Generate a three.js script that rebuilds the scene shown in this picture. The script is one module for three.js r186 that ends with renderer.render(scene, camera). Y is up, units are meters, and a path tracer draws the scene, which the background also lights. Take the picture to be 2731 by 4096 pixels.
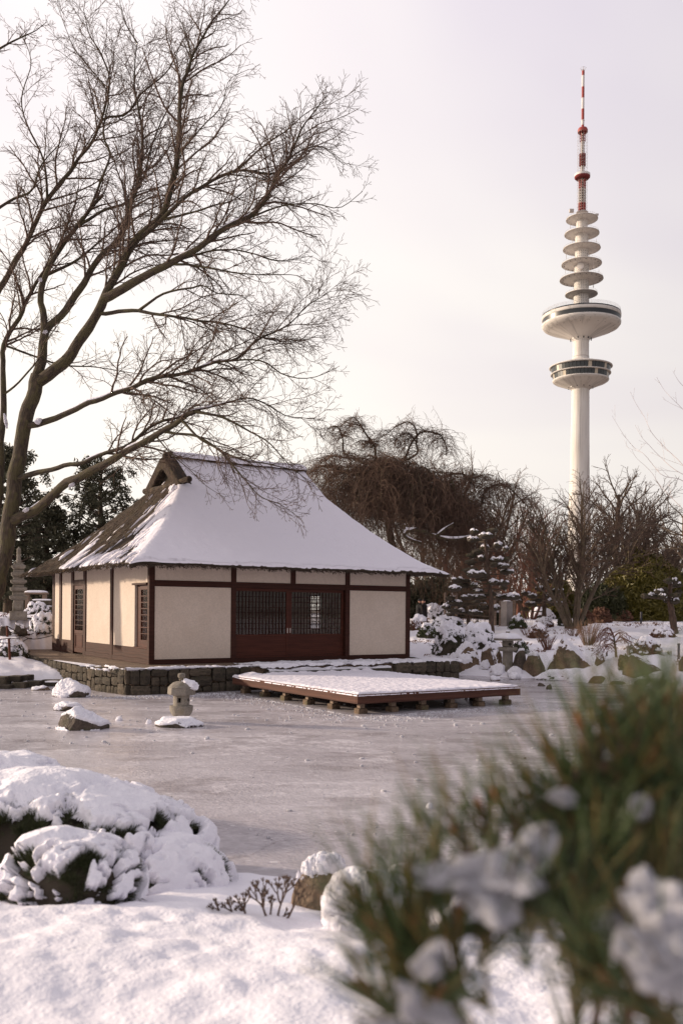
import * as THREE from 'three';
import { mergeGeometries } from 'three/addons/utils/BufferGeometryUtils.js';
import { RoundedBoxGeometry } from 'three/addons/geometries/RoundedBoxGeometry.js';
import { MarchingCubes } from 'three/addons/objects/MarchingCubes.js';

// ---------------------------------------------------------------- camera, sky, sun, exposure
const scene = new THREE.Scene();
const F = 3726, HOR = 2439.4, CX = 1365.5, ROLL = 0.00845, EYE = 1.94;   // lens in photograph pixels, eye height above the ice
const camera = new THREE.PerspectiveCamera(2 * Math.atan(HOR / F) * 180 / Math.PI, 2731 / (2 * HOR), 0.05, 6000);
camera.setViewOffset(2731, 2 * HOR, 0, 0, 2731, 4096);
camera.position.set(0, EYE, 0);
camera.rotation.z = ROLL;
camera.focus = 21;
camera.userData.fStop = 2.1;
camera.updateProjectionMatrix();
scene.add(camera);

const renderer = new THREE.WebGLRenderer();
renderer.toneMapping = THREE.LinearToneMapping;
renderer.toneMappingExposure = 1.12;
renderer.shadowMap.enabled = true;

const SUN_AZ = -76 * Math.PI / 180, SUN_EL = 13 * Math.PI / 180;      // from straight ahead, left negative
const SUN = new THREE.Vector3(Math.sin(SUN_AZ) * Math.cos(SUN_EL), Math.sin(SUN_EL), -Math.cos(SUN_AZ) * Math.cos(SUN_EL));
const sun = new THREE.DirectionalLight(new THREE.Color().setRGB(1.0, 0.81, 0.61), 4.5);
sun.position.copy(SUN).multiplyScalar(120);
sun.castShadow = true;
sun.shadow.radius = 4;
Object.assign(sun.shadow.camera, { left: -60, right: 60, top: 50, bottom: -30, near: 1, far: 400 });
sun.shadow.mapSize.set(4096, 4096);
scene.add(sun, sun.target);

// ---------------------------------------------------------------- noise and random numbers
function rng(seed) { let a = seed >>> 0; return () => { a = (a + 0x6D2B79F5) | 0; let t = Math.imul(a ^ (a >>> 15), 1 | a); t = (t + Math.imul(t ^ (t >>> 7), 61 | t)) ^ t; return ((t ^ (t >>> 14)) >>> 0) / 4294967296; }; }
const lerp = (a, b, t) => a + (b - a) * t, clamp = (x, a = 0, b = 1) => Math.min(b, Math.max(a, x));
const sstep = (a, b, x) => { const t = clamp((x - a) / (b - a)); return t * t * (3 - 2 * t); };
const mod = (a, n) => ((a % n) + n) % n;
function hash3(x, y, z) { let h = Math.imul(x | 0, 374761393) ^ Math.imul(y | 0, 668265263) ^ Math.imul(z | 0, 2147483647 ^ 1274126177); h = Math.imul(h ^ (h >>> 13), 1274126177); h ^= h >>> 16; h = Math.imul(h, 2246822519); return ((h ^ (h >>> 15)) >>> 0) / 4294967296; }
const fade = (t) => t * t * t * (t * (t * 6 - 15) + 10);
function vn3(x, y, z, P = 0) {                                      // value noise -1..1, period P
  const xi = Math.floor(x), yi = Math.floor(y), zi = Math.floor(z), u = fade(x - xi), v = fade(y - yi), w = fade(z - zi);
  const g = (i, j, k) => P ? hash3(mod(xi + i, P), mod(yi + j, P), mod(zi + k, P)) : hash3(xi + i, yi + j, zi + k);
  return 2 * lerp(lerp(lerp(g(0, 0, 0), g(1, 0, 0), u), lerp(g(0, 1, 0), g(1, 1, 0), u), v), lerp(lerp(g(0, 0, 1), g(1, 0, 1), u), lerp(g(0, 1, 1), g(1, 1, 1), u), v), w) - 1;
}
function fbm3(x, y, z, o = 4) { let s = 0, a = 0.5; for (let i = 0; i < o; i++) { s += a * vn3(x, y, z); x = x * 2.03 + 5.1; y = y * 2.03 + 1.7; z = z * 2.03 + 9.2; a *= 0.5; } return s; }
function vn2(x, y, px = 0, py = 0, seed = 0) {
  const xi = Math.floor(x), yi = Math.floor(y), u = fade(x - xi), v = fade(y - yi);
  const g = (i, j) => hash3(px ? mod(xi + i, px) : xi + i, py ? mod(yi + j, py) : yi + j, seed);
  return 2 * lerp(lerp(g(0, 0), g(1, 0), u), lerp(g(0, 1), g(1, 1), u), v) - 1;
}
function fbm2(x, y, px, py, o = 5, seed = 0) { let s = 0, a = 0.5; for (let i = 0; i < o; i++) { s += a * vn2(x, y, px, py, seed + i); x *= 2; y *= 2; px *= 2; py *= 2; a *= 0.52; } return s; }
function worley(x, y, z) { const xi = Math.floor(x), yi = Math.floor(y), zi = Math.floor(z); let m = 9; for (let i = -1; i < 2; i++) for (let j = -1; j < 2; j++) for (let k = -1; k < 2; k++) { const a = xi + i, b = yi + j, c = zi + k, dx = a + hash3(a, b, c) - x, dy = b + hash3(a + 71, b, c) - y, dz = c + hash3(a, b + 37, c) - z, d = dx * dx + dy * dy + dz * dz; if (d < m) m = d; } return Math.sqrt(m); }

// ---------------------------------------------------------------- sky
{
  const W = 1024, H = 512, data = new Float32Array(W * H * 4), d = new THREE.Vector3();
  for (let j = 0; j < H; j++) for (let i = 0; i < W; i++) {
    const el = ((j + 0.5) / H - 0.5) * Math.PI, az = ((i + 0.5) / W - 0.5) * 2 * Math.PI;
    d.set(Math.cos(el) * Math.cos(az), Math.sin(el), Math.cos(el) * Math.sin(az));
    const e = Math.max(0, el) * 180 / Math.PI, sunA = Math.acos(clamp(d.dot(SUN), -1, 1)) * 180 / Math.PI;
    const flat = Math.acos(clamp((d.x * SUN.x + d.z * SUN.z) / (Math.hypot(d.x, d.z) * Math.hypot(SUN.x, SUN.z) + 1e-9), -1, 1)) * 180 / Math.PI;
    const t = sstep(2, 40, e), warm = Math.exp(-e / 13) * (0.45 + 0.55 * Math.exp(-Math.pow(flat / 70, 2)));
    const zen = sstep(33, 80, e), away = sstep(55, 150, flat) * sstep(-5, 15, e + 10);        // the thin cloud dims towards the zenith and away from the low sun
    let r = lerp(1.09, 1.01, t), g = lerp(1.035, 0.935, t), b = lerp(0.99, 0.975, t);
    const dim = (1 - 0.54 * zen) * (1 - 0.5 * away); r *= dim * (1 - 0.05 * away); g *= dim * (1 - 0.02 * away); b *= dim * (1 + 0.07 * away + 0.05 * zen);
    r += 0.12 * warm; g += 0.065 * warm; b -= 0.055 * warm;
    const glow = Math.exp(-Math.pow(sunA / 34, 2)); r += 0.34 * glow; g += 0.25 * glow; b += 0.12 * glow;
    // thin slanting bands of high cloud
    const q = d.y / (0.25 + Math.max(0, d.y)), c = fbm3(d.x * 3 + q * 5, d.z * 3 - q * 7, q * 6, 4) * sstep(4, 14, e);
    r += c * 0.13; g += c * 0.14; b += c * 0.07;
    const k = 4 * (j * W + i); data[k] = r / 1.12; data[k + 1] = g / 1.12; data[k + 2] = b / 1.12; data[k + 3] = 1;
  }
  const sky = new THREE.DataTexture(data, W, H, THREE.RGBAFormat, THREE.FloatType);
  sky.mapping = THREE.EquirectangularReflectionMapping; sky.magFilter = sky.minFilter = THREE.LinearFilter; sky.colorSpace = THREE.LinearSRGBColorSpace; sky.needsUpdate = true;
  scene.background = sky; scene.environment = sky;
}

// ---------------------------------------------------------------- from photograph pixels to the place
const V = (x, y, z) => new THREE.Vector3(x, y, z), CR = Math.cos(ROLL), SR = Math.sin(ROLL);
function ray(px, py) { const x = px - CX, y = py - HOR; return [(CR * x + SR * y) / F, (CR * y - SR * x) / F]; }   // sideways and downward per metre ahead
function at(px, py, d) { const [m, v] = ray(px, py); return V(m * d, EYE - v * d, -d); }
function onLevel(px, py, h) { const d = (EYE - h) / ray(px, py)[1]; return at(px, py, d); }

// ---------------------------------------------------------------- materials
const toS = (c) => { c = clamp(c); return 255 * (c <= 0.0031308 ? 12.92 * c : 1.055 * Math.pow(c, 1 / 2.4) - 0.055); };
function tex(w, h, fn, colour, rx = 1, ry = 1) {                     // fn(x, y in 0..1) -> linear colour or a height
  const a = new Uint8Array(w * h * 4);
  for (let j = 0; j < h; j++) for (let i = 0; i < w; i++) {
    const c = fn((i + 0.5) / w, (j + 0.5) / h), k = 4 * (j * w + i);
    if (colour) { a[k] = toS(c[0]); a[k + 1] = toS(c[1]); a[k + 2] = toS(c[2]); } else a[k] = a[k + 1] = a[k + 2] = 255 * clamp(c);
    a[k + 3] = 255;
  }
  const t = new THREE.DataTexture(a, w, h, THREE.RGBAFormat);
  t.wrapS = t.wrapT = THREE.RepeatWrapping; t.magFilter = THREE.LinearFilter; t.minFilter = THREE.LinearMipmapLinearFilter; t.generateMipmaps = true;
  if (colour) t.colorSpace = THREE.SRGBColorSpace;
  t.repeat.set(1 / rx, 1 / ry); t.needsUpdate = true; return t;
}
const mixc = (a, b, t) => [lerp(a[0], b[0], t), lerp(a[1], b[1], t), lerp(a[2], b[2], t)];
const mulc = (a, k) => [a[0] * k, a[1] * k, a[2] * k];
const lin = (r, g, b) => new THREE.Color().setRGB(r, g, b);
const std = (o) => new THREE.MeshStandardMaterial({ roughness: 0.9, metalness: 0, ...o });
const phy = (o) => new THREE.MeshPhysicalMaterial({ roughness: 0.9, metalness: 0, ...o });
const M = {};
{
  const snowB = tex(512, 512, (x, y) => 0.5 + 0.34 * fbm2(x * 10, y * 10, 10, 10, 6, 3) + 0.18 * fbm2(x * 60, y * 60, 60, 60, 3, 9), false, 1.1, 1.1);
  M.snow = std({ color: lin(0.84, 0.82, 0.885), roughness: 0.85, bumpMap: snowB, bumpScale: 0.02 });
  const snowC = tex(512, 512, (x, y) => { const n = sstep(0.25, 0.55, fbm2(x * 24, y * 24, 24, 24, 4, 21)); return mixc([0.84, 0.82, 0.885], [0.79, 0.765, 0.81], n * 0.6); }, true, 2.3, 2.3);
  M.groundSnow = std({ map: snowC, roughness: 0.88, bumpMap: snowB, bumpScale: 0.012 });
  M.roofSnow = std({ color: lin(0.80, 0.765, 0.84), roughness: 0.85, bumpMap: tex(512, 512, (x, y) => 0.5 + 0.3 * fbm2(x * 12, y * 30, 12, 30, 5, 33) + 0.2 * fbm2(x * 70, y * 90, 70, 90, 3, 35), false, 1.6, 1.6), bumpScale: 0.014 });
  const bark = (c0, c1, c2, seed) => tex(256, 512, (x, y) => { const n = fbm2(x * 8, y * 6, 8, 6, 5, seed), f = fbm2(x * 26, y * 7, 26, 7, 4, seed + 7), m = sstep(0.02, 0.35, fbm2(x * 4, y * 6, 4, 6, 4, seed + 13)); return mixc(mulc(mixc(c0, c1, clamp(0.5 + n)), 0.8 + 0.6 * f), c2, m * 0.5); }, true, 0.5, 1);
  const barkB = tex(256, 512, (x, y) => 0.5 + 0.5 * fbm2(x * 22, y * 6, 22, 6, 5, 51) + 0.2 * fbm2(x * 40, y * 40, 40, 40, 3, 55), false, 0.5, 1);
  M.bark = std({ map: bark([0.05, 0.035, 0.023], [0.095, 0.068, 0.043], [0.085, 0.074, 0.026], 41), bumpMap: barkB, bumpScale: 0.02 });
  M.barkBrown = std({ map: bark([0.075, 0.052, 0.036], [0.15, 0.10, 0.066], [0.09, 0.075, 0.045], 61), bumpMap: barkB, bumpScale: 0.02 });
  M.barkPale = std({ map: bark([0.12, 0.085, 0.058], [0.21, 0.155, 0.105], [0.13, 0.11, 0.055], 81), bumpMap: barkB, bumpScale: 0.012 });
  M.barkPine = std({ map: bark([0.07, 0.042, 0.03], [0.14, 0.085, 0.06], [0.08, 0.06, 0.04], 95), bumpMap: barkB, bumpScale: 0.025 });
  M.barkRed = std({ map: bark([0.13, 0.075, 0.05], [0.23, 0.14, 0.095], [0.13, 0.10, 0.06], 91), bumpMap: barkB, bumpScale: 0.025 });
  M.twig = std({ color: lin(0.075, 0.047, 0.035) });
  M.twigBrown = std({ color: lin(0.095, 0.058, 0.04) });
  M.twigTan = std({ color: lin(0.17, 0.10, 0.06) });
  M.twigRed = std({ color: lin(0.16, 0.065, 0.042) });
  M.twigPale = std({ color: lin(0.55, 0.48, 0.47) });
  const fibre = (x, y, s) => fbm2(x * 90, y * 7, 90, 7, 4, s);
  M.thatch = std({ map: tex(512, 512, (x, y) => { const f = fibre(x, y, 101), g = fbm2(x * 5, y * 5, 5, 5, 4, 111), moss = sstep(0.12, 0.4, fbm2(x * 6, y * 3, 6, 3, 4, 118)); return mulc(mixc(mixc([0.027, 0.017, 0.0115], [0.09, 0.056, 0.035], clamp(0.45 + f * 1.1)), [0.075, 0.06, 0.024], moss * 0.3), 0.75 + 0.5 * (g + 0.3)); }, true, 1, 1), bumpMap: tex(512, 512, (x, y) => 0.5 + 0.6 * fibre(x, y, 101) + 0.2 * fbm2(x * 30, y * 12, 30, 12, 3, 121), false, 1, 1), bumpScale: 0.06, roughness: 1 });
  M.straw = std({ color: lin(0.07, 0.047, 0.032), roughness: 1 });
  M.strawPale = std({ color: lin(0.20, 0.135, 0.082), roughness: 1 });
  M.strawDark = std({ color: lin(0.06, 0.041, 0.028), roughness: 1 });
  const plB = tex(512, 512, (x, y) => 0.5 + 0.5 * fbm2(x * 90, y * 90, 90, 90, 3, 131), false, 0.6, 0.6);
  M.plaster = std({ map: tex(512, 512, (x, y) => { const n = fbm2(x * 70, y * 70, 70, 70, 4, 133), g = fbm2(x * 4, y * 4, 4, 4, 5, 137), st = sstep(0.33, 0.5, fbm2(x * 14, y * 5, 14, 5, 4, 139)); return mulc(mixc([0.63, 0.53, 0.455], [0.59, 0.49, 0.415], clamp(0.5 + g + st * 0.4)), 1 + 0.16 * n); }, true, 1.5, 1.5), bumpMap: plB, bumpScale: 0.004, roughness: 0.95 });
  const wood = (c0, c1, s) => tex(512, 256, (x, y) => { const f = fbm2(x * 3, y * 40, 3, 40, 4, s), g = fbm2(x * 2, y * 4, 2, 4, 4, s + 5); return mulc(mixc(c0, c1, clamp(0.5 + f + g * 0.5)), 1); }, true, 1.2, 0.6);
  M.wood = phy({ specularIntensity: 0.3, map: wood([0.034, 0.0125, 0.0092], [0.06, 0.021, 0.0145], 141), roughness: 0.62, bumpMap: tex(256, 256, (x, y) => 0.5 + 0.5 * fbm2(x * 3, y * 40, 3, 40, 4, 141), false, 1.2, 0.6), bumpScale: 0.003 });
  M.woodDoor = phy({ specularIntensity: 0.3, map: wood([0.05, 0.0145, 0.0095], [0.085, 0.025, 0.0155], 146), roughness: 0.5 });
  M.deckWood = phy({ specularIntensity: 0.4, map: wood([0.058, 0.024, 0.017], [0.105, 0.044, 0.030], 151), roughness: 0.7 });
  M.postWood = phy({ specularIntensity: 0.4, map: wood([0.08, 0.028, 0.02], [0.13, 0.048, 0.032], 156), roughness: 0.75 });
  M.greyWood = std({ map: wood([0.17, 0.115, 0.085], [0.25, 0.18, 0.135], 158), roughness: 0.85 });
  const rock = (c0, c1, c2, s) => tex(512, 512, (x, y) => { const n = fbm2(x * 7, y * 7, 7, 7, 6, s), f = fbm2(x * 60, y * 60, 60, 60, 3, s + 3), m = sstep(0.1, 0.42, fbm2(x * 5, y * 5, 5, 5, 5, s + 11)); return mulc(mixc(mixc(c0, c1, clamp(0.5 + n * 1.2)), c2, m * 0.65), 1 + 0.5 * f); }, true, 1.1, 1.1);
  const rockB = tex(512, 512, (x, y) => 0.5 + 0.45 * fbm2(x * 9, y * 9, 9, 9, 6, 171) + 0.2 * fbm2(x * 50, y * 50, 50, 50, 3, 175), false, 0.9, 0.9);
  M.rock = std({ map: rock([0.085, 0.055, 0.036], [0.17, 0.115, 0.075], [0.07, 0.065, 0.028], 161), bumpMap: rockB, bumpScale: 0.03 });
  M.rockDark = std({ map: rock([0.05, 0.038, 0.03], [0.10, 0.075, 0.058], [0.055, 0.05, 0.026], 164), bumpMap: rockB, bumpScale: 0.03 });
  M.wallStone = [0, 1, 2, 3].map((i) => std({ map: rock(mulc([0.055, 0.042, 0.03], 0.65 + 0.22 * i), mulc([0.115, 0.088, 0.062], 0.65 + 0.22 * i), [0.06, 0.052, 0.032], 181 + i * 3), bumpMap: rockB, bumpScale: 0.02 }));
  M.mortar = std({ color: lin(0.025, 0.02, 0.016) });
  M.granite = std({ map: tex(512, 512, (x, y) => { const n = fbm2(x * 90, y * 90, 90, 90, 3, 191), g = fbm2(x * 5, y * 5, 5, 5, 5, 194), l = sstep(0.12, 0.4, fbm2(x * 7, y * 9, 7, 9, 5, 197)); return mulc(mixc(mixc([0.26, 0.23, 0.195], [0.18, 0.155, 0.13], clamp(0.5 + g)), [0.15, 0.125, 0.075], l * 0.5), 1 + 0.6 * n); }, true, 0.8, 0.8), bumpMap: rockB, bumpScale: 0.006 });
  M.graniteGrey = std({ map: tex(512, 512, (x, y) => { const n = fbm2(x * 100, y * 100, 100, 100, 3, 201), g = fbm2(x * 4, y * 4, 4, 4, 4, 203); return mulc(mixc([0.33, 0.29, 0.27], [0.25, 0.215, 0.20], clamp(0.5 + g)), 1 + 0.45 * n); }, true, 0.8, 0.8), bumpMap: rockB, bumpScale: 0.004 });
  M.gravel = std({ map: tex(512, 512, (x, y) => { const n = fbm2(x * 60, y * 60, 60, 60, 3, 211), g = fbm2(x * 4, y * 4, 4, 4, 4, 213); return mulc(mixc([0.21, 0.145, 0.10], [0.14, 0.095, 0.066], clamp(0.5 + g)), 1 + 0.8 * n); }, true, 1.4, 1.4), bumpMap: tex(512, 512, (x, y) => 0.5 + 0.5 * fbm2(x * 70, y * 70, 70, 70, 3, 217), false, 1.4, 1.4), bumpScale: 0.02 });
  M.glass = new THREE.MeshPhysicalMaterial({ color: 0xffffff, transmission: 1, thickness: 0, roughness: 0.04, ior: 1.5, specularIntensity: 0.45 });
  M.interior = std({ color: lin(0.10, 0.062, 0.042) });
  M.metal = std({ color: lin(0.5, 0.45, 0.42), metalness: 0.8, roughness: 0.35 });
  M.rope = std({ color: lin(0.03, 0.02, 0.016) });
  M.ropePale = std({ color: lin(0.5, 0.44, 0.42) });
  // leaves and needles
  M.needle = std({ color: lin(0.055, 0.065, 0.022), roughness: 0.7, side: THREE.DoubleSide });
  M.needleDark = std({ color: lin(0.048, 0.046, 0.023), roughness: 0.8, side: THREE.DoubleSide });
  M.leafOlive = std({ color: lin(0.062, 0.055, 0.02), roughness: 0.7, side: THREE.DoubleSide });
  M.leafBrown = std({ color: lin(0.15, 0.07, 0.042), roughness: 0.8, side: THREE.DoubleSide });
  M.core = std({ color: lin(0.055, 0.042, 0.028) });
  M.coreBrown = std({ color: lin(0.09, 0.05, 0.034) });
  // ice
  const S = 26;                                                      // metres covered by one sheet of frost
  M.ice = new THREE.MeshPhysicalMaterial({ roughness: 0.34, ior: 1.31, specularIntensity: 1,
    map: tex(2048, 2048, (x, y) => {
      const X = x * S, Y = y * S;
      const g = fbm2(X / 26 * 9, Y / 26 * 14, 9, 14, 5, 221);
      const sw = fbm2(X / 26 * 34 + g * 5, Y / 26 * 64 + g * 4, 34, 64, 6, 231) + 0.35 * g;              // wind-swept veils of snow
      const gr = fbm2(X / 26 * 420, Y / 26 * 420, 420, 420, 2, 241);
      let c = mixc([0.43, 0.395, 0.425], [0.54, 0.505, 0.54], clamp(0.5 + g * 1.3));
      c = mixc(c, [0.72, 0.68, 0.72], 0.75 * sstep(0.06, 0.5, sw) * (0.6 + gr));
      c = mixc(c, [0.20, 0.165, 0.165], 0.42 * sstep(0.2, 0.5, -fbm2(X / 26 * 30, Y / 26 * 50, 30, 50, 4, 251)));
      const sp = hash3(Math.floor(X * 36), Math.floor(Y * 36), 3); if (sp > 0.994) c = mixc(c, [0.8, 0.76, 0.78], 0.7);
      const ck = Math.abs(fbm2(X / 26 * 8, Y / 26 * 11, 8, 11, 5, 281)); if (ck < 0.004) c = mixc(c, [0.22, 0.19, 0.2], 0.55); return mulc(c, 1 + 0.2 * gr);
    }, true, S, S),
    roughnessMap: tex(1024, 1024, (x, y) => 0.75 + 0.5 * fbm2(x * 22, y * 60, 22, 60, 4, 231), false, S, S),
    bumpMap: tex(1024, 1024, (x, y) => 0.5 + 0.5 * fbm2(x * 160, y * 160, 160, 160, 3, 261), false, 4, 4), bumpScale: 0.006 });
}

// ---------------------------------------------------------------- helpers for things, parts and shapes
const used = {};
function numbered(name) { const n = used[name] = (used[name] ?? -1) + 1; return n ? `${name}_${String(n).padStart(3, '0')}` : name; }
function tag(o, label, category, group) { o.userData.label = label; o.userData.category = category; if (group) o.userData.group = group; return o; }
function thing(name, label, category, pos, turn = 0, group) { const o = new THREE.Group(); o.name = numbered(name); if (pos) o.position.copy(pos); o.rotation.y = turn; scene.add(o); return tag(o, label, category, group); }
function part(name, geo, mat, parent, kind) { if (!geo.attributes.uv) geo = boxUV(geo); const m = new THREE.Mesh(geo, mat); m.name = name; m.castShadow = m.receiveShadow = true; if (kind) m.userData.kind = kind; parent.add(m); return m; }
function struct(name, geo, mat) { const m = part(numbered(name), geo, mat, scene, 'structure'); return m; }
function stuffPart(name, geo, mat, mats, parent, kind = 'stuff') { if (!geo.attributes.uv) geo = boxUV(geo); const m = new THREE.InstancedMesh(geo, mat, mats.length); mats.forEach((q, i) => m.setMatrixAt(i, q)); m.name = name; m.castShadow = m.receiveShadow = true; m.userData.kind = kind; parent.add(m); return m; }
const _q = new THREE.Quaternion(), _e = new THREE.Euler(), UP = V(0, 1, 0);
function mat4(p, rx, ry, rz, sx, sy = sx, sz = sx) { return new THREE.Matrix4().compose(p, _q.setFromEuler(_e.set(rx, ry, rz)), V(sx, sy, sz)); }
function boxUV(g) {
  if (g.index && g.userData.smooth) return perFaceUV(g);
  const p = g.attributes.position, n = g.attributes.normal, uv = new Float32Array(p.count * 2);
  for (let i = 0; i < p.count; i++) { const ax = Math.abs(n.getX(i)), ay = Math.abs(n.getY(i)), az = Math.abs(n.getZ(i)); const x = p.getX(i), y = p.getY(i), z = p.getZ(i); if (ax >= ay && ax >= az) { uv[2 * i] = z; uv[2 * i + 1] = y; } else if (ay >= az) { uv[2 * i] = x; uv[2 * i + 1] = z; } else { uv[2 * i] = x; uv[2 * i + 1] = y; } }
  g.setAttribute('uv', new THREE.BufferAttribute(uv, 2)); return g;
}
function perFaceUV(g0) {                                             // metres across each face, without stretched seams
  const g = g0.toNonIndexed(), p = g.attributes.position, uv = new Float32Array(p.count * 2), a = V(), b = V(), c = V();
  for (let i = 0; i < p.count; i += 3) { a.fromBufferAttribute(p, i); b.fromBufferAttribute(p, i + 1).sub(a); c.fromBufferAttribute(p, i + 2).sub(a); b.cross(c); const ax = Math.abs(b.x) * 0.9, ay = Math.abs(b.y) * 1.3, az = Math.abs(b.z), m = ay >= ax && ay >= az ? 1 : ax > az ? 0 : 2; for (let k = i; k < i + 3; k++) { uv[2 * k] = m === 0 ? p.getZ(k) : p.getX(k); uv[2 * k + 1] = m === 1 ? p.getZ(k) : p.getY(k); } }
  g.setAttribute('uv', new THREE.BufferAttribute(uv, 2)); return g;
}
function bx(w, h, d, x, y, z, r = 0.008) { const g = r ? new RoundedBoxGeometry(w, h, d, 2, Math.min(r, w / 2.1, h / 2.1, d / 2.1)) : new THREE.BoxGeometry(w, h, d); g.translate(x, y, z); return boxUV(g); }
function box2(x0, x1, y0, y1, z0, z1, r = 0.006) { return bx(x1 - x0, y1 - y0, Math.abs(z1 - z0), (x0 + x1) / 2, (y0 + y1) / 2, (z0 + z1) / 2, r); }
function lathe(pts, seg = 24) { const g = new THREE.LatheGeometry(pts.map(([r, y]) => new THREE.Vector2(r, y)), seg); return g; }
function merged(gs) { return mergeGeometries(gs.map((g) => { g = g.index ? g.toNonIndexed() : g; for (const k of Object.keys(g.attributes)) if (!['position', 'normal', 'uv'].includes(k)) g.deleteAttribute(k); return g; })); }
class Buf {                                                         // grows tubes, blades and leaves into one geometry
  constructor() { this.p = []; this.n = []; this.u = []; this.i = []; this.c = 0; }
  v(x, y, z, nx, ny, nz, u, w) { this.p.push(x, y, z); this.n.push(nx, ny, nz); this.u.push(u, w); return this.c++; }
  tube(pts, rad, sides = 5, v0 = 0) {
    const n = pts.length; if (n < 2) return;
    const T = V(), N = V(), Bn = V(); let prev = null, len = v0;
    for (let i = 0; i < n; i++) {
      const a = pts[Math.max(0, i - 1)], b = pts[Math.min(n - 1, i + 1)]; T.subVectors(b, a).normalize();
      if (!prev) { N.set(Math.abs(T.y) < 0.9 ? 0 : 1, Math.abs(T.y) < 0.9 ? 1 : 0, 0).cross(T).normalize(); } else { N.copy(prev).addScaledVector(T, -prev.dot(T)); if (N.lengthSq() < 1e-8) N.set(T.z, T.x, T.y).cross(T); N.normalize(); }
      prev = N.clone(); Bn.crossVectors(T, N);
      if (i) len += pts[i].distanceTo(pts[i - 1]);
      const r = rad[i], tip = i === n - 1;
      for (let k = 0; k <= sides; k++) { const an = k / sides * 2 * Math.PI, cs = Math.cos(an), sn = Math.sin(an), nx = N.x * cs + Bn.x * sn, ny = N.y * cs + Bn.y * sn, nz = N.z * cs + Bn.z * sn; this.v(pts[i].x + nx * r, pts[i].y + ny * r, pts[i].z + nz * r, nx, ny, nz, an * rad[0], len); }
      if (i) { const s = sides + 1, b0 = this.c - 2 * s; for (let k = 0; k < sides; k++) { this.i.push(b0 + k, b0 + k + 1, b0 + s + k, b0 + k + 1, b0 + s + k + 1, b0 + s + k); } }
    }
  }
  quad(a, b, c, d, n) { const s = this.c; this.v(a.x, a.y, a.z, n.x, n.y, n.z, 0, 0); this.v(b.x, b.y, b.z, n.x, n.y, n.z, 1, 0); this.v(c.x, c.y, c.z, n.x, n.y, n.z, 1, 1); this.v(d.x, d.y, d.z, n.x, n.y, n.z, 0, 1); this.i.push(s, s + 1, s + 2, s, s + 2, s + 3); }
  geo() { const g = new THREE.BufferGeometry(); g.setAttribute('position', new THREE.BufferAttribute(new Float32Array(this.p), 3)); g.setAttribute('normal', new THREE.BufferAttribute(new Float32Array(this.n), 3)); g.setAttribute('uv', new THREE.BufferAttribute(new Float32Array(this.u), 2)); g.setIndex(new THREE.BufferAttribute(new Uint32Array(this.i), 1)); this.p = this.n = this.u = this.i = null; return g; }
}
const spheres = {};
function sphereDirs(n) { if (!spheres[n]) {                                // a cube blown up to a sphere, every corner shared
    const N = Math.max(2, Math.round(1.29 * (n + 1))), ids = new Map(), p = [], ix = [], w = (i) => Math.tan((2 * i / N - 1) * Math.PI / 4);
    const id = (a, b, c) => { const k = (a * (N + 1) + b) * (N + 1) + c; if (!ids.has(k)) { ids.set(k, p.length / 3); const x = w(a), y = w(b), z = w(c), l = Math.hypot(x, y, z); p.push(x / l, y / l, z / l); } return ids.get(k); };
    for (const f of [(i, j) => id(N, j, N - i), (i, j) => id(0, j, i), (i, j) => id(i, N, N - j), (i, j) => id(i, 0, j), (i, j) => id(i, j, N), (i, j) => id(N - i, j, 0)]) for (let i = 0; i < N; i++) for (let j = 0; j < N; j++) { const a = f(i, j), b = f(i + 1, j), c = f(i + 1, j + 1), d = f(i, j + 1); ix.push(a, b, c, a, c, d); }
    const g = new THREE.BufferGeometry(); g.setAttribute('position', new THREE.BufferAttribute(new Float32Array(p), 3)); g.setIndex(ix); spheres[n] = g;
  } return spheres[n]; }
function blob(n, fn) { const s = sphereDirs(n), g = s.clone(), p = g.attributes.position, d = V(), o = V(); for (let i = 0; i < p.count; i++) { d.fromBufferAttribute(p, i).normalize(); fn(d, o); p.setXYZ(i, o.x, o.y, o.z); } g.computeVertexNormals(); g.userData.smooth = true; return g; }
function snowOver(g0, tFn, side = 0.6, up = 0.7, out = null) {                   // a layer of snow on a shape: thickness tFn, nothing where it is negative
  const g = g0.clone(), p = g.attributes.position, n = g.attributes.normal, P = V(), N = V(), ts = new Float32Array(p.count);
  for (let i = 0; i < p.count; i++) { P.fromBufferAttribute(p, i); N.fromBufferAttribute(n, i); const t = ts[i] = tFn(P, N); if (out) N.copy(out(P)); P.addScaledVector(N, t > 0 ? t * side + 0.003 : t * side - 0.006); if (t > 0) P.y += t * up; p.setXYZ(i, P.x, P.y, P.z); }
  const ix = g.index.array, keep = []; for (let k = 0; k < ix.length; k += 3) if (Math.max(ts[ix[k]], ts[ix[k + 1]], ts[ix[k + 2]]) > 0) keep.push(ix[k], ix[k + 1], ix[k + 2]);
  g.setIndex(keep); g.computeVertexNormals(); g.userData.smooth = true; return g;
}
function gridGeo(xs, ys, fn, keep) {                                       // fn(x, y) -> [X, Y, Z]
  const p = [], ix = [], W = xs.length; for (const y of ys) for (const x of xs) p.push(...fn(x, y));
  for (let j = 0; j + 1 < ys.length; j++) for (let i = 0; i + 1 < W; i++) { const a = j * W + i; if (keep && !keep(xs[i], ys[j]) && !keep(xs[i + 1], ys[j]) && !keep(xs[i], ys[j + 1]) && !keep(xs[i + 1], ys[j + 1])) continue; ix.push(a, a + 1, a + W, a + 1, a + W + 1, a + W); }
  const g = new THREE.BufferGeometry(); g.setAttribute('position', new THREE.BufferAttribute(new Float32Array(p), 3)); g.setIndex(ix); g.computeVertexNormals(); return boxUV(g);
}
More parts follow.
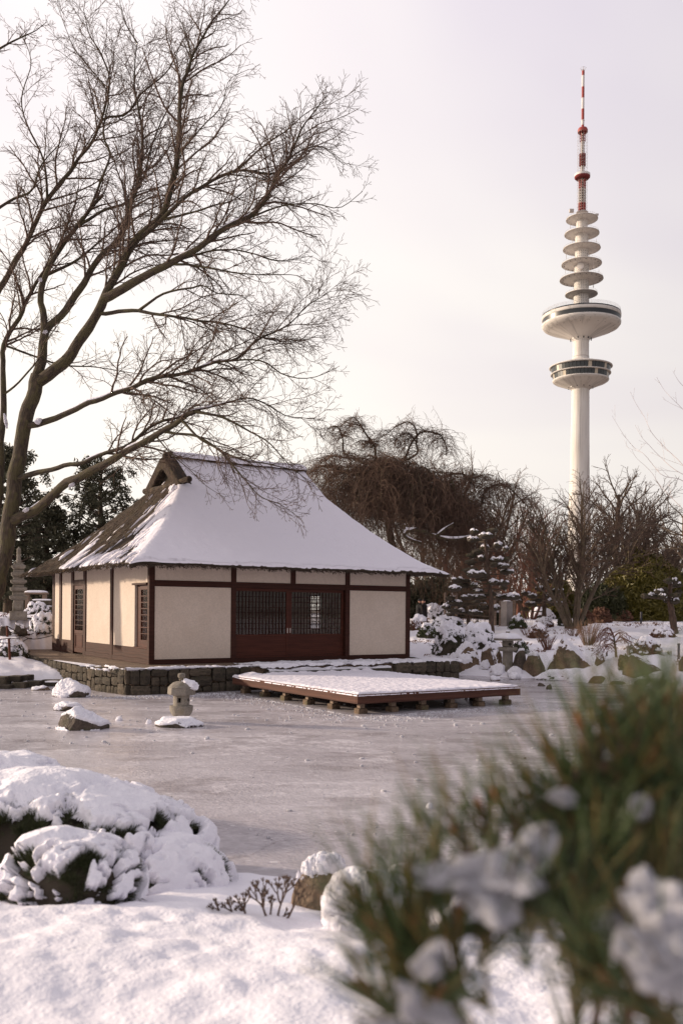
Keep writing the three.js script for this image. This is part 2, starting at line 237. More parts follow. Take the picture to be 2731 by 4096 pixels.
const steps = (a, b, n) => Array.from({ length: n + 1 }, (_, i) => a + (b - a) * i / n);
// ---------------------------------------------------------------- the setting: snowy ground and frozen pond
const POND = [[-40, 12], [-30, 11], [-6, 10.5], [-3.4, 9.8], [-2.2, 8.4], [-1.5, 7.5], [-0.8, 6.85], [0, 6.6], [1.2, 6.7], [3, 7.5], [6, 9], [10, 12], [13, 17], [12, 22.3], [8.7, 23.75], [7.7, 24.6], [6.5, 25.4], [5.9, 27.0], [5.2, 26.7], [4.3, 27.4], [3.5, 27.9], [2, 29], [-3.5, 25], [-5.5, 24], [-6.1, 23.1], [-7.4, 22.9], [-8.1, 22.0], [-12, 19], [-40, 16]];
function pondDist(x, d) {                                            // metres to the shore, positive on land
  let m = 1e9, inside = false;
  for (let i = 0, j = POND.length - 1; i < POND.length; j = i++) { const [ax, ay] = POND[j], [bx2, by] = POND[i], ex = bx2 - ax, ey = by - ay, t = clamp(((x - ax) * ex + (d - ay) * ey) / (ex * ex + ey * ey)); m = Math.min(m, Math.hypot(x - ax - t * ex, d - ay - t * ey)); if ((ay > d) !== (by > d) && x < (bx2 - ax) * (d - ay) / (by - ay) + ax) inside = !inside; }
  return inside ? -m : m;
}
const interp = (t, x) => { if (x <= t[0][0]) return t[0][1]; for (let i = 1; i < t.length; i++) if (x < t[i][0]) return lerp(t[i - 1][1], t[i][1], (x - t[i - 1][0]) / (t[i][0] - t[i - 1][0])); return t[t.length - 1][1]; };
function groundBase(x, d) {                                          // height of the garden above the ice
  if (d < 13) return interp([[3.6, 0.5], [4.6, 0.46], [5.5, 0.3], [6.3, 0.16], [7.2, 0.16], [9, 0.3]], d) + (x < -2 && d > 6 ? 0 : 0);
  const R = interp([[20, 0.2], [25, 0.25], [28, 0.42], [33, 0.85], [38, 1.17], [50, 1.45], [60, 1.55], [200, 1.6]], d), L = interp([[20, 0.5], [24, 0.58], [26, 0.66], [28, 0.9], [32, 1.5], [36, 1.62], [200, 1.65]], d);
  return lerp(L, R, sstep(-9.5, -2, x - (d - 25) * -0.1));
}
const DRIFT = [[7.55, 25.75, 0.42, 0.75, 0.55], [6.5, 26.3, 0.1, 0.6, 0.4], [8.6, 24.75, 0.2, 0.5, 0.4], [9.3, 24.2, 0.2, 0.6, 0.4]];   // snowdrifts on the far bank
const SINK = [];                                                     // where walls and terraces take the place of the ground
function ground(x, d) {
  const s = pondDist(x, d); if (s < -0.25) return -0.3;
  const near = d < 13, rise = near ? sstep(-0.05, 0.55, s) : sstep(-0.1, 0.8, s), n = fbm3(x * 1.3, d * 1.3, 3, 4), f = fbm3(x * 7, d * 7, 11, 3), am = near ? 0.4 : 1;
  let h = lerp(-0.12, groundBase(x, d) * (0.55 + 0.45 * sstep(0.3, 3, s)) + 0.03, rise) + rise * (n * 0.11 * (near ? 0.85 : 1) + f * 0.035 * am);
  if (near) { const tr = sstep(3.0, 3.6, d) * sstep(5.2, 4.4, d); h += tr * (fbm3(x * 16, d * 16, 2, 3) * 0.013 + (0.25 - Math.min(0.5, worley(x * 2.3, d * 2.3, 0.5))) * 0.06 * (0.5 + vn3(x * 0.7, d * 0.7, 5))); }
  for (const [bx0, bd, bh, rx, rd] of DRIFT) { const e = ((x - bx0) / rx) ** 2 + ((d - bd) / rd) ** 2; if (e < 6) h += bh * Math.exp(-e) * (1 + 0.5 * n) * sstep(-0.1, 0.45, s); }
  for (const f2 of SINK) h = f2(x, d, h);
  return h;
}
function groundAt(px, py) { const [m, v] = ray(px, py); let d = 2.5; for (; d < 400; d += 0.05 + d * 0.002) if (EYE - v * d <= ground(m * d, d)) break; return V(m * d, ground(m * d, d), -d); }
const onGround = (px, d, dy = 0) => { const m = ray(px, HOR)[0]; return V(m * d, ground(m * d, d) + dy, -d); };

// the house stands at its front left corner; s runs along the front, q into the depth
const TH = 32.5126 * Math.PI / 180, HX = -4.6279, HD = 22.5069, BASE = 0.576;
const toWorld = (s, q, y) => V(HX + s * Math.cos(TH) - q * Math.sin(TH), y, -(HD + s * Math.sin(TH) + q * Math.cos(TH)));
const toHouse = (x, d) => { const a = x - HX, b = d - HD; return [a * Math.cos(TH) + b * Math.sin(TH), -a * Math.sin(TH) + b * Math.cos(TH)]; };
const TER = [[-1.0, -1.45], [8.35, -1.45], [8.6, 2.2], [8.6, 9.5], [-0.9, 9.5], [-1.35, 6], [-1.5, 3.5], [-1.25, 0]];   // outline of the terrace
const inPoly = (P, x, y) => { let c = false; for (let i = 0, j = P.length - 1; i < P.length; j = i++) if ((P[j][1] > y) !== (P[i][1] > y) && x < (P[i][0] - P[j][0]) * (y - P[j][1]) / (P[i][1] - P[j][1]) + P[j][0]) c = !c; return c; };
SINK.push((x, d, h) => { if (d < 18 || d > 45) return h; const [s, q] = toHouse(x, d); return inPoly(TER, s, q) ? Math.min(h, 0.2) : q < 12 && s > -1.9 && s < 9.5 ? Math.min(h, BASE - 0.02 + (s > 8 || q > 7.5 ? 0.6 : -0.06)) : h; });
{
  const grow = (a, b, s0, k) => { const r = []; let x = a, s = s0; while (b > a ? x < b : x > b) { x += b > a ? s : -s; s *= k; r.push(x); } return r; };
  const uniq = (a) => [...new Set(a)].sort((p, q) => p - q);
  const xs = uniq([...steps(-2.6, 2.6, 150), ...grow(2.6, 6, 0.045, 1.02), ...grow(-2.6, -6, 0.045, 1.02), ...steps(6.2, 14, 60), ...steps(-6.2, -14, 60), ...grow(14, 90, 0.2, 1.12).filter((v) => v < 90), 90, ...grow(-14, -90, 0.2, 1.12).filter((v) => v > -90), -90]);
  const ds = uniq([-60, ...grow(2.6, -60, 0.05, 1.15).filter((v) => v > -60), ...steps(2.6, 7.6, 165), ...grow(7.6, 20, 0.06, 1.02), ...steps(20.1, 42, 170), ...grow(42, 90, 0.2, 1.09).filter((v) => v < 90), 90]);
  const g = gridGeo(xs, ds, (x, d) => [x, ground(x, d), -d]);
  struct('snowy_ground', g, M.groundSnow);
  // wooded parkland and town ground all round, brown under patchy snow
  const park = std({ map: tex(256, 256, (x, y) => mixc([0.15, 0.115, 0.09], [0.40, 0.37, 0.37], sstep(0.05, 0.4, fbm2(x * 6, y * 6, 6, 6, 5, 271))), true, 60, 60) });
  const ring = (x0, x1, d0, d1) => gridGeo(steps(x0, x1, 12), steps(d0, d1, 12), (x, d) => [x, d < -50 || d < 0 ? 0.3 : 1.5, -d]);
  struct('parkland', merged([ring(-4000, 4000, 90, 4000), ring(-4000, -90, -3000, 90), ring(90, 4000, -3000, 90), ring(-90, 90, -3000, -60)]), park);
  const ice = gridGeo(steps(-40, 40, 4), steps(5, 32, 2), (x, d) => [x, 0, -d]); struct('frozen_pond', ice, M.ice);
}
{ // crumbs of snow and ice scattered on the pond
  const R = rng(7), g = blob(1, (d, o) => o.copy(d).multiplyScalar(0.75 + 0.35 * vn3(d.x * 2 + 5, d.y * 2, d.z * 2))), ms = [];
  for (let k = 0; k < 4500; k++) {
    const d = 7.5 + 20 * Math.pow(R(), 0.7), x = (R() * 2 - 1) * d * 0.42; if (pondDist(x, d) > -0.15) continue;
    const c = fbm3(x * 0.5, d * 0.9, 4, 3); if (R() > (d < 13 ? 0.05 : 0.12) + 1.4 * sstep(-0.05, 0.4, c) * (d < 13 ? 0.4 : 1)) continue;
    const s = 0.006 + 0.022 * Math.pow(R(), 4) + (R() < 0.012 ? 0.03 : 0); ms.push(mat4(V(x, s * 0.2, -d), 0, R() * 6, 0, s * (1 + R()), s * 0.8, s * (1 + R())));
  }
  for (let k = 0; k < 2600; k++) { const t = R(), [x0, d0, x1, d1] = [[-2.4, 21.2, 0.35, 16.9], [0.35, 16.9, 3.9, 19.5], [-4.9, 20.4, -2.5, 21.6]][k % 3]; const w = (R() + R() - 1) * 0.9, x = lerp(x0, x1, t) + w * 0.6, d = lerp(d0, d1, t) - Math.abs(w) * 0.9 - 0.1, s = 0.006 + 0.02 * Math.pow(R(), 3); ms.push(mat4(V(x, 0.002, -d), 0, R() * 6, 0, s * 1.4, s, s)); }
  const m = stuffPart('ice_crumbs', g, M.snow, ms, scene); tag(m, 'loose white crumbs of snow and ice scattered over the frozen pond', 'snow crumbs');
}
// ---------------------------------------------------------------- the tea house
const W = 7.813, DEP = 8.52;
const house = thing('tea_house', 'Japanese tea house with cream plaster panels, dark red timber and a snow-covered thatched roof', 'house', V(HX, BASE, -HD), TH);
const hb = (s0, s1, y0, y1, q0, q1, r) => box2(s0, s1, y0, y1, -q1, -q0, r);     // a box in house measures
{
  // posts and rails of the front
  for (const [a, b] of [[0, 0.132], [2.173, 2.308], [5.619, 5.754], [7.676, 7.813]]) part('post', hb(a, b, 0, 2.62, a === 0 ? 0 : -0.012, 0.14), M.wood, house);
  part('post', hb(3.903, 4.047, 2.05, 2.62, -0.008, 0.12), M.wood, house);
  for (const [a, b] of [[0.132, 2.173], [2.308, 5.619], [5.754, 7.676]]) part('rail', hb(a, b, 1.9, 2.05, -0.004, 0.12), M.wood, house);
  for (const [a, b] of [[0.132, 2.173], [5.754, 7.676]]) { part('sill_beam', hb(a, b, 0, 0.12, -0.006, 0.13), M.wood, house); part('plaster_panel', hb(a, b, 0.12, 1.9, 0.02, 0.11, 0.003), M.plaster, house); }
  for (const [a, b] of [[0.132, 2.173], [2.308, 3.903], [4.047, 5.619], [5.754, 7.676]]) part('plaster_panel', hb(a, b, 2.05, 2.62, 0.02, 0.11, 0.003), M.plaster, house);
  part('threshold', hb(2.308, 5.619, 0, 0.1, 0.0, 0.16), M.wood, house);
  // the two lattice doors of the front
  for (const [a, b, l0, l1, n, q] of [[2.308, 3.886, 2.325, 3.795, 15, 0.05], [3.886, 5.607, 3.983, 5.533, 16, 0.085]]) {
    const door = part('door', merged([hb(a, l0, 0.1, 1.9, q, q + 0.035, 0.004), hb(l1, b, 0.1, 1.9, q, q + 0.035, 0.004), hb(l0, l1, 1.825, 1.9, q, q + 0.035, 0.004), hb(l0, l1, 0.655, 0.715, q, q + 0.035, 0.004), hb(l0, l1, 0.1, 0.16, q, q + 0.035, 0.004)]), M.woodDoor, house);
    part('kick_panel', hb(l0, l1, 0.16, 0.655, q + 0.012, q + 0.03, 0), M.woodDoor, door);
    for (let i = 1; i < n; i++) part('lattice_bar', hb(lerp(l0, l1, i / n) - 0.009, lerp(l0, l1, i / n) + 0.009, 0.715, 1.825, q + 0.004, q + 0.02, 0), M.wood, door);
    for (let i = 1; i < 8; i++) part('lattice_bar', hb(l0, l1, 0.715 + 1.11 * i / 8 - 0.008, 0.715 + 1.11 * i / 8 + 0.008, q + 0.007, q + 0.022, 0), M.wood, door);
    part('pane', hb(l0, l1, 0.715, 1.825, q + 0.026, q + 0.03, 0), M.glass, door);
    part('handle', hb((a === 2.308 ? b - 0.05 : a + 0.05) - 0.012, (a === 2.308 ? b - 0.05 : a + 0.05) + 0.012, 0.74, 0.87, q - 0.008, q + 0.004, 0.004), M.metal, door);
  }
  // the left side
  for (const [a, b, o] of [[8.3, 8.52, 0], [7.5, 7.717, 0.012], [6.224, 6.458, 0.012], [5.033, 5.269, 0.012], [2.697, 2.891, 0.012]]) part('post', hb(-o, 0.14, 0, 2.62, a, b), M.wood, house);
  part('post', hb(-0.01, -0.0005, 0, 2.62, 0.004, 0.137, 0.003), M.wood, house);
  for (const [a, b] of [[7.717, 8.3], [6.458, 7.5], [2.891, 5.033], [1.087, 2.697]]) { part('plaster_panel', hb(0.02, 0.11, 0.385, 2.62, a, b, 0.003), M.plaster, house); }
  part('plaster_panel', hb(0.02, 0.11, 1.99, 2.62, 0.14, 1.087, 0.003), M.plaster, house);
  part('plaster_panel', hb(0.02, 0.11, 2.18, 2.62, 5.269, 6.224, 0.003), M.plaster, house);
  for (const [a, b] of [[7.717, 8.3], [6.458, 7.5], [2.891, 5.033], [0.14, 2.697]]) { part('wainscot', hb(0.004, 0.1, 0.12, 0.385, a, b, 0.004), M.wood, house); part('skirting', hb(-0.008, 0.1, 0, 0.12, a, b, 0.006), M.wood, house); }
  part('lintel', hb(-0.004, 0.12, 2.02, 2.18, 5.269, 6.224), M.wood, house);
  { const q = [5.3, 6.2], d = part('door', merged([hb(0.02, 0.06, 0.05, 2.02, 5.269, 5.37, 0.004), hb(0.02, 0.06, 0.05, 2.02, 6.13, 6.224, 0.004), hb(0.02, 0.06, 1.9, 2.02, 5.37, 6.13, 0.004), hb(0.02, 0.06, 0.6, 0.7, 5.37, 6.13, 0.004), hb(0.02, 0.06, 0.05, 0.16, 5.37, 6.13, 0.004)]), M.woodDoor, house);
    part('kick_panel', hb(0.035, 0.055, 0.16, 0.6, 5.37, 6.13, 0), M.woodDoor, d);
    part('panel_moulding', merged([hb(0.022, 0.04, 0.2, 0.22, 5.43, 6.07, 0.003), hb(0.022, 0.04, 0.55, 0.57, 5.43, 6.07, 0.003), hb(0.022, 0.04, 0.22, 0.55, 5.43, 5.45, 0.003), hb(0.022, 0.04, 0.22, 0.55, 6.05, 6.07, 0.003)]), M.woodDoor, d);
    for (let i = 1; i < 4; i++) part('lattice_bar', hb(0.028, 0.044, 0.7, 1.9, 5.37 + 0.76 * i / 4 - 0.012, 5.37 + 0.76 * i / 4 + 0.012, 0), M.wood, d);
    for (let i = 1; i < 8; i++) part('lattice_bar', hb(0.024, 0.042, 0.7 + 1.2 * i / 8 - 0.009, 0.7 + 1.2 * i / 8 + 0.009, 5.37, 6.13, 0), M.wood, d);
    part('pane', hb(0.05, 0.054, 0.7, 1.9, 5.37, 6.13, 0), M.glass, d);
    for (const y of [0.3, 1.1, 1.75]) part('hinge', hb(0.0, 0.03, y, y + 0.09, 6.2, 6.23, 0.004), M.rope, d); }
  part('window_hood', hb(-0.045, 0.12, 1.94, 1.99, 0.14, 1.14), M.wood, house);
  { const w = part('window', merged([hb(0.05, 0.09, 0.385, 1.94, 0.14, 0.17, 0.004), hb(0.05, 0.09, 0.385, 1.94, 0.73, 0.79, 0.004), hb(0.05, 0.09, 1.82, 1.94, 0.17, 0.73, 0.004), hb(0.05, 0.09, 0.385, 0.58, 0.17, 0.73, 0.004), hb(0.085, 0.12, 0.385, 1.94, 0.79, 1.087, 0.004), hb(-0.012, 0.1, 0.37, 0.4, 0.14, 1.1, 0.004)]), M.woodDoor, house);
    for (let i = 1; i < 4; i++) part('lattice_bar', hb(0.058, 0.072, 0.58, 1.82, 0.17 + 0.56 * i / 4 - 0.009, 0.17 + 0.56 * i / 4 + 0.009, 0), M.woodDoor, w);
    for (let i = 1; i < 8; i++) part('lattice_bar', hb(0.054, 0.07, 0.58 + 1.24 * i / 8 - 0.01, 0.58 + 1.24 * i / 8 + 0.01, 0.17, 0.73, 0), M.woodDoor, w);
    part('pane', hb(0.078, 0.082, 0.58, 1.82, 0.17, 0.73, 0), M.glass, w); }
  // right side with its window, back, floor and ceiling
  part('plaster_panel', hb(W - 0.11, W - 0.02, 0, 2.62, 0.14, 4.75, 0.003), M.plaster, house);
  part('plaster_panel', hb(W - 0.11, W - 0.02, 0, 2.62, 5.55, 8.4, 0.003), M.plaster, house);
  part('plaster_panel', hb(W - 0.11, W - 0.02, 0, 0.7, 4.75, 5.55, 0.003), M.plaster, house);
  part('plaster_panel', hb(W - 0.11, W - 0.02, 1.85, 2.62, 4.75, 5.55, 0.003), M.plaster, house);
  { const w = part('window', merged([hb(W - 0.1, W - 0.03, 0.7, 1.85, 4.75, 4.79, 0.004), hb(W - 0.1, W - 0.03, 0.7, 1.85, 5.51, 5.55, 0.004), hb(W - 0.1, W - 0.03, 0.7, 0.74, 4.79, 5.51, 0.004), hb(W - 0.1, W - 0.03, 1.81, 1.85, 4.79, 5.51, 0.004)]), M.wood, house);
    for (let i = 1; i < 6; i++) part('lattice_bar', hb(W - 0.085, W - 0.055, 0.74, 1.81, 4.79 + 0.12 * i - 0.014, 4.79 + 0.12 * i + 0.014, 0), M.wood, w); part('pane', hb(W - 0.05, W - 0.046, 0.74, 1.81, 4.79, 5.51, 0), M.glass, w);
    for (let i = 1; i < 9; i++) part('lattice_bar', hb(W - 0.08, W - 0.06, 0.74 + 1.07 * i / 9 - 0.013, 0.74 + 1.07 * i / 9 + 0.013, 4.79, 5.51, 0), M.wood, w); }
  part('back_wall', hb(0.14, W - 0.11, 0, 2.62, DEP - 0.12, DEP - 0.02, 0.003), M.plaster, house);
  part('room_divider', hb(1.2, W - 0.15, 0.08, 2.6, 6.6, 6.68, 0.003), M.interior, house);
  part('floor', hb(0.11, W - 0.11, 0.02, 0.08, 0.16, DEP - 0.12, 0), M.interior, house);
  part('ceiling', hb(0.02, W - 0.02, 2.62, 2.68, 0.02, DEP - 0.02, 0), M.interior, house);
}
// ---- the roof
const ER = 2.424, rf = {
  front: (q) => { const u = q + 0.8; return ER + 0.62 * u + 0.0141 * u * u; }, back: (q) => { const u = 9.3 - q; return ER + 0.57 * u + 0.01 * u * u; },
  left: (s) => { const u = s + 0.8; return ER + 0.6 * u + 0.11 * u * u; }, right: (s) => { const u = 8.61 - s; return ER + 0.106 * u + 0.506 * u * u; } };
const smin = (a, b, k) => { const h = clamp(0.5 + 0.5 * (b - a) / k); return lerp(b, a, h) - k * h * (1 - h); };
function roofH(s, q) {
  const fb = smin(rf.front(q), rf.back(q), 0.08); let h = fb;
  if (s < 2.08) h = smin(fb, rf.left(s), 0.22); else if (s > 6.56) h = smin(fb, rf.right(s), 0.18);
  return h;
}
{
  const ss = [...steps(-0.8, 2.07, 105), 2.085, ...steps(2.12, 6.54, 120), 6.56, 6.575, ...steps(6.6, 8.61, 70)], qs = steps(-0.8, 9.3, 260);
  const onLeft = (s, q) => s < 2.08 ? rf.front(q) - rf.left(s) : -1;
  const strandN = (s, q) => onLeft(s, q) > 0 ? fbm3(s * 1.6, q * 11, 1, 4) : fbm3(s * 11, q * 1.6, 2, 4);
  const thatchY = (s, q) => { const e = Math.min(s + 0.8, 8.61 - s, q + 0.8, 9.3 - q); return roofH(s, q) + 0.05 * strandN(s, q) + 0.02 * fbm3(s * 2, q * 2, 8, 3); };
  const roof = part('thatch', gridGeo(ss, qs, (s, q) => [s, thatchY(s, q), -q]), M.thatch, house);
  { // strands run down each slope
    const uv = roof.geometry.attributes.uv, p = roof.geometry.attributes.position;
    for (let i = 0; i < p.count; i++) { const s = p.getX(i), q = -p.getZ(i), L = onLeft(s, q) > 0 || s > 6.6; uv.setXY(i, (L ? q : s), p.getY(i) * 1.3); }
  }
  // cut edge and underside of the thatch
  const edge = [], R = rng(11), loop = []; for (let i = 0; i <= 160; i++) loop.push([lerp(-0.8, 8.61, i / 160), -0.8]); for (let i = 1; i <= 160; i++) loop.push([8.61, lerp(-0.8, 9.3, i / 160)]); for (let i = 1; i <= 160; i++) loop.push([lerp(8.61, -0.8, i / 160), 9.3]); for (let i = 1; i <= 160; i++) loop.push([-0.8, lerp(9.3, -0.8, i / 160)]);
  part('eave_edge', gridGeo(steps(0, 640, 640), [0, 1, 2, 3], (i, k) => { const [s, q] = loop[i], c = V(3.9 - s, 0, 4.2 - q).normalize(), y = thatchY(s, q), n = 0.025 * vn3(s * 9, q * 9, 4); return k === 0 ? [s, y + 0.004, -q] : k === 1 ? [s, y - 0.03 + n, -q] : k === 2 ? [s + (s < 0 ? 0.1 : s > 8 ? -0.1 : 0), y - 0.05 + n, -(q + (q < -0.5 ? 0.1 : q > 9 ? -0.1 : 0))] : [clamp(s, 0.06, W - 0.06), ER + 0.12, -clamp(q, 0.06, DEP - 0.06)]; }), M.strawDark, house);
  { // loose straw ends hanging along the eaves, and shaggy strands on the bare left slope
    const st = new THREE.ConeGeometry(0.006, 0.1, 3); st.translate(0, -0.05, 0); const ms = [], ml = [], mp = [];
    for (let k = 0; k < 4200; k++) { const f = k < 2600, s = f ? lerp(-0.8, 8.61, R()) : -0.8, q = f ? -0.8 : lerp(-0.8, 9.3, R()); ms.push(mat4(V(s + (f ? 0 : R() * 0.06), thatchY(s, q) - 0.01 - R() * 0.05, -q - (f ? R() * 0.06 : 0)), f ? -0.5 - R() : 0, 0, f ? (R() - 0.5) : -0.5 - R(), 0.6 + R() * 0.9, 0.35 + 0.6 * R() + (R() < 0.06 ? 0.5 : 0), 0.6 + R() * 0.9)); }
    stuffPart('eave_straw', st, M.strawDark, ms, house);
    for (let k = 0; k < 6000; k++) { const s = -0.78 + 2.8 * R(), q = -0.7 + 9.8 * R(); if (onLeft(s, q) < 0.05 || s > 2) continue; const sl = Math.atan(0.6 + 0.22 * (s + 0.8)); (R() < 0.3 ? mp : ml).push(mat4(V(s, thatchY(s, q) + 0.012, -q), (R() - 0.5) * 0.3, 0, -Math.PI / 2 + sl + 0.05 * R() + 0.06, 0.7, 1 + 2 * R(), 0.7)); }
    const mo = []; for (let k = 0; k < 900; k++) { const s = -0.5 + 8.8 * R(), q = -0.7 + 4.4 * R(); if (onLeft(s, q) > 0 || roofH(s, q) < rf.front(q) - 0.3) continue; if (fbm3(s * 0.9, q * 1.6, 77, 3) < 0.16 - 0.3 * sstep(1, 2.5, s - 4.5 - q * 0.4)) continue; mo.push(mat4(V(s, roofH(s, q) + 0.085, -q), Math.PI / 2 - 0.62, (R() - 0.5) * 0.5, (R() - 0.5) * 0.4, 0.7, 0.4 + 0.6 * R(), 0.7)); } stuffPart('straw_tips', st, M.straw, mo, house);
    const s2 = st.clone(); stuffPart('thatch_strands', s2, M.straw, ml, house); stuffPart('thatch_strands', s2, M.strawPale, mp, house);
  }
  // snow on the roof: whole on the front and right, ragged streaks on the left slope
  const fine = [...steps(-0.8, 2.07, 190), 2.085, ...steps(2.12, 6.54, 150), 6.575, ...steps(6.6, 8.61, 80)];
  const hipQ = (s) => { let q = -0.8; for (let i = 0; i < 24 && rf.front(q) < rf.left(s); i++) q += (rf.left(s) - rf.front(q)) / 0.65; return q; };
  const snowT = (s, q) => {
    if (s > 2.08 && s < 6.56 && q > 3.9) return 0.07;
    const L = onLeft(s, q); let t;
    if (L > 0) {
      const d = q - hipQ(s), u = s + 0.8, n = fbm3(s * 1.5, q * 8, 31, 4), n2 = fbm3(s * 2.4, q * 17, 5, 3);
      const w = 0.06 + 0.95 * sstep(0.05, 0.95, u) * sstep(2.75, 1.0, u);
      const strip = sstep(0.35, -0.25, d - w + n * 1.5 + n2 * 0.5) ;
      const patch = Math.exp(-Math.pow((q - 4.75 - 0.62 * u) / 0.5, 2)) * sstep(1.85, 1.2, u), bits = sstep(0.95, 0.1, u) * sstep(0.8, 1.6, d) * sstep(5.0, 3.6, q);
      t = 0.085 * Math.max(strip * 1.3 - 0.38 + n2 * 0.35, patch * 1.5 - 0.78 + n * 1.2 + n2 * 1.1, bits * 0.9 - 0.86 + n * 1.4 + n2 * 1.7);
      t = Math.min(t, 0.065);
    } else t = 0.075 + 0.02 * fbm3(s * 3, q * 3, 17, 3);
    const e = Math.min(s + 0.8, 8.61 - s, q + 0.8); return t * (0.55 + 0.45 * sstep(0, 0.12, e)) - (e < 0.02 ? 0.03 : 0);
  };
  part('roof_snow', gridGeo(fine, [...steps(-0.8, 7, 300), ...steps(7.1, 9.3, 40)], (s, q) => { const t = snowT(s, q); return [s, roofH(s, q) + (t < 0 ? t * 1.6 - 0.045 : t) + (t > 0 ? 0.01 * fbm3(s * 5, q * 5, 41, 3) + 0.035 * fbm3(s * 0.9, q * 0.9, 44, 3) : 0), -q]; }, (s, q) => snowT(s, q) > 0 && !(s > 2.06 && s < 2.1 && Math.min(rf.front(q), rf.back(q)) > rf.left(2.08) + 0.05)), M.roofSnow, house);
  // gable: thatch verge, recessed timber, roll at its foot
  const verge = (s0, dep, lift = 0.03) => { const sh = new THREE.Shape(), out = [], inn = []; for (let i = 0; i <= 24; i++) { const q = lerp(2.72, 5.4, i / 24), y = smin(rf.front(q), rf.back(q), 0.3); out.push([q, y + lift]); inn.push([lerp(2.95, 5.15, i / 24), smin(rf.front(lerp(2.95, 5.15, i / 24)), rf.back(lerp(2.95, 5.15, i / 24)), 0.3) - 0.24]); } sh.moveTo(...out[0]); out.slice(1).forEach((p) => sh.lineTo(...p)); inn.reverse().forEach((p) => sh.lineTo(...p)); sh.closePath();
    const g = new THREE.ExtrudeGeometry(sh, { depth: dep, bevelEnabled: true, bevelSize: 0.05, bevelThickness: 0.06, bevelSegments: 3, curveSegments: 1, steps: 4 }); g.applyMatrix4(new THREE.Matrix4().makeBasis(V(0, 0, -1), V(0, 1, 0), V(1, 0, 0)).setPosition(s0, 0, 0)); return boxUV(g); };
  part('gable_verge', verge(1.9, 0.3), M.thatch, house); part('gable_verge', verge(6.3, 0.24, -0.03), M.thatch, house);
  const tri = new THREE.Shape([new THREE.Vector2(2.4, 4.6), new THREE.Vector2(4, 5.6), new THREE.Vector2(5.7, 4.6)]), tg = new THREE.ExtrudeGeometry(tri, { depth: 0.04, bevelEnabled: false }); tg.applyMatrix4(new THREE.Matrix4().makeBasis(V(0, 0, -1), V(0, 1, 0), V(1, 0, 0)).setPosition(2.6, 0, 0));
  part('gable_panel', boxUV(tg), M.wood, house);
  for (let i = 0; i < 9; i++) { const q = 2.95 + i * 0.27, y1 = Math.min(rf.front(q), rf.back(q)) - 0.3; part('gable_slat', hb(2.3, 2.33, 4.7, y1, q - 0.02, q + 0.02, 0.003), M.wood, house); }
  const roll = (pts, r, name, mat, sc = 1) => { const b = new Buf(), cv = new THREE.CatmullRomCurve3(pts).getPoints(40); b.tube(cv, cv.map((p, i) => r * (0.92 + 0.16 * vn3(p.x * 4, p.y * 4, p.z * 4)) * Math.min(1, 0.55 + Math.min(i, 40 - i) * 0.25)), 14); const g = b.geo(); return part(name, g, mat, house); };
  roll([V(2.0, 4.92, -2.35), V(1.93, 4.86, -3.2), V(1.92, 4.84, -4.05), V(1.93, 4.86, -4.9), V(2.0, 4.92, -5.7)], 0.1, 'gable_roll', M.thatch);
  for (const q of [2.36, 5.69]) part('gable_roll_end', blob(7, (d, o) => o.set(2.0 + d.x * 0.09, 4.92 + d.y * 0.09, -q + d.z * 0.07)), M.thatch, house);
  const ry = 5.74, rr = roll([V(1.98, ry + 0.04, -4), V(2.7, ry + 0.03, -4), V(4.2, ry, -4), V(5.7, ry + 0.02, -4), V(6.6, ry + 0.01, -4)], 0.17, 'ridge_roll', M.thatch);
  const endCap = (x) => blob(6, (d, o) => o.set(x + d.x * 0.1, ry + 0.03 + d.y * 0.12, -4 + d.z * 0.12)); part('ridge_end', endCap(6.58), M.thatch, house); part('ridge_end', endCap(1.98), M.thatch, house);
  part('ridge_snow', gridGeo(steps(2.02, 6.66, 90), steps(-1, 1, 16), (s, k) => { const e = Math.min((s - 2.02) * 4, (6.66 - s) * 4.5, 1), w = 0.27 * Math.sqrt(Math.max(0.02, e)); return [s, ry + 0.03 * Math.sin(s) * 0.3 + 0.05 + (0.235 * Math.sqrt(Math.max(0, 1 - k * k * 0.97)) - 0.1) * (0.35 + 0.65 * Math.sqrt(Math.max(0, e))) + 0.02 * fbm3(s * 4, k * 2, 3, 3), -4 - k * w]; }), M.roofSnow, house);
}
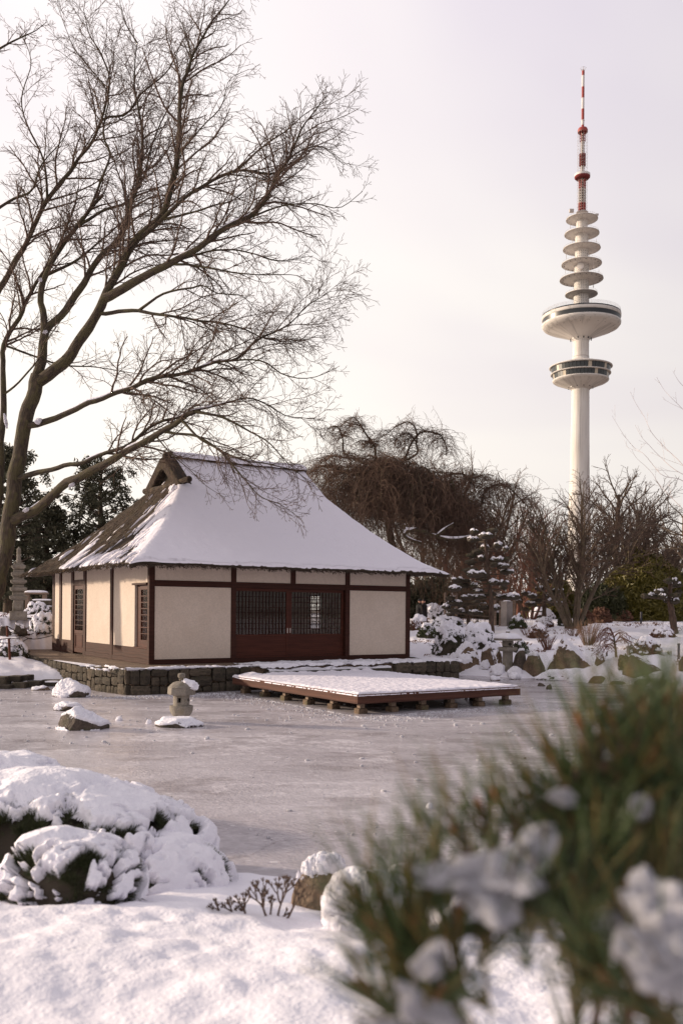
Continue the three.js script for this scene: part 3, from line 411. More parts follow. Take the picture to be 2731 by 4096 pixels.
// ---------------------------------------------------------------- stone terrace, steps and deck
{
  const T = thing('stone_terrace', 'low terrace of rough dark stones under the tea house, its gravel edge rimmed with snow', 'terrace', V(HX, 0, -HD), TH), R = rng(21);
  const sh = new THREE.Shape(TER.map(([s, q]) => new THREE.Vector2(s, q))), fg = new THREE.ExtrudeGeometry(sh, { depth: BASE + 0.15, bevelEnabled: false }); fg.rotateX(-Math.PI / 2); fg.translate(0, -0.15, 0); fg.scale(0.985, 0.995, 0.985);
  part('gravel_floor', boxUV(fg), M.gravel, T);
  const proto = [0, 1, 2, 3, 4, 5].map((k) => { const g = new THREE.BoxGeometry(1, 1, 1, 3, 3, 2), p = g.attributes.position; for (let i = 0; i < p.count; i++) { const x = p.getX(i), y = p.getY(i), z = p.getZ(i), r = 1 - 0.1 * Math.pow(Math.abs(2 * x), 3) * Math.pow(Math.abs(2 * y), 3); p.setXYZ(i, x * r + 0.05 * vn3(y * 2 + k * 9, z * 2, 1), y * r + 0.05 * vn3(x * 2 + k * 7, z * 2, 2), z * (Math.abs(x) > 0.4 || Math.abs(y) > 0.4 ? 0.8 : 1) + 0.06 * vn3(x * 3, y * 3, k * 5)); } g.computeVertexNormals(); return boxUV(g); });
  function wall(a, b, yTop, yBot, irregular) {                       // stones along the line a-b in house measures
    const L = Math.hypot(b[0] - a[0], b[1] - a[1]), ux = (b[0] - a[0]) / L, uq = (b[1] - a[1]) / L, turn = Math.atan2(uq, ux), cols = []; let x = 0;
    const put = (x0, x1, y0, y1) => { const m = part('stone', proto[Math.floor(R() * 6)], M.wallStone[Math.floor(R() * R() * 4)], T), g = 0.02, c = (x0 + x1) / 2; m.position.set(a[0] + ux * c + uq * -0.0, (y0 + y1) / 2, -(a[1] + uq * c)); m.scale.set(x1 - x0 - g, y1 - y0 - g, 0.2 + 0.05 * R()); m.rotation.set((R() - 0.5) * 0.05, turn + (R() < 0.5 ? Math.PI : 0) + (R() - 0.5) * 0.06, (R() - 0.5) * (irregular ? 0.14 : 0.04)); };
    while (x < L - 0.05) { const w = Math.min(L - x, irregular ? 0.2 + 0.24 * R() : 0.26 + 0.3 * R()); let y = yBot; const n = irregular ? 2 + Math.floor(R() * 2.4) : 2 + Math.floor(R() * 1.5), cuts = [...Array(n - 1)].map((_, i) => (i + 1) / n + (R() - 0.5) * 0.3 / n); let lo = 0;
      for (const c of [...cuts, 1]) { const y0 = lerp(yBot, yTop, lo), y1 = lerp(yBot, yTop, c); if (w > 0.3 && R() < 0.5) { const m = x + w * (0.4 + 0.2 * R()); put(x, m, y0, y1); put(m, x + w, y0, y1); } else put(x, x + w, y0, y1); lo = c; }
      x += w; }
  }
  wall([-1.5, 3.5], [-1.25, 0], BASE, -0.05, true); wall([-1.25, 0], [-1.0, -1.45], BASE, -0.05, true); wall([-1.35, 6], [-1.5, 3.5], BASE, 0.1, true);
  wall([-1.0, -1.45], [1.95, -1.45], BASE, -0.05, false); wall([6.2, -1.45], [8.35, -1.45], BASE, -0.05, false); wall([8.35, -1.45], [8.6, 2.2], BASE, -0.05, false); wall([1.95, -1.45], [6.2, -1.45], 0.2, -0.05, false);
  // thin snow on the terrace, deeper along its rim
  const sn = (s0, s1, q0, q1, n, k, f, y = BASE) => gridGeo(steps(s0, s1, n), steps(q0, q1, k), (s, q) => { const t = f(s, q); return [s, y + (t > 0 ? t : t * 2 - 0.01), -q]; }, (s, q) => f(s, q) > 0);
  part('terrace_snow', sn(-1.1, 8.5, -1.56, -0.02, 420, 60, (s, q) => { const n = fbm3(s * 3, q * 6, 3, 4), n2 = fbm3(s * 12, q * 12, 7, 3), rim = sstep(-1.2, -1.42, q) * sstep(-1.58, -1.5, q); const m = Math.max(rim * (0.75 + n + 0.6 * n2), sstep(2.0, 3.4, s - q) * sstep(-0.08, -0.3, q) * (0.55 + n * 0.9 + n2 * 0.5) - 0.15); return 0.05 * (m - 0.25) * (q < -1.53 ? -1 : 1); }), M.snow, T);
  part('terrace_snow', sn(-1.6, -1.05, -1.4, 2.6, 24, 160, (s, q) => 0.05 * (sstep(0.5, -0.2, q) * sstep(0.26, 0.02, s - lerp(-1.0, -1.4, (q + 1.45) / 4)) * (0.8 + fbm3(s * 8, q * 4, 5, 4) * 1.6) - 0.3) * (s < lerp(-1.02, -1.44, (q + 1.45) / 4) ? -1 : 1)), M.snow, T);
  part('terrace_snow', sn(7.9, 8.7, -1.4, 6, 30, 100, (s, q) => 0.06 * (0.5 + fbm3(s * 3, q * 3, 9, 3)) * (s > 8.55 ? -1 : 1)), M.snow, T);

  const S = thing('stone_steps', 'two broad stone steps with loose snow between the tea house doors and the deck', 'steps', V(HX, 0, -HD), TH);
  part('step_slab', hb(1.9, 6.3, 0.3, BASE + 0.012, -0.95, -0.55, 0.015), M.wallStone[2], S); part('step_slab', hb(2.35, 6.0, 0.18, 0.44, -1.66, -0.96, 0.02), M.wallStone[0], S);
  part('step_snow', sn(2.4, 6.0, -1.67, -0.95, 220, 40, (s, q) => 0.045 * (0.9 + fbm3(s * 4, q * 6, 4, 4) * 1.5 + 0.9 * sstep(-1.2, -0.98, q) * (0.5 + fbm3(s * 5, 1, 1, 3) * 2) - sstep(2.75, 2.4, s) * (1 + q + 0.6)) * (q < -1.645 || q > -0.965 ? -1 : 1), 0.44), M.snow, S);
  part('step_snow', sn(1.95, 6.25, -0.95, -0.56, 220, 16, (s, q) => 0.03 * (0.5 + fbm3(s * 3, q * 7, 24, 4) * 1.6) * (q < -0.93 ? -1 : 1), BASE + 0.012), M.snow, S);

  const D = thing('wooden_deck', 'low red-brown wooden deck on stubby posts, covered in even snow', 'deck', V(HX, 0, -HD), TH);
  const d0 = 1.3, d1 = 5.35, q0 = -7.15, q1 = -1.9, top = 0.375;
  for (let i = 0; i < 26; i++) part('plank', hb(d0 + 0.05, d1 - 0.05, top - 0.04, top, lerp(q0 + 0.05, q1, i / 26), lerp(q0 + 0.05, q1, (i + 0.94) / 26), 0.004), M.deckWood, D);
  part('fascia_board', hb(d0, d0 + 0.045, top - 0.175, top + 0.004, q0 + 0.045, q1, 0.006), M.deckWood, D); part('fascia_board', hb(d0, d1, top - 0.175, top + 0.004, q0, q0 + 0.045, 0.006), M.deckWood, D); part('fascia_board', hb(d1 - 0.045, d1, top - 0.175, top + 0.004, q0 + 0.045, q1, 0.006), M.deckWood, D);
  for (let i = 0; i < 6; i++) for (let j = 0; j < 6; j++) { const s = lerp(d0 + 0.22, d1 - 0.22, i / 5), q = lerp(q0 + 0.22, q1 - 0.25, j / 5); if (i && j && i < 5) continue; const p = part('deck_post', hb(s - 0.055, s + 0.055, 0.1, top - 0.1, q - 0.055, q + 0.055, 0.006), M.greyWood, D); part('footing', hb(s - 0.1, s + 0.1, -0.03, 0.105, q - 0.1, q + 0.1, 0.03), M.rock, p); }
  for (let j = 0; j < 6; j++) { const q = lerp(q0 + 0.22, q1 - 0.25, j / 5); part('joist', hb(d0 + 0.05, d1 - 0.05, top - 0.13, top - 0.045, q - 0.04, q + 0.04, 0.004), M.deckWood, D); }
  part('deck_snow', sn(d0 - 0.01, d1 + 0.01, q0 - 0.01, q1, 260, 260, (s, q) => { const e = Math.min(s - d0 + 0.01, d1 + 0.01 - s, q - q0 + 0.01), n = fbm3(s * 2, q * 2, 14, 3), f = fbm3(s * 13, q * 13, 19, 3); return (0.04 + 0.018 * n + 0.012 * f) * sstep(0.0, 0.09, e + 0.03 * f) - (e < 0.012 + 0.05 * Math.max(0, f) ? 0.01 : 0) + 0.035 * sstep(-2.3, -1.95, q) * (0.6 + fbm3(s * 6, 2, 2, 3) * 1.8); }, top), M.roofSnow, D);
}
// ---------------------------------------------------------------- the television tower beyond the park
{
  const D = 485, k = D / F, c0 = at(2324, 1100, D), G0 = 1.6;
  const tower = thing('television_tower', 'tall white television tower with two saucer platforms, stacked discs and a red and white mast', 'tower', V(c0.x, G0, c0.z));
  const zy4 = (y) => 200 + y / 2.613, zy5 = (y) => 1050 + y / 2.24, hgt = (py) => EYE - D * ray(2324 - (py - 1100) * 0.0077, py)[1] - G0;
  const A = (y) => hgt(zy4(y)), B = (y) => hgt(zy5(y)), ra = (r) => r / 2.613 * k, rb = (r) => r / 2.24 * k;
  const conc = std({ map: tex(512, 512, (x, y) => { const st = sstep(0.1, 0.45, fbm2(x * 60, y * 5, 60, 5, 4, 301)), g = fbm2(x * 8, y * 8, 8, 8, 4, 305); return mulc(mixc([0.76, 0.725, 0.695], [0.66, 0.61, 0.57], clamp(0.4 + g * 0.8)), 1 - 0.24 * st); }, true, 1, 1), roughness: 0.8 });
  const rim = std({ color: lin(0.42, 0.36, 0.31) }), dark = std({ color: lin(0.02, 0.024, 0.03), roughness: 0.35 }), grey = std({ color: lin(0.5, 0.45, 0.42) }), glassD = new THREE.MeshPhysicalMaterial({ color: lin(0.035, 0.04, 0.045), roughness: 0.3 }), blind = std({ color: lin(0.5, 0.43, 0.34), roughness: 0.4 });
  const red = std({ color: lin(0.34, 0.055, 0.048), roughness: 0.6 }), redDark = std({ color: lin(0.22, 0.04, 0.042) }), white = std({ color: lin(0.75, 0.71, 0.70) });
  const P = (n, pts, m, seg = 64, par = tower) => part(n, lathe(pts, seg), m, par);
  const cyl = (n, r, y0, y1, m, par) => P(n, [[0, y0], [r, y0], [r, y1], [0, y1]], m, 40, par);
  // shaft
  P('shaft', [[6.6, 0], [5.6, B(2240)], [rb(85), B(1900)], [rb(80), B(1500)], [rb(77), B(1135)], [rb(76), B(1100)]], conc);
  P('shaft', [[rb(76), B(880)], [rb(75), B(862)], [rb(71), B(845)], [rb(70), B(680)]], conc);
  P('collar', [[rb(72), B(852)], [rb(73.5), B(850)], [rb(73.5), B(846)], [rb(71), B(844)]], grey);
  for (const [y0, y1, r] of [[400, 280, 67], [260, 160, 64], [115, 10, 62]]) P('shaft', [[rb(r), B(y0 + 12)], [rb(r), B(y1 - 12)]], conc);
  for (const [y0, y1, r] of [[2350, 2230, 71], [2190, 2080, 68], [2040, 1920, 67], [1880, 1770, 57]]) P('shaft', [[ra(r), A(y0 + 10)], [ra(r), A(y1 - 15)]], conc);
  // discs, widest at the bottom
  const disc = (r, y, t) => { P('disc', [[0, y - t * 0.2], [r * 0.42, y - t * 0.55], [r * 0.98, y - 0.18]], conc); P('disc_top', [[r * 0.98, y - 0.19], [r, y - 0.02], [r, y + 0.22], [r * 0.97, y + 0.28], [0, y + 0.4]], conc); P('disc_rim', [[r * 0.985, y - 0.16], [r * 1.005, y - 0.12], [r * 1.005, y + 0.05], [r * 0.985, y + 0.06]], rim); };
  const discs = [[rb(142), B(288)], [rb(190), B(153)], [ra(205), A(2240)], [ra(191), A(2080)], [ra(177), A(1925)], [ra(162), A(1772)]]; discs.forEach(([r, y]) => disc(r, y, 0.9));
  { // rows of mounting holes, railings, lamps under the discs
    const holes = [], rail = [], b = new Buf(), hg = new THREE.CylinderGeometry(0.16, 0.16, 0.12, 6); hg.rotateX(Math.PI / 2);
    for (const [y0, y1, r, n, rows] of [[B(395), B(305), rb(67), 26, 7], [B(245), B(175), rb(64), 26, 6], [B(95), B(35), rb(62), 26, 5], [A(2330), A(2270), ra(71), 24, 4], [A(2170), A(2120), ra(68), 20, 3], [A(2030), A(1960), ra(67), 4, 3], [A(1870), A(1800), ra(57), 4, 2]]) for (let i = 0; i < n; i++) for (let j = 0; j < rows; j++) { const a = i / n * 6.283, y = lerp(y0, y1, j / Math.max(1, rows - 1)); holes.push(mat4(V(Math.sin(a) * r, y, Math.cos(a) * r), 0, a, 0, 1, 1.25, 1)); }
    for (const [r, y] of [discs[1], discs[2]]) for (let i = 0; i < 20; i++) { const a = i / 20 * 6.283; holes.push(mat4(V(Math.sin(a) * r * 0.86, y - 0.28, Math.cos(a) * r * 0.86), Math.PI / 2, 0, 0, 2, 2, 2)); }
    for (let i = 0; i < 24; i++) { const a = i / 24 * 6.283, r = rb(285), y = B(602); holes.push(mat4(V(Math.sin(a) * r, y, Math.cos(a) * r), -1.05, a, 0, 2.6, 2.6, 1.2).premultiply(new THREE.Matrix4())); }
    for (let i = 0; i < 12; i++) { const a = i / 12 * 6.283; holes.push(mat4(V(Math.sin(a) * rb(92), B(692), Math.cos(a) * rb(92)), 0, a, 0, 2.4, 3, 3)); holes.push(mat4(V(Math.sin(a) * rb(110), B(1122), Math.cos(a) * rb(110)), 0, a, 0, 2, 2.5, 3)); }
    stuffPart('mounting_holes', hg, dark, holes, tower);
    const ring = (r, y, w, mat, name) => { const cv = []; for (let i = 0; i <= 60; i++) cv.push(V(Math.sin(i / 60 * 6.2832) * r, y, Math.cos(i / 60 * 6.2832) * r)); const q = new Buf(); q.tube(cv, cv.map(() => w), 4); return q; };
    const rb2 = []; for (const [r, y] of discs) rb2.push(ring(r * 0.96, y + 1.1, 0.04).geo()); for (const y of [0.55, 1.1, 1.65]) rb2.push(ring(rb(338), B(470) + y, 0.05).geo());
    for (const [r, y] of [...discs, [rb(345), B(466) - 0.1]]) for (let i = 0; i < 40; i++) { const a = i / 40 * 6.283, q = new Buf(); q.tube([V(Math.sin(a) * r * 0.965, y, Math.cos(a) * r * 0.965), V(Math.sin(a) * r * 0.965, y + 1.3, Math.cos(a) * r * 0.965)], [0.04, 0.04], 3); rb2.push(q.geo()); }
    part('railing', merged(rb2), grey, tower);
  }
  // upper platform
  P('upper_platform', [[rb(72), B(705)], [rb(78), B(692)], [rb(90), B(682)], [rb(300), B(600)], [rb(330), B(585)], [rb(338), B(572)], [rb(340), B(568)]], conc, 96);
  P('platform_band', [[rb(336), B(574)], [rb(344), B(566)], [rb(345), B(551)], [rb(335), B(548)]], conc, 96);
  P('platform_glazing', [[rb(338), B(550)], [rb(340), B(508)]], dark, 96);
  P('platform_band', [[rb(334), B(512)], [rb(345), B(509)], [rb(346), B(484)], [rb(340), B(480)], [rb(70), B(474)]], conc, 96);
  P('platform_edge', [[rb(341), B(483)], [rb(345), B(482)], [rb(344), B(472)], [rb(335), B(470)], [rb(60), B(466)]], dark, 96);
  // lower platform: two glazed storeys
  P('lower_platform', [[rb(76), B(1145)], [rb(88), B(1132)], [rb(225), B(1078)], [rb(243), B(1066)], [rb(247), B(1058)], [rb(246), B(1052)], [rb(236), B(1050)], [rb(200), B(1049)]], conc, 96);
  P('platform_roof', [[rb(225), B(1003)], [rb(255), B(1007)], [rb(264), B(1003)], [rb(263), B(997)], [rb(235), B(990)], [rb(200), B(988)]], conc, 96);
  P('platform_roof', [[rb(235), B(935)], [rb(266), B(948)], [rb(277), B(943)], [rb(275), B(936)], [rb(200), B(912)], [rb(90), B(880)], [rb(74), B(862)]], conc, 96);
  for (const [r, y0, y1] of [[243, 1054, 1003], [256, 996, 938]]) for (let i = 0; i < 48; i++) { const a = (i + 0.5) / 48 * 6.2832, w = 2 * rb(r) * Math.tan(Math.PI / 48), g = new THREE.BoxGeometry(w * 0.93, B(y1) - B(y0), 0.15); const p = part('pane', g, (i * 7 + (r === 243 ? 3 : 0)) % 17 < 2 ? blind : glassD, tower); p.position.set(Math.sin(a) * rb(r), (B(y0) + B(y1)) / 2, Math.cos(a) * rb(r)); p.rotation.y = a; p.rotation.order = 'YXZ'; p.rotation.x = 0.12; }
  // dishes and aerials on the discs
  const dish = (a, r, y, s) => { const d = part('dish', lathe([[0, 0], [s * 0.6, 0.1 * s], [s, 0.35 * s], [s * 1.02, 0.5 * s], [0, 0.5 * s]], 20), white, tower); d.position.set(Math.sin(a) * r, y, Math.cos(a) * r); d.rotation.order = 'YXZ'; d.rotation.y = a; d.rotation.x = Math.PI / 2; };
  dish(-0.35, ra(80), A(2290), 1.7); dish(-0.5, ra(80), A(2250), 1.0); dish(1.25, rb(100), B(225), 0.8); dish(0.1, rb(60), B(845), 0.5);
  const pole = (a, r, y, h, w = 0.09, m = grey) => { const b = new Buf(); b.tube([V(Math.sin(a) * r, y, Math.cos(a) * r), V(Math.sin(a) * r, y + h, Math.cos(a) * r)], [w, w], 5); part('aerial', b.geo(), m, tower); };
  pole(-1.1, rb(185), B(130), 4.6); pole(0.5, rb(150), B(100), 5); pole(1.3, rb(150), B(100), 1.4); pole(-1.2, ra(190), A(2210), 4.5, 0.12); pole(0.6, ra(100), A(2200), 4, 0.1); pole(-0.9, ra(160), A(2050), 2, 0.1); pole(-0.6, ra(110), A(1880), 6.2, 0.1); pole(-1, ra(170), A(1905), 2, 0.12); pole(0.9, ra(160), A(2060), 2.4, 0.08);
  { const b = part('equipment_box', bx(2.2, 1.6, 1.6, 0, 0, 0, 0.1), grey, tower); b.position.set(-ra(117), A(1695), 1.5); const c = part('equipment_box', bx(1.6, 0.8, 1.2, 0, 0, 0, 0.1), grey, tower); c.position.set(ra(150), A(1728), 1); }
  // mast
  const wires = (r, y0, y1, n, name) => { const gs = []; for (let i = 0; i < n; i++) { const a = i / n * 6.2832, q = new Buf(); q.tube([V(Math.sin(a) * r, y0, Math.cos(a) * r), V(Math.sin(a) * r, y1, Math.cos(a) * r)], [0.05, 0.05], 3); gs.push(q.geo()); } const m = Math.round((y1 - y0) / 1.6); for (let j = 0; j <= m; j++) { const q = new Buf(), cv = steps(0, 6.2832, 24).map((a) => V(Math.sin(a) * r, lerp(y0, y1, j / m), Math.cos(a) * r)); q.tube(cv, cv.map(() => 0.035), 3); gs.push(q.geo()); } part(name, merged(gs), grey, tower); };
  wires(ra(52), A(1310), A(860), 12, 'mast_cage'); wires(ra(52), A(1700), A(1370), 12, 'mast_cage');
  const core = (y0, y1, m, r, n = 6) => { const gs = []; for (let i = 0; i < n; i++) { const a = i / n * 6.2832 + 0.3, g = new THREE.BoxGeometry(0.34, A(y1) - A(y0), 0.3); g.rotateY(a); g.translate(Math.sin(a) * r, (A(y0) + A(y1)) / 2, Math.cos(a) * r); gs.push(g); const x = new THREE.BoxGeometry(0.3, 0.3, r * 2); x.rotateY(a); for (let y = A(y0) + 0.5; y < A(y1); y += 1.3) { const z = x.clone(); z.translate(0, y, 0); gs.push(z); } } part('mast_lattice', merged(gs), m, tower); };
  core(960, 870, red, ra(27)); core(1090, 960, white, ra(20)); core(1215, 1085, redDark, ra(30), 9); core(1300, 1215, white, ra(22)); core(1450, 1365, red, ra(36), 8); core(1610, 1450, grey, ra(36), 8); core(1700, 1600, red, ra(38), 9);
  cyl('mast_core', ra(9), A(1710), A(870), grey);
  P('mast_cap', [[0, A(858)], [ra(46), A(868)], [ra(52), A(855)], [ra(52), A(835)], [ra(44), A(820)], [ra(22), A(808)], [ra(13), A(800)], [ra(13), A(786)], [0, A(786)]], red, 32);
  P('mast_gallery', [[ra(20), A(1345)], [ra(66), A(1350)], [ra(80), A(1335)], [ra(80), A(1322)]], redDark, 40); P('mast_gallery', [[ra(79), A(1326)], [ra(80), A(1322)], [ra(80), A(1300)], [ra(77), A(1298)], [ra(10), A(1310)]], white, 40);
  P('mast_foot', [[0, A(1712)], [ra(60), A(1708)], [ra(60), A(1696)], [0, A(1694)]], grey, 32);
  for (const [y0, y1, m] of [[786, 735, white], [735, 617, red], [617, 502, white], [502, 386, red], [386, 268, white], [268, 218, red]]) cyl('mast_pole', ra(y0 > 700 ? 15 : 14.4), A(y0), A(y1), m);
  P('mast_ring', [[ra(14), A(745)], [ra(18), A(743)], [ra(18), A(735)], [ra(14), A(733)]], white, 24);
  { const gs = [], r = ra(28); for (const y of [190, 212]) { const q = new Buf(), cv = steps(0, 6.2832, 20).map((a) => V(Math.sin(a) * (y === 190 ? r : r * 0.6), A(y), Math.cos(a) * (y === 190 ? r : r * 0.6))); q.tube(cv, cv.map(() => 0.06), 4); gs.push(q.geo()); } for (let i = 0; i < 6; i++) { const a = i * 1.047, q = new Buf(); q.tube([V(Math.sin(a) * r * 0.5, A(218), Math.cos(a) * r * 0.5), V(Math.sin(a) * r, A(190), Math.cos(a) * r)], [0.06, 0.06], 4); gs.push(q.geo()); } const q = new Buf(); q.tube([V(0, A(220), 0), V(0, A(172), 0)], [0.15, 0.06], 4); gs.push(q.geo()); part('mast_tip', merged(gs), grey, tower); }
}
// ---------------------------------------------------------------- bare trees
function wander(R, d, amt) { d.x += (R() - 0.5) * amt; d.y += (R() - 0.5) * amt; d.z += (R() - 0.5) * amt; return d.normalize(); }
function aside(R, dir, ang, az) { const a = V(Math.abs(dir.y) < 0.95 ? 0 : 1, Math.abs(dir.y) < 0.95 ? 1 : 0, 0).cross(dir).normalize(), b = V().crossVectors(dir, a); return dir.clone().multiplyScalar(Math.cos(ang)).addScaledVector(a, Math.sin(ang) * Math.cos(az)).addScaledVector(b, Math.sin(ang) * Math.sin(az)).normalize(); }
// o: per level arrays n (children per metre), lr (child length ratio), ang, wig, up; tip: thinnest radius; bufs: per level
function grow(R, o, p, dir, len, r0, lvl) {
  const seg = Math.max(2, Math.ceil(len / o.step[lvl])), pts = [p.clone()], rad = [r0], q = p.clone(), d = dir.clone(), r1 = lvl >= o.max ? o.tip : Math.max(o.tip, r0 * 0.35);
  for (let i = 1; i <= seg; i++) { wander(R, d, o.wig[lvl]); d.y += o.up[lvl] / seg; d.normalize(); q.addScaledVector(d, len / seg); pts.push(q.clone()); rad.push(lerp(r0, r1, i / seg)); }
  o.bufs[lvl].tube(pts, rad, o.sides[lvl]);
  sprout(R, o, pts, rad, len, lvl);
}
function sprout(R, o, pts, rad, len, lvl, t0 = o.t0 ?? 0.15) {
  if (lvl >= o.max) return; const n = Math.max(1, Math.round(o.n[lvl] * len * (0.8 + 0.4 * R()))); let az = R() * 6.28;
  for (let k = 0; k < n; k++) {
    const t = t0 + (1 - t0) * ((k + R() * 0.9) / n), f = Math.min(pts.length - 1.001, t * (pts.length - 1)), i = Math.floor(f), p = pts[i].clone().lerp(pts[i + 1], f - i), T = V().subVectors(pts[i + 1], pts[i]).normalize(); az += 2.4 + (R() - 0.5);
    const L = Math.min(o.lmax[lvl], Math.max(o.lmin[lvl], len * o.lr[lvl])) * (1.15 - 0.6 * t) * (0.55 + 0.75 * R()), c = aside(R, T, o.ang[lvl] * (0.7 + 0.6 * R()), az); if (o.out) c.addScaledVector(o.out, 0.25).normalize();
    grow(R, o, p, c, L, Math.max(o.tip, Math.min(lerp(rad[i], rad[i + 1], f - i) * 0.62, o.rmax[lvl])), lvl + 1);
  }
}
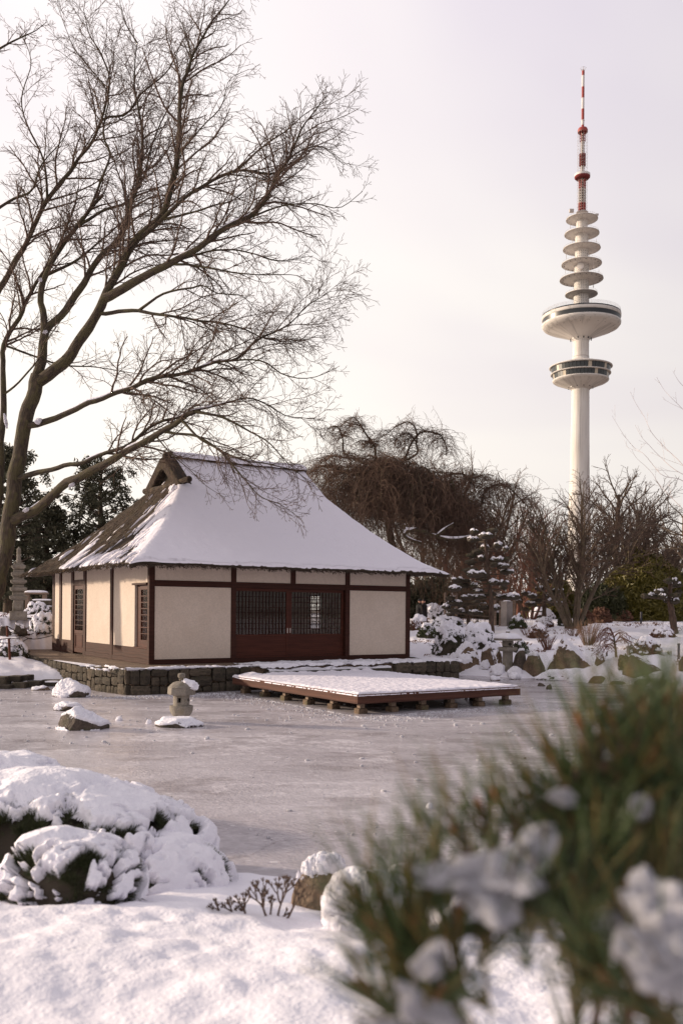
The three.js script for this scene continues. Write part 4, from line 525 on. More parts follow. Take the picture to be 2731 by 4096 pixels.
{ // the big tree at the left, limbs followed from the photograph
  const R = rng(101), ZS = 1.0453, D0 = 25.4;
  const base = at(-40, 2420, D0); base.y = 0.5;
  const tree = thing('bare_tree', 'big bare tree at the left edge, its mossy limbs reaching over the thatched roof', 'tree', base);
  const rel = (x, y, d) => at(x / ZS, y / ZS, d).sub(base);
  // [points (x, y, depth offset)], radius at start and end, twig density, starts where twigs begin
  const L = [
    ['trunk', [[-60, 2560, 0], [0, 2420, 0], [38, 2200, 0], [72, 1960, 0], [112, 1740, 0], [160, 1570, 0]], 0.27, 0.235, 0, 0],
    ['trunk', [[-50, 2500, 0.2], [-22, 2300, 0.3], [0, 2000, 0.4], [14, 1740, 0.5], [16, 1480, 0.5], [62, 1360, 0.6], [140, 1220, 0.7], [215, 1080, 0.8], [300, 900, 0.9], [330, 780, 0.9]], 0.2, 0.02, 0.7, 0.55],
    ['limb', [[160, 1590, 0], [258, 1530, -0.1], [370, 1360, -0.3], [440, 1235, -0.4], [505, 1110, -0.5], [560, 1005, -0.6], [690, 880, -0.7], [722, 765, -0.7], [740, 600, -0.6], [760, 400, -0.5], [795, 250, -0.4], [880, 100, -0.2], [965, -10, 0]], 0.21, 0.02, 1, 0.25],
    ['limb', [[150, 1600, 0], [182, 1450, 0.2], [192, 1385, 0.3], [290, 1275, 0.5], [400, 1110, 0.7], [510, 970, 0.9], [550, 860, 1.0], [590, 720, 1.1], [600, 560, 1.2], [560, 330, 1.3], [575, 180, 1.4]], 0.17, 0.015, 1, 0.3],
    ['limb', [[440, 1240, -0.4], [560, 1180, -0.8], [700, 1110, -1.2], [820, 1040, -1.5], [915, 968, -1.7], [1010, 925, -1.9], [1100, 850, -2], [1180, 700, -2], [1270, 530, -1.9], [1365, 400, -1.8]], 0.17, 0.012, 1, 0.25],
    ['limb', [[1010, 925, -1.9], [1180, 862, -2.1], [1310, 852, -2.3], [1420, 870, -2.4], [1515, 800, -2.4]], 0.035, 0.008, 0.8, 0.25],
    ['limb', [[560, 1005, -0.6], [690, 905, -0.9], [850, 770, -1.2], [985, 715, -1.4], [1150, 720, -1.5], [1230, 640, -1.5], [1330, 610, -1.4], [1440, 690, -1.3]], 0.09, 0.008, 1, 0.2],
    ['limb', [[985, 715, -1.4], [1090, 620, -1.3], [1180, 560, -1.1], [1270, 480, -1.0], [1370, 420, -1]], 0.04, 0.008, 1, 0.2],
    ['limb', [[185, 1410, 0.2], [180, 1210, 0.5], [232, 1065, 0.8], [330, 940, 1], [370, 880, 1.1], [432, 815, 1.2]], 0.13, 0.06, 0.5, 0.5],
    ['limb', [[330, 940, 1], [440, 880, 1.2], [530, 850, 1.4], [600, 750, 1.5], [640, 600, 1.6], [690, 480, 1.7], [770, 330, 1.8], [800, 180, 1.8]], 0.06, 0.008, 1, 0.2],
    ['limb', [[365, 880, 1], [440, 720, 1], [465, 640, 1], [430, 560, 1], [450, 400, 1], [300, 180, 1], [240, 20, 1]], 0.05, 0.008, 1, 0.2],
    ['limb', [[-60, 1340, 1], [10, 1190, 1.2], [62, 1090, 1.4], [140, 950, 1.5], [200, 830, 1.6], [300, 710, 1.7], [400, 560, 1.8], [432, 470, 1.8], [458, 320, 1.8], [430, 240, 1.8], [375, 150, 1.8], [350, 40, 1.8]], 0.13, 0.012, 1, 0.2],
    ['limb', [[400, 560, 1.8], [430, 500, 1.8], [520, 480, 1.9], [600, 380, 2.0], [700, 300, 2], [760, 180, 2], [840, 60, 2]], 0.05, 0.008, 1, 0.15],
    ['limb', [[200, 830, 1.6], [180, 660, 1.4], [120, 540, 1.2], [90, 420, 1], [130, 260, 0.8], [80, 120, 0.6]], 0.05, 0.008, 1, 0.15],
    ['limb', [[-40, 230, 0], [60, 170, 0.1], [150, 130, 0.3], [200, 90, 0.4]], 0.05, 0.008, 1.3, 0.1],
    ['limb', [[-50, 900, 0.8], [60, 830, 0.9], [130, 800, 1], [170, 690, 1.1], [260, 590, 1.1], [300, 480, 1.1]], 0.06, 0.008, 1, 0.15],
    ['limb', [[178, 1800, -0.2], [300, 1722, -0.5], [400, 1672, -0.8], [530, 1626, -1.1], [650, 1582, -1.4], [760, 1560, -1.6], [890, 1520, -1.9], [1000, 1490, -2.1], [1080, 1425, -2.2], [1180, 1370, -2.3], [1290, 1280, -2.4], [1385, 1215, -2.4]], 0.12, 0.008, 0.9, 0.3],
    ['limb', [[890, 1520, -1.9], [1000, 1505, -2.2], [1110, 1515, -2.4], [1190, 1570, -2.5], [1290, 1580, -2.6], [1420, 1530, -2.7]], 0.04, 0.007, 1, 0.15],
    ['limb', [[530, 1632, -1.1], [620, 1660, -1.4], [690, 1710, -1.6], [740, 1740, -1.7], [790, 1680, -1.8], [860, 1620, -1.9]], 0.03, 0.007, 1, 0.2],
    ['limb', [[105, 2020, -0.1], [160, 1976, -0.3], [300, 1945, -0.8], [420, 1900, -1.1], [540, 1866, -1.4], [630, 1790, -1.6], [760, 1735, -2.0], [860, 1708, -2.2], [960, 1680, -2.4], [1050, 1662, -2.5], [1200, 1735, -2.7], [1370, 1765, -2.9]], 0.10, 0.007, 1, 0.3],
    ['limb', [[50, 2200, 0], [150, 2130, -0.3], [230, 2062, -0.6], [330, 1992, -1.0], [430, 1942, -1.3], [550, 1880, -1.7], [680, 1808, -2.1], [760, 1748, -2.4], [815, 1722, -2.6]], 0.19, 0.075, 0.25, 0.5],
    ['limb', [[770, 1750, -2.4], [830, 1832, -2.7], [920, 1880, -2.9], [1010, 1990, -3.2], [1085, 2070, -3.4], [1170, 2110, -3.5], [1260, 2170, -3.6]], 0.045, 0.006, 1.6, 0.2],
    ['limb', [[690, 1815, -2.1], [830, 1828, -2.5], [960, 1900, -2.9], [1100, 1940, -3.2], [1220, 1962, -3.4], [1330, 2050, -3.6]], 0.05, 0.006, 1.5, 0.2],
    ['limb', [[815, 1722, -2.6], [920, 1740, -2.9], [1020, 1790, -3.1], [1120, 1850, -3.3], [1210, 1940, -3.5], [1280, 2010, -3.6]], 0.05, 0.006, 1.3, 0.2],
    ['limb', [[640, 1830, -2], [720, 1900, -2.3], [790, 1960, -2.5], [860, 2030, -2.6], [940, 2080, -2.7]], 0.025, 0.006, 1.2, 0.2],
    ['limb', [[455, 1330, -0.4], [580, 1302, -0.8], [720, 1322, -1.2], [870, 1342, -1.6], [1000, 1372, -1.9], [1110, 1420, -2.1], [1200, 1430, -2.2], [1330, 1400, -2.3]], 0.075, 0.007, 1, 0.25],
    ['limb', [[580, 1302, -0.8], [680, 1228, -1.2], [800, 1203, -1.5], [845, 1188, -1.6], [900, 1225, -1.8], [1010, 1240, -2], [1060, 1290, -2.1], [1120, 1310, -2.2]], 0.05, 0.007, 1, 0.25],
    ['limb', [[720, 1145, -1.2], [830, 1110, -1.5], [920, 1130, -1.8], [1080, 1150, -2.1], [1240, 1150, -2.3], [1300, 1190, -2.4]], 0.045, 0.007, 1.1, 0.2],
    ['limb', [[700, 1110, -1.2], [800, 1070, -1.1], [900, 1045, -1.2], [1060, 1060, -1.4], [1160, 1090, -1.5], [1310, 1070, -1.6]], 0.05, 0.007, 1.1, 0.2],
    ['limb', [[690, 935, -0.9], [800, 890, -1.1], [890, 860, -1.3], [970, 840, -1.4], [1080, 760, -1.5], [1200, 730, -1.5]], 0.045, 0.007, 1.1, 0.2],
    ['limb', [[700, 820, -0.7], [740, 660, -1], [850, 530, -1.2], [930, 440, -1.4], [960, 330, -1.5], [1040, 290, -1.6]], 0.04, 0.007, 1.2, 0.2],
    ['limb', [[60, 1460, 0.4], [170, 1500, 0.8], [270, 1530, 1], [420, 1535, 1.2], [560, 1560, 1.4], [700, 1580, 1.5]], 0.045, 0.007, 0.8, 0.2],
    ['limb', [[220, 1160, 0.6], [330, 1080, 1.2], [440, 990, 1.6], [520, 930, 1.8], [640, 900, 2], [760, 880, 2.1]], 0.06, 0.007, 1, 0.2],
    ['limb', [[20, 1660, 0.5], [90, 1590, 0.2], [160, 1500, 0], [200, 1420, -0.3], [260, 1330, -0.6], [340, 1240, -0.8]], 0.045, 0.007, 0.8, 0.3],
    ['limb', [[790, 250, -0.4], [770, 120, -0.5], [720, 20, -0.6]], 0.03, 0.008, 1.6, 0.1], ['limb', [[575, 180, 1.4], [520, 90, 1.3], [500, 0, 1.2]], 0.03, 0.008, 1.6, 0.1]];
  const tw = new Buf(), tf = new Buf();
  const o = { max: 3, tip: 0.0044, step: [0.3, 0.2, 0.12, 0.09], wig: [0.2, 0.42, 0.5, 0.5], up: [0.08, 0.0, -0.06, 0.0], sides: [6, 4, 3, 3], n: [3.6, 6.3, 10], lr: [0.26, 0.48, 0.5], lmin: [0.6, 0.28, 0.1], lmax: [2.1, 0.85, 0.34], ang: [0.62, 0.7, 0.8], rmax: [0.032, 0.013, 0.0075], t0: 0.1 };
  o.bufs = [tw, tw, tf, tf];
  const laid = [];
  for (const [kind, pts, r0, r1, dens, t0] of L) {
    const W0 = pts.map(([x, y, d]) => rel(x, y, D0 + d));
    if (kind === 'limb' && pts[0][0] > -30) { let best = null, bd = 0.9; for (const [p, r] of laid) { const dd = p.distanceTo(W0[0]); if (dd < bd) { bd = dd; best = p; } } if (best) W0[0].copy(best); }   // each limb springs from the wood it leaves
    const cv = new THREE.CatmullRomCurve3(W0, false, 'centripetal'), len = cv.getLength(), n = Math.ceil(len / 0.22), P = cv.getSpacedPoints(n), rad = P.map((p, i) => { const t = i / n; return 0.8 * lerp(r0, r1, Math.pow(t, 0.8)) * (1 + 0.09 * vn3(p.x * 3, p.y * 3, p.z * 3)); });
    const w = 0.5 * r0; P.forEach((p, i) => { if (i && i < n) { p.x += Math.min(0.05, w) * vn3(p.y * 2.2, 1, p.x); p.y += Math.min(0.05, w) * vn3(p.x * 2.2, 7, p.y); } });
    P.forEach((p, i) => laid.push([p, rad[i]]));
    const b = new Buf(); b.tube(P, rad, kind === 'trunk' ? 14 : r0 > 0.08 ? 10 : 7); part(kind, b.geo(), M.bark, tree);
    if (kind === 'limb' && r0 >= 0.1 && pts[0][1] > 1200) { const sb = new Buf(); let run = []; const flush = () => { if (run.length > 2) sb.tube(run.map((v) => v[0]), run.map((v, a) => v[1] * Math.sin(Math.PI * (a + 0.35) / (run.length - 0.3))), 6); run = []; }; P.forEach((p, i) => { const m = vn3(p.x * 1.3 + r0 * 40, p.y * 1.3, p.z), T = P[Math.min(n, i + 1)].clone().sub(P[Math.max(0, i - 1)]).normalize(); if (m > 0.0 && Math.abs(T.y) < 0.8 && i > 2 && i < n * 0.75) run.push([p.clone().add(V(0, rad[i] * 0.86, 0.02)), rad[i] * (0.3 + 0.35 * m) + 0.008]); else flush(); }); flush(); if (sb.c) part('snow_patch', sb.geo(), M.snow, tree, 'stuff'); }
    if (dens) { const oo = { ...o, n: [o.n[0] * dens, o.n[1], o.n[2]] }; sprout(R, oo, P, rad, len * 1, 0, t0); }
  }
  part('twigs', tw.geo(), M.twigBrown, tree, 'stuff'); part('twigs', tf.geo(), M.twigBrown, tree, 'stuff');
  // snow caught in the forks
  const snowBits = [[160, 1760, 0.2, 0.16, -0.25], [25, 1760, 0.08, 0.42, -0.1], [300, 2028, 0.18, 0.08, -0.85], [110, 2132, 0.18, 0.1, -0.3], [190, 1388, 0.12, 0.07, 0.1], [170, 1170, 0.1, 0.07, 0.4]];
  snowBits.forEach(([x, y, a, h, d], i) => { const g = blob(8, (q, v) => v.copy(q).multiplyScalar(0.8 + 0.35 * fbm3(q.x * 2 + i, q.y * 2, q.z * 2, 3))); const m = part('snow_patch', g, M.snow, tree); m.position.copy(rel(x, y, D0 + d - 0.16)); m.scale.set(a * 0.62, h * 0.62, 0.12); m.rotation.z = h > a ? 0.2 : 0.55; });
}
// ---- a bare tree or shrub from a trunk list; the crown is grown
function bareTree(name, label, cat, pos, turn, opt, group) {
  const R = rng(opt.seed), t = thing(name, label, cat, pos, turn, group), limb = new Buf(), tw = new Buf();
  const o = { max: 3, tip: 0.006, step: [0.5, 0.35, 0.25, 0.2], wig: [0.16, 0.3, 0.46, 0.5], up: [0.2, 0.1, 0.04, 0.0], sides: [9, 6, 4, 3], n: [1.3, 2, 4], lr: [0.55, 0.5, 0.5], lmin: [0.5, 0.4, 0.25], lmax: [4, 2, 1], ang: [0.6, 0.6, 0.6], rmax: [0.09, 0.035, 0.014], t0: 0.25, ...opt };
  o.bufs = [limb, limb, tw, tw, tw];
  for (const st of opt.stems) { const b = new Buf(); o.bufs = [b, limb, tw, tw, tw]; grow(R, o, V(...st.p), V(...st.d).normalize(), st.len, st.r, 0); part(st.name ?? 'trunk', b.geo(), opt.bark, t); }
  part('branches', limb.geo(), opt.bark, t, 'stuff'); part('twigs', tw.geo(), opt.twig, t, 'stuff'); return t;
}
const fan = (n, tilt, len, r, spread = 0.25, seed = 5) => { const R = rng(seed); return Array.from({ length: n }, (_, i) => { const a = i / n * 6.283 + R(), k = tilt * (0.5 + 0.7 * R()); return { p: [Math.cos(a) * spread, -0.1, Math.sin(a) * spread], d: [Math.cos(a) * k, 1, Math.sin(a) * k], len: len * (0.8 + 0.3 * R()), r: r * (0.75 + 0.4 * R()) }; }); };
bareTree('bare_tree', 'bare multi-stemmed tree with a fan-shaped crown standing in front of the tower foot', 'tree', onGround(2288, 39), 0, { seed: 201, bark: M.barkPale, twig: M.twigBrown, stems: [{ p: [-0.16, -0.1, 0], d: [-0.34, 1, 0.1], len: 4.6, r: 0.105 }, { p: [-0.05, -0.1, 0.1], d: [-0.12, 1, -0.2], len: 5.2, r: 0.105 }, { p: [0.08, -0.1, 0], d: [0.13, 1, 0.1], len: 5.5, r: 0.12 }, { p: [0.2, -0.1, 0], d: [0.42, 1, -0.1], len: 4.9, r: 0.12 }, { p: [0.1, -0.1, -0.1], d: [0.1, 1, 0.4], len: 4.6, r: 0.1 }, { p: [-0.1, -0.1, -0.1], d: [-0.55, 1, 0.3], len: 3.9, r: 0.09 }], n: [4.2, 5.4, 7.6], lr: [0.5, 0.5, 0.5], lmax: [2.5, 1.2, 0.55], lmin: [0.5, 0.35, 0.15], ang: [0.62, 0.72, 0.75], t0: 0.28, wig: [0.16, 0.3, 0.46, 0.5], up: [0.15, 0.12, 0.04, 0], tip: 0.0055, rmax: [0.04, 0.016, 0.009] });
bareTree('bare_tree', 'round bare tree just right of the multi-stemmed tree, behind the olive hedge', 'tree', onGround(2480, 52), 1, { seed: 202, bark: M.barkBrown, twig: M.twig, stems: [{ p: [0, -0.2, 0], d: [0.05, 1, 0], len: 7.2, r: 0.22 }, { p: [0.2, -0.2, 0], d: [0.35, 1, 0.1], len: 6.2, r: 0.17 }, { p: [-0.1, -0.2, 0.1], d: [-0.3, 1, 0.1], len: 6.4, r: 0.17 }, { p: [0, -0.2, 0.2], d: [0, 1, 0.35], len: 6, r: 0.15 }], n: [2.9, 3.4, 4.4], lmax: [3.4, 1.6, 0.8], tip: 0.009, rmax: [0.06, 0.025, 0.013] });
bareTree('bare_tree', 'low spreading bare tree at the right edge behind the clipped pine', 'tree', onGround(2640, 56), 2, { seed: 203, bark: M.barkBrown, twig: M.twig, stems: [{ p: [0, -0.2, 0], d: [-0.3, 1, 0], len: 5.6, r: 0.17 }, { p: [0.2, -0.2, 0], d: [0.4, 1, 0.1], len: 5.2, r: 0.15 }, { p: [0, -0.2, 0.2], d: [0.05, 1, 0.1], len: 5.8, r: 0.15 }], n: [2.7, 3.2, 4.2], lmax: [3.4, 1.6, 0.8], ang: [0.8, 0.65, 0.6], tip: 0.009, rmax: [0.06, 0.025, 0.013] });
{ // the tree outside the right edge that sends pale thin branches into the picture
  const R = rng(205), D = 34, b0 = onGround(2815, D), t = thing('bare_tree', 'pale thin-branched tree leaning in from the right edge, its long twigs fading into the sky', 'tree', b0), lb = new Buf(), tw = new Buf(), r = (x, y, d) => at(2400 + x / 3.92, 1400 + y / 3.92, D + d).sub(b0);
  const dark = (x, y, d) => at(2150 + x / 2.7, 1850 + y / 2.7, D + d).sub(b0);
  const o = { max: 2, tip: 0.004, step: [0.3, 0.25, 0.2], wig: [0.15, 0.25, 0.3], up: [0.2, 0.2, 0.15], sides: [5, 3, 3], n: [1.1, 1.6], lr: [0.22, 0.45], lmin: [0.3, 0.2], lmax: [1.1, 0.5], ang: [0.5, 0.6], rmax: [0.008, 0.006], bufs: [tw, tw, tw] };
  const run = (P, r0, r1, m, nm, buf) => { const cv = new THREE.CatmullRomCurve3(P, false, 'centripetal'), n = 24, q = cv.getSpacedPoints(n), rad = q.map((_, i) => lerp(r0, r1, i / n)); const b = new Buf(); b.tube(q, rad, 6); part(nm, b.geo(), m, t); sprout(R, { ...o, bufs: [buf, buf, buf] }, q, rad, cv.getLength(), 0, 0.2); };
  run([V(0, -0.3, 0), V(-0.02, 1.5, 0), dark(1600, 800, 0), dark(1640, 300, 0), V(0.3, 8.5, 0)], 0.2, 0.06, M.barkRed, 'trunk', tw);
  for (const P of [[[1700, 2500], [1300, 1820], [1020, 1540], [850, 1360], [760, 1220], [680, 1040], [560, 850], [465, 655]], [[1700, 2350], [1290, 2050], [960, 1960], [820, 1800], [690, 1640], [530, 1530], [430, 1420], [330, 1280], [180, 1030]], [[1600, 2800], [1050, 2250], [900, 2080], [800, 1920], [680, 1800], [560, 1690], [490, 1560]], [[1800, 1500], [1290, 930], [1100, 740], [1000, 630], [880, 430]], [[1700, 900], [1290, 560], [1200, 450], [1130, 330]], [[1700, 2100], [1200, 1900], [900, 1640], [760, 1490], [640, 1360], [540, 1170]]]) run(P.map(([x, y]) => r(x, y, 0.5 * Math.sin(x))), 0.014, 0.004, M.twigPale, 'branch', lb);
  for (const P of [[[1620, 820], [1480, 760], [1300, 690], [1180, 640], [1060, 540]], [[1640, 700], [1500, 640], [1410, 590], [1410, 480], [1400, 320]], [[1630, 780], [1540, 560], [1440, 470], [1360, 330], [1280, 200]], [[1610, 780], [1420, 760], [1300, 560], [1150, 470], [980, 330]], [[1700, 1200], [1400, 900], [1250, 970], [1080, 1010]], [[1680, 960], [1500, 930], [1200, 950], [1000, 1040]]]) run(P.map(([x, y]) => dark(x, y, 0.4 * Math.cos(x))), 0.03, 0.006, M.barkBrown, 'branch', tw);
  part('twigs', lb.geo(), M.twigPale, t, 'stuff'); part('twigs', tw.geo(), M.twigBrown, t, 'stuff');
}
{ // small bare trees that fill the back of the garden
  const list = [[1745, 68, 14, 'tan-twigged bare tree whose round crown rises behind the weeping beech'], [1925, 64, 11.2, 'loose tan bare tree to the right of the weeping beech crown'], [1850, 58, 5.8, 'reddish bare shrub tree between the weeping beech and the tall clipped pine', 1], [2070, 60, 8.6, 'reddish-brown bare tree behind the tall clipped pine', 1], [2170, 66, 8.4, 'brown bare tree in the gap left of the tower foot'], [2380, 66, 8.4, 'brown bare tree directly under the tower shaft'], [2590, 70, 9.4, 'brown bare tree far back towards the right edge'], [1990, 50, 4.4, 'low rust-coloured bare thicket behind the stone pillar', 1], [2120, 52, 4.2, 'low rust-coloured bare thicket left of the multi-stemmed tree', 1], [2720, 66, 8, 'brown bare tree cut off by the right edge of the view']];
  list.forEach(([x, d, h, lab, red], i) => bareTree('bare_tree', lab, 'tree', onGround(x, d), i, { seed: 300 + i, bark: red ? M.twigRed : i < 2 ? M.barkBrown : M.barkBrown, twig: i < 2 ? M.twigTan : red ? M.twigRed : M.twigBrown, stems: fan(red ? 7 : 5, red ? 0.55 : 0.42, h * 0.72, h * 0.016, 0.2, 40 + i), n: i < 2 ? [2.4, 3, 4.2] : [1.8, 2.5, 3.4], lr: [0.5, 0.5, 0.5], lmax: [3, 1.5, 0.8], tip: 0.009, rmax: [0.05, 0.022, 0.012], ang: [0.55, 0.55, 0.55], t0: 0.2 }));
}
M.twigWeep = std({ color: lin(0.12, 0.07, 0.047) });
{ // the weeping beech
  const R = rng(211), D = 44, b0 = onGround(1580, D), t = thing('weeping_beech', 'huge weeping beech behind the house, its arching boughs hung with curtains of bare twigs', 'tree', b0), c6 = (x, y, d = 0) => at(1200 + x / 1.6505, 1640 + y / 1.6505, D + d).sub(b0);
  const strands = new Buf(), dark = new Buf();
  const bough = (P, r0, r1, nS, L, buf = strands) => { const cv = new THREE.CatmullRomCurve3(P, false, 'centripetal'), len = cv.getLength(), n = Math.ceil(len / 0.2), q = cv.getSpacedPoints(n), rad = q.map((p, i) => lerp(r0, r1, i / n)); q.forEach((p, i) => { if (i && i < n) { p.x += 0.06 * vn3(p.y * 2, p.x, 1); p.y += 0.06 * vn3(p.x * 2, p.y, 4); } }); const b = new Buf(); b.tube(q, rad.map((v) => v * 0.62), 7); part('bough', b.geo(), M.bark, t);
    for (let k = 0; k < 1.7 * nS * len; k++) { const f = R() * (n - 0.01), i = Math.floor(f); strand(q[i].clone().lerp(q[i + 1], f - i), L * (0.3 + 0.9 * R()), buf); } };
  const strand = (p, L, buf, r = 0.009, droop = 0.2 + 0.3 * R()) => { const pts = [p.clone()], q = p.clone(), d = V((R() - 0.5) * 1.4, 0.2 + R() * 0.3, (R() - 0.5) * 1.4).normalize(), n = Math.max(4, Math.round(L / 0.22)); for (let i = 0; i < n; i++) { d.y -= droop; d.x += (R() - 0.5) * 0.75; d.y += (R() - 0.5) * 0.4; d.z += (R() - 0.5) * 0.75; d.normalize(); q.addScaledVector(d, L / n); pts.push(q.clone()); } buf.tube(pts, pts.map((_, i) => lerp(r, 0.0045, i / n)), 3); for (let i = 2; i < n; i++) if (R() < 0.5) { const a = pts[i], e = a.clone().add(V((R() - 0.5) * 0.35, -0.1 - 0.25 * R(), (R() - 0.5) * 0.35)); buf.tube([a, a.clone().lerp(e, 0.5).add(V(0, 0.04, 0)), e], [0.006, 0.005, 0.004], 3); } };
  bough([V(0, -0.3, 0), V(0.1, 2, 0), c6(560, 620), c6(520, 420), c6(500, 320)], 0.42, 0.16, 0, 1);
  for (const [P, r0, r1, nS, L] of [
    [[[500, 330], [490, 230], [430, 160], [395, 100], [345, 47], [310, 70], [258, 122]], 0.1, 0.025, 16, 1.1], [[[470, 250], [490, 235], [455, 212], [420, 240], [395, 290]], 0.06, 0.02, 16, 1.2], [[[395, 105], [350, 95], [300, 140], [270, 190]], 0.04, 0.015, 16, 1.2],
    [[[310, 300], [280, 270], [277, 190], [245, 112], [200, 115], [165, 160]], 0.09, 0.02, 16, 1.2], [[[690, 330], [765, 290], [768, 210], [745, 100], [700, 80], [620, 122], [540, 180], [510, 220]], 0.09, 0.018, 14, 1.0], [[[640, 420], [700, 290], [745, 205], [790, 148], [900, 160], [950, 225], [965, 300]], 0.1, 0.025, 20, 1.6], [[[765, 210], [720, 150], [660, 180], [625, 230]], 0.04, 0.015, 18, 1.2],
    [[[900, 640], [1010, 560], [955, 470], [1000, 430], [1070, 420], [1110, 455], [1150, 520]], 0.12, 0.03, 18, 1.6], [[[1000, 700], [1180, 640], [1225, 530], [1290, 492], [1370, 510], [1440, 570], [1500, 640]], 0.12, 0.03, 22, 2.2], [[[1110, 450], [1160, 440], [1200, 430], [1240, 470]], 0.06, 0.02, 16, 1.2],
    [[[330, 420], [220, 380], [120, 385], [60, 440], [30, 520]], 0.12, 0.03, 26, 2.0], [[[440, 360], [330, 320], [220, 310], [140, 350]], 0.1, 0.04, 26, 2.2], [[[500, 330], [600, 340], [720, 380], [840, 440], [960, 520], [1060, 620]], 0.14, 0.05, 40, 2.4]]) bough(P.map(([x, y], i) => c6(x, y, (i % 3 - 1) * 0.3 + (R() - 0.5))), r0, r1, nS * 1.5, L);
  // the umbrella of boughs inside the crown and the curtain that hangs from it
  for (let k = 0; k < 105; k++) { const a = k / 105 * 6.283 * 5 + R() * 0.2, e = 0.35 + 0.65 * R(), X = Math.cos(a) * 5.3 * e + 0.6, Z = Math.sin(a) * 4.2 * e, topY = 7.7 - 2.6 * R() * R() -  0.045 * X * X * 0.5 - 0.25 * Math.max(0, X), s = V(0.2 + X * 0.1, 5.2 + R(), Z * 0.1); bough([s, V(X * 0.4, topY - 0.2, Z * 0.4), V(X * 0.75, topY - 0.15, Z * 0.75), V(X, topY - 1.3 - R(), Z)], 0.06, 0.015, 13, 1.7, k % 3 ? dark : strands); }
  for (let k = 0; k < 700; k++) { const a = R() * 6.283, e = Math.sqrt(R()), X = Math.cos(a) * 5.4 * e + 0.6, Z = Math.sin(a) * 4.2 * e; strand(V(X, 7.5 - R() * R() * 3.6 - 0.07 * X * X * (X > 0 ? 0.7 : 1), Z), 1 + 2.2 * R(), k % 5 < 2 ? dark : strands); }
  for (let k = 0; k < 1300; k++) { const a = R() * 6.283, e = 0.25 + 0.75 * Math.sqrt(R()), X = Math.cos(a) * 5.2 * e + 0.6, Z = Math.sin(a) * 4.2 * e; strand(V(X, 5.4 - R() * 2.6 - 0.06 * X * X, Z), 1.2 + 2 * R(), k % 2 ? dark : strands, 0.009, 0.35 + 0.3 * R()); }
  part('hanging_twigs', strands.geo(), M.twigWeep, t, 'stuff'); part('hanging_twigs', dark.geo(), M.twigBrown, t, 'stuff');
  // low snowy boughs
  for (const P of [[[690, 760], [700, 795], [770, 790], [830, 810], [900, 835], [980, 852], [1060, 850], [1125, 835]], [[700, 795], [690, 830], [740, 862], [800, 880]], [[900, 835], [940, 800], [970, 778], [1010, 755]]]) { const q = new THREE.CatmullRomCurve3(P.map(([x, y]) => c6(x, y, -3.4))).getPoints(30), b = new Buf(); b.tube(q, q.map((_, i) => lerp(0.10, 0.055, i / 30)), 6); part('bough', b.geo(), M.bark, t); const s = new Buf(); s.tube(q.map((p) => p.clone().add(V(0, 0.07, 0.02))), q.map((p, i) => Math.max(0.004, (0.055 - 0.025 * i / 30) * (0.75 + 1.1 * vn3(p.x * 2.4, p.y * 3, 2)))), 6); part('snow_patch', s.geo(), M.snow, t); }
}
{ // the clipped weeping bare sapling on the far bank
  const R = rng(221), p = groundAt(2462, 2632), d = -p.z, t = thing('bare_sapling', 'small twisted weeping bare tree behind the snowy far bank', 'tree', p), k = d / F, b = new Buf(), tw = new Buf(), q2 = (x, y, z = 0) => V((x - 832) / 2.699 * k, (762 - y) / 2.699 * k, z);
  const trunk = [q2(834, 775), q2(828, 690), q2(815, 620), q2(808, 560), q2(796, 520)]; b.tube(trunk, [0.035, 0.03, 0.026, 0.022, 0.015], 7); part('trunk', b.geo(), M.barkBrown, t);
  for (let i = 0; i < 30; i++) { const s = trunk[1 + Math.floor(R() * 3.99)], sd = R() < 0.5 ? -1 : 1, L = (0.4 + 0.6 * R()) * 0.62, z = (R() - 0.5) * 0.8, pts = [s, s.clone().add(V(sd * L * 0.3, 0.14 * R() + 0.06, z * 0.3)), s.clone().add(V(sd * L * 0.75, 0.02, z * 0.7)), s.clone().add(V(sd * L * 1.1, -0.22 * R() - 0.1, z))], c = new THREE.CatmullRomCurve3(pts).getPoints(8); c.forEach((v, j) => { if (j) v.add(V((R() - 0.5) * 0.05, (R() - 0.5) * 0.05, 0)); }); tw.tube(c, c.map((_, j) => lerp(0.011, 0.004, j / 8)), 4); for (let j = 3; j < 9; j++) for (let m = 0; m < 2; m++) { const e = c[j].clone().add(V((R() - 0.5) * 0.2, -0.14 * R(), (R() - 0.5) * 0.2)); tw.tube([c[j], e], [0.005, 0.003], 3); } }
  part('twigs', tw.geo(), M.twigRed, t, 'stuff');
}
// ---------------------------------------------------------------- evergreens, shrubs and rocks
function clump(n, size, spread, seed, long = 1) { const R = rng(seed), b = new Buf(); for (let i = 0; i < n; i++) { const c = V((R() - 0.5) * spread, (R() - 0.5) * spread, (R() - 0.5) * spread), a = V(R() - 0.5, R() - 0.5, R() - 0.5).normalize(), u = V(R() - 0.5, R() - 0.5, R() - 0.5).cross(a).normalize(), s = size * (0.6 + 0.7 * R()), L = s * long; const N = V().crossVectors(a, u); b.quad(c.clone().addScaledVector(a, -L).addScaledVector(u, -s * 0.15), c.clone().addScaledVector(u, -s * 0.5), c.clone().addScaledVector(a, L), c.clone().addScaledVector(u, s * 0.5), N); } return b.geo(); }
function tuft(n, len, r, spread, seed) { const R = rng(seed), b = new Buf(); for (let i = 0; i < n; i++) { const az = R() * 6.283, e = spread * Math.sqrt(R()), d = V(Math.cos(az) * Math.sin(e), Math.cos(e), Math.sin(az) * Math.sin(e)), L = len * (0.7 + 0.5 * R()), p = V(0, len * 0.25 * R(), 0), q = p.clone().addScaledVector(d, L); b.tube([p, p.clone().lerp(q, 0.6), q], [r, r * 0.8, r * 0.15], 3); } return b.geo(); }
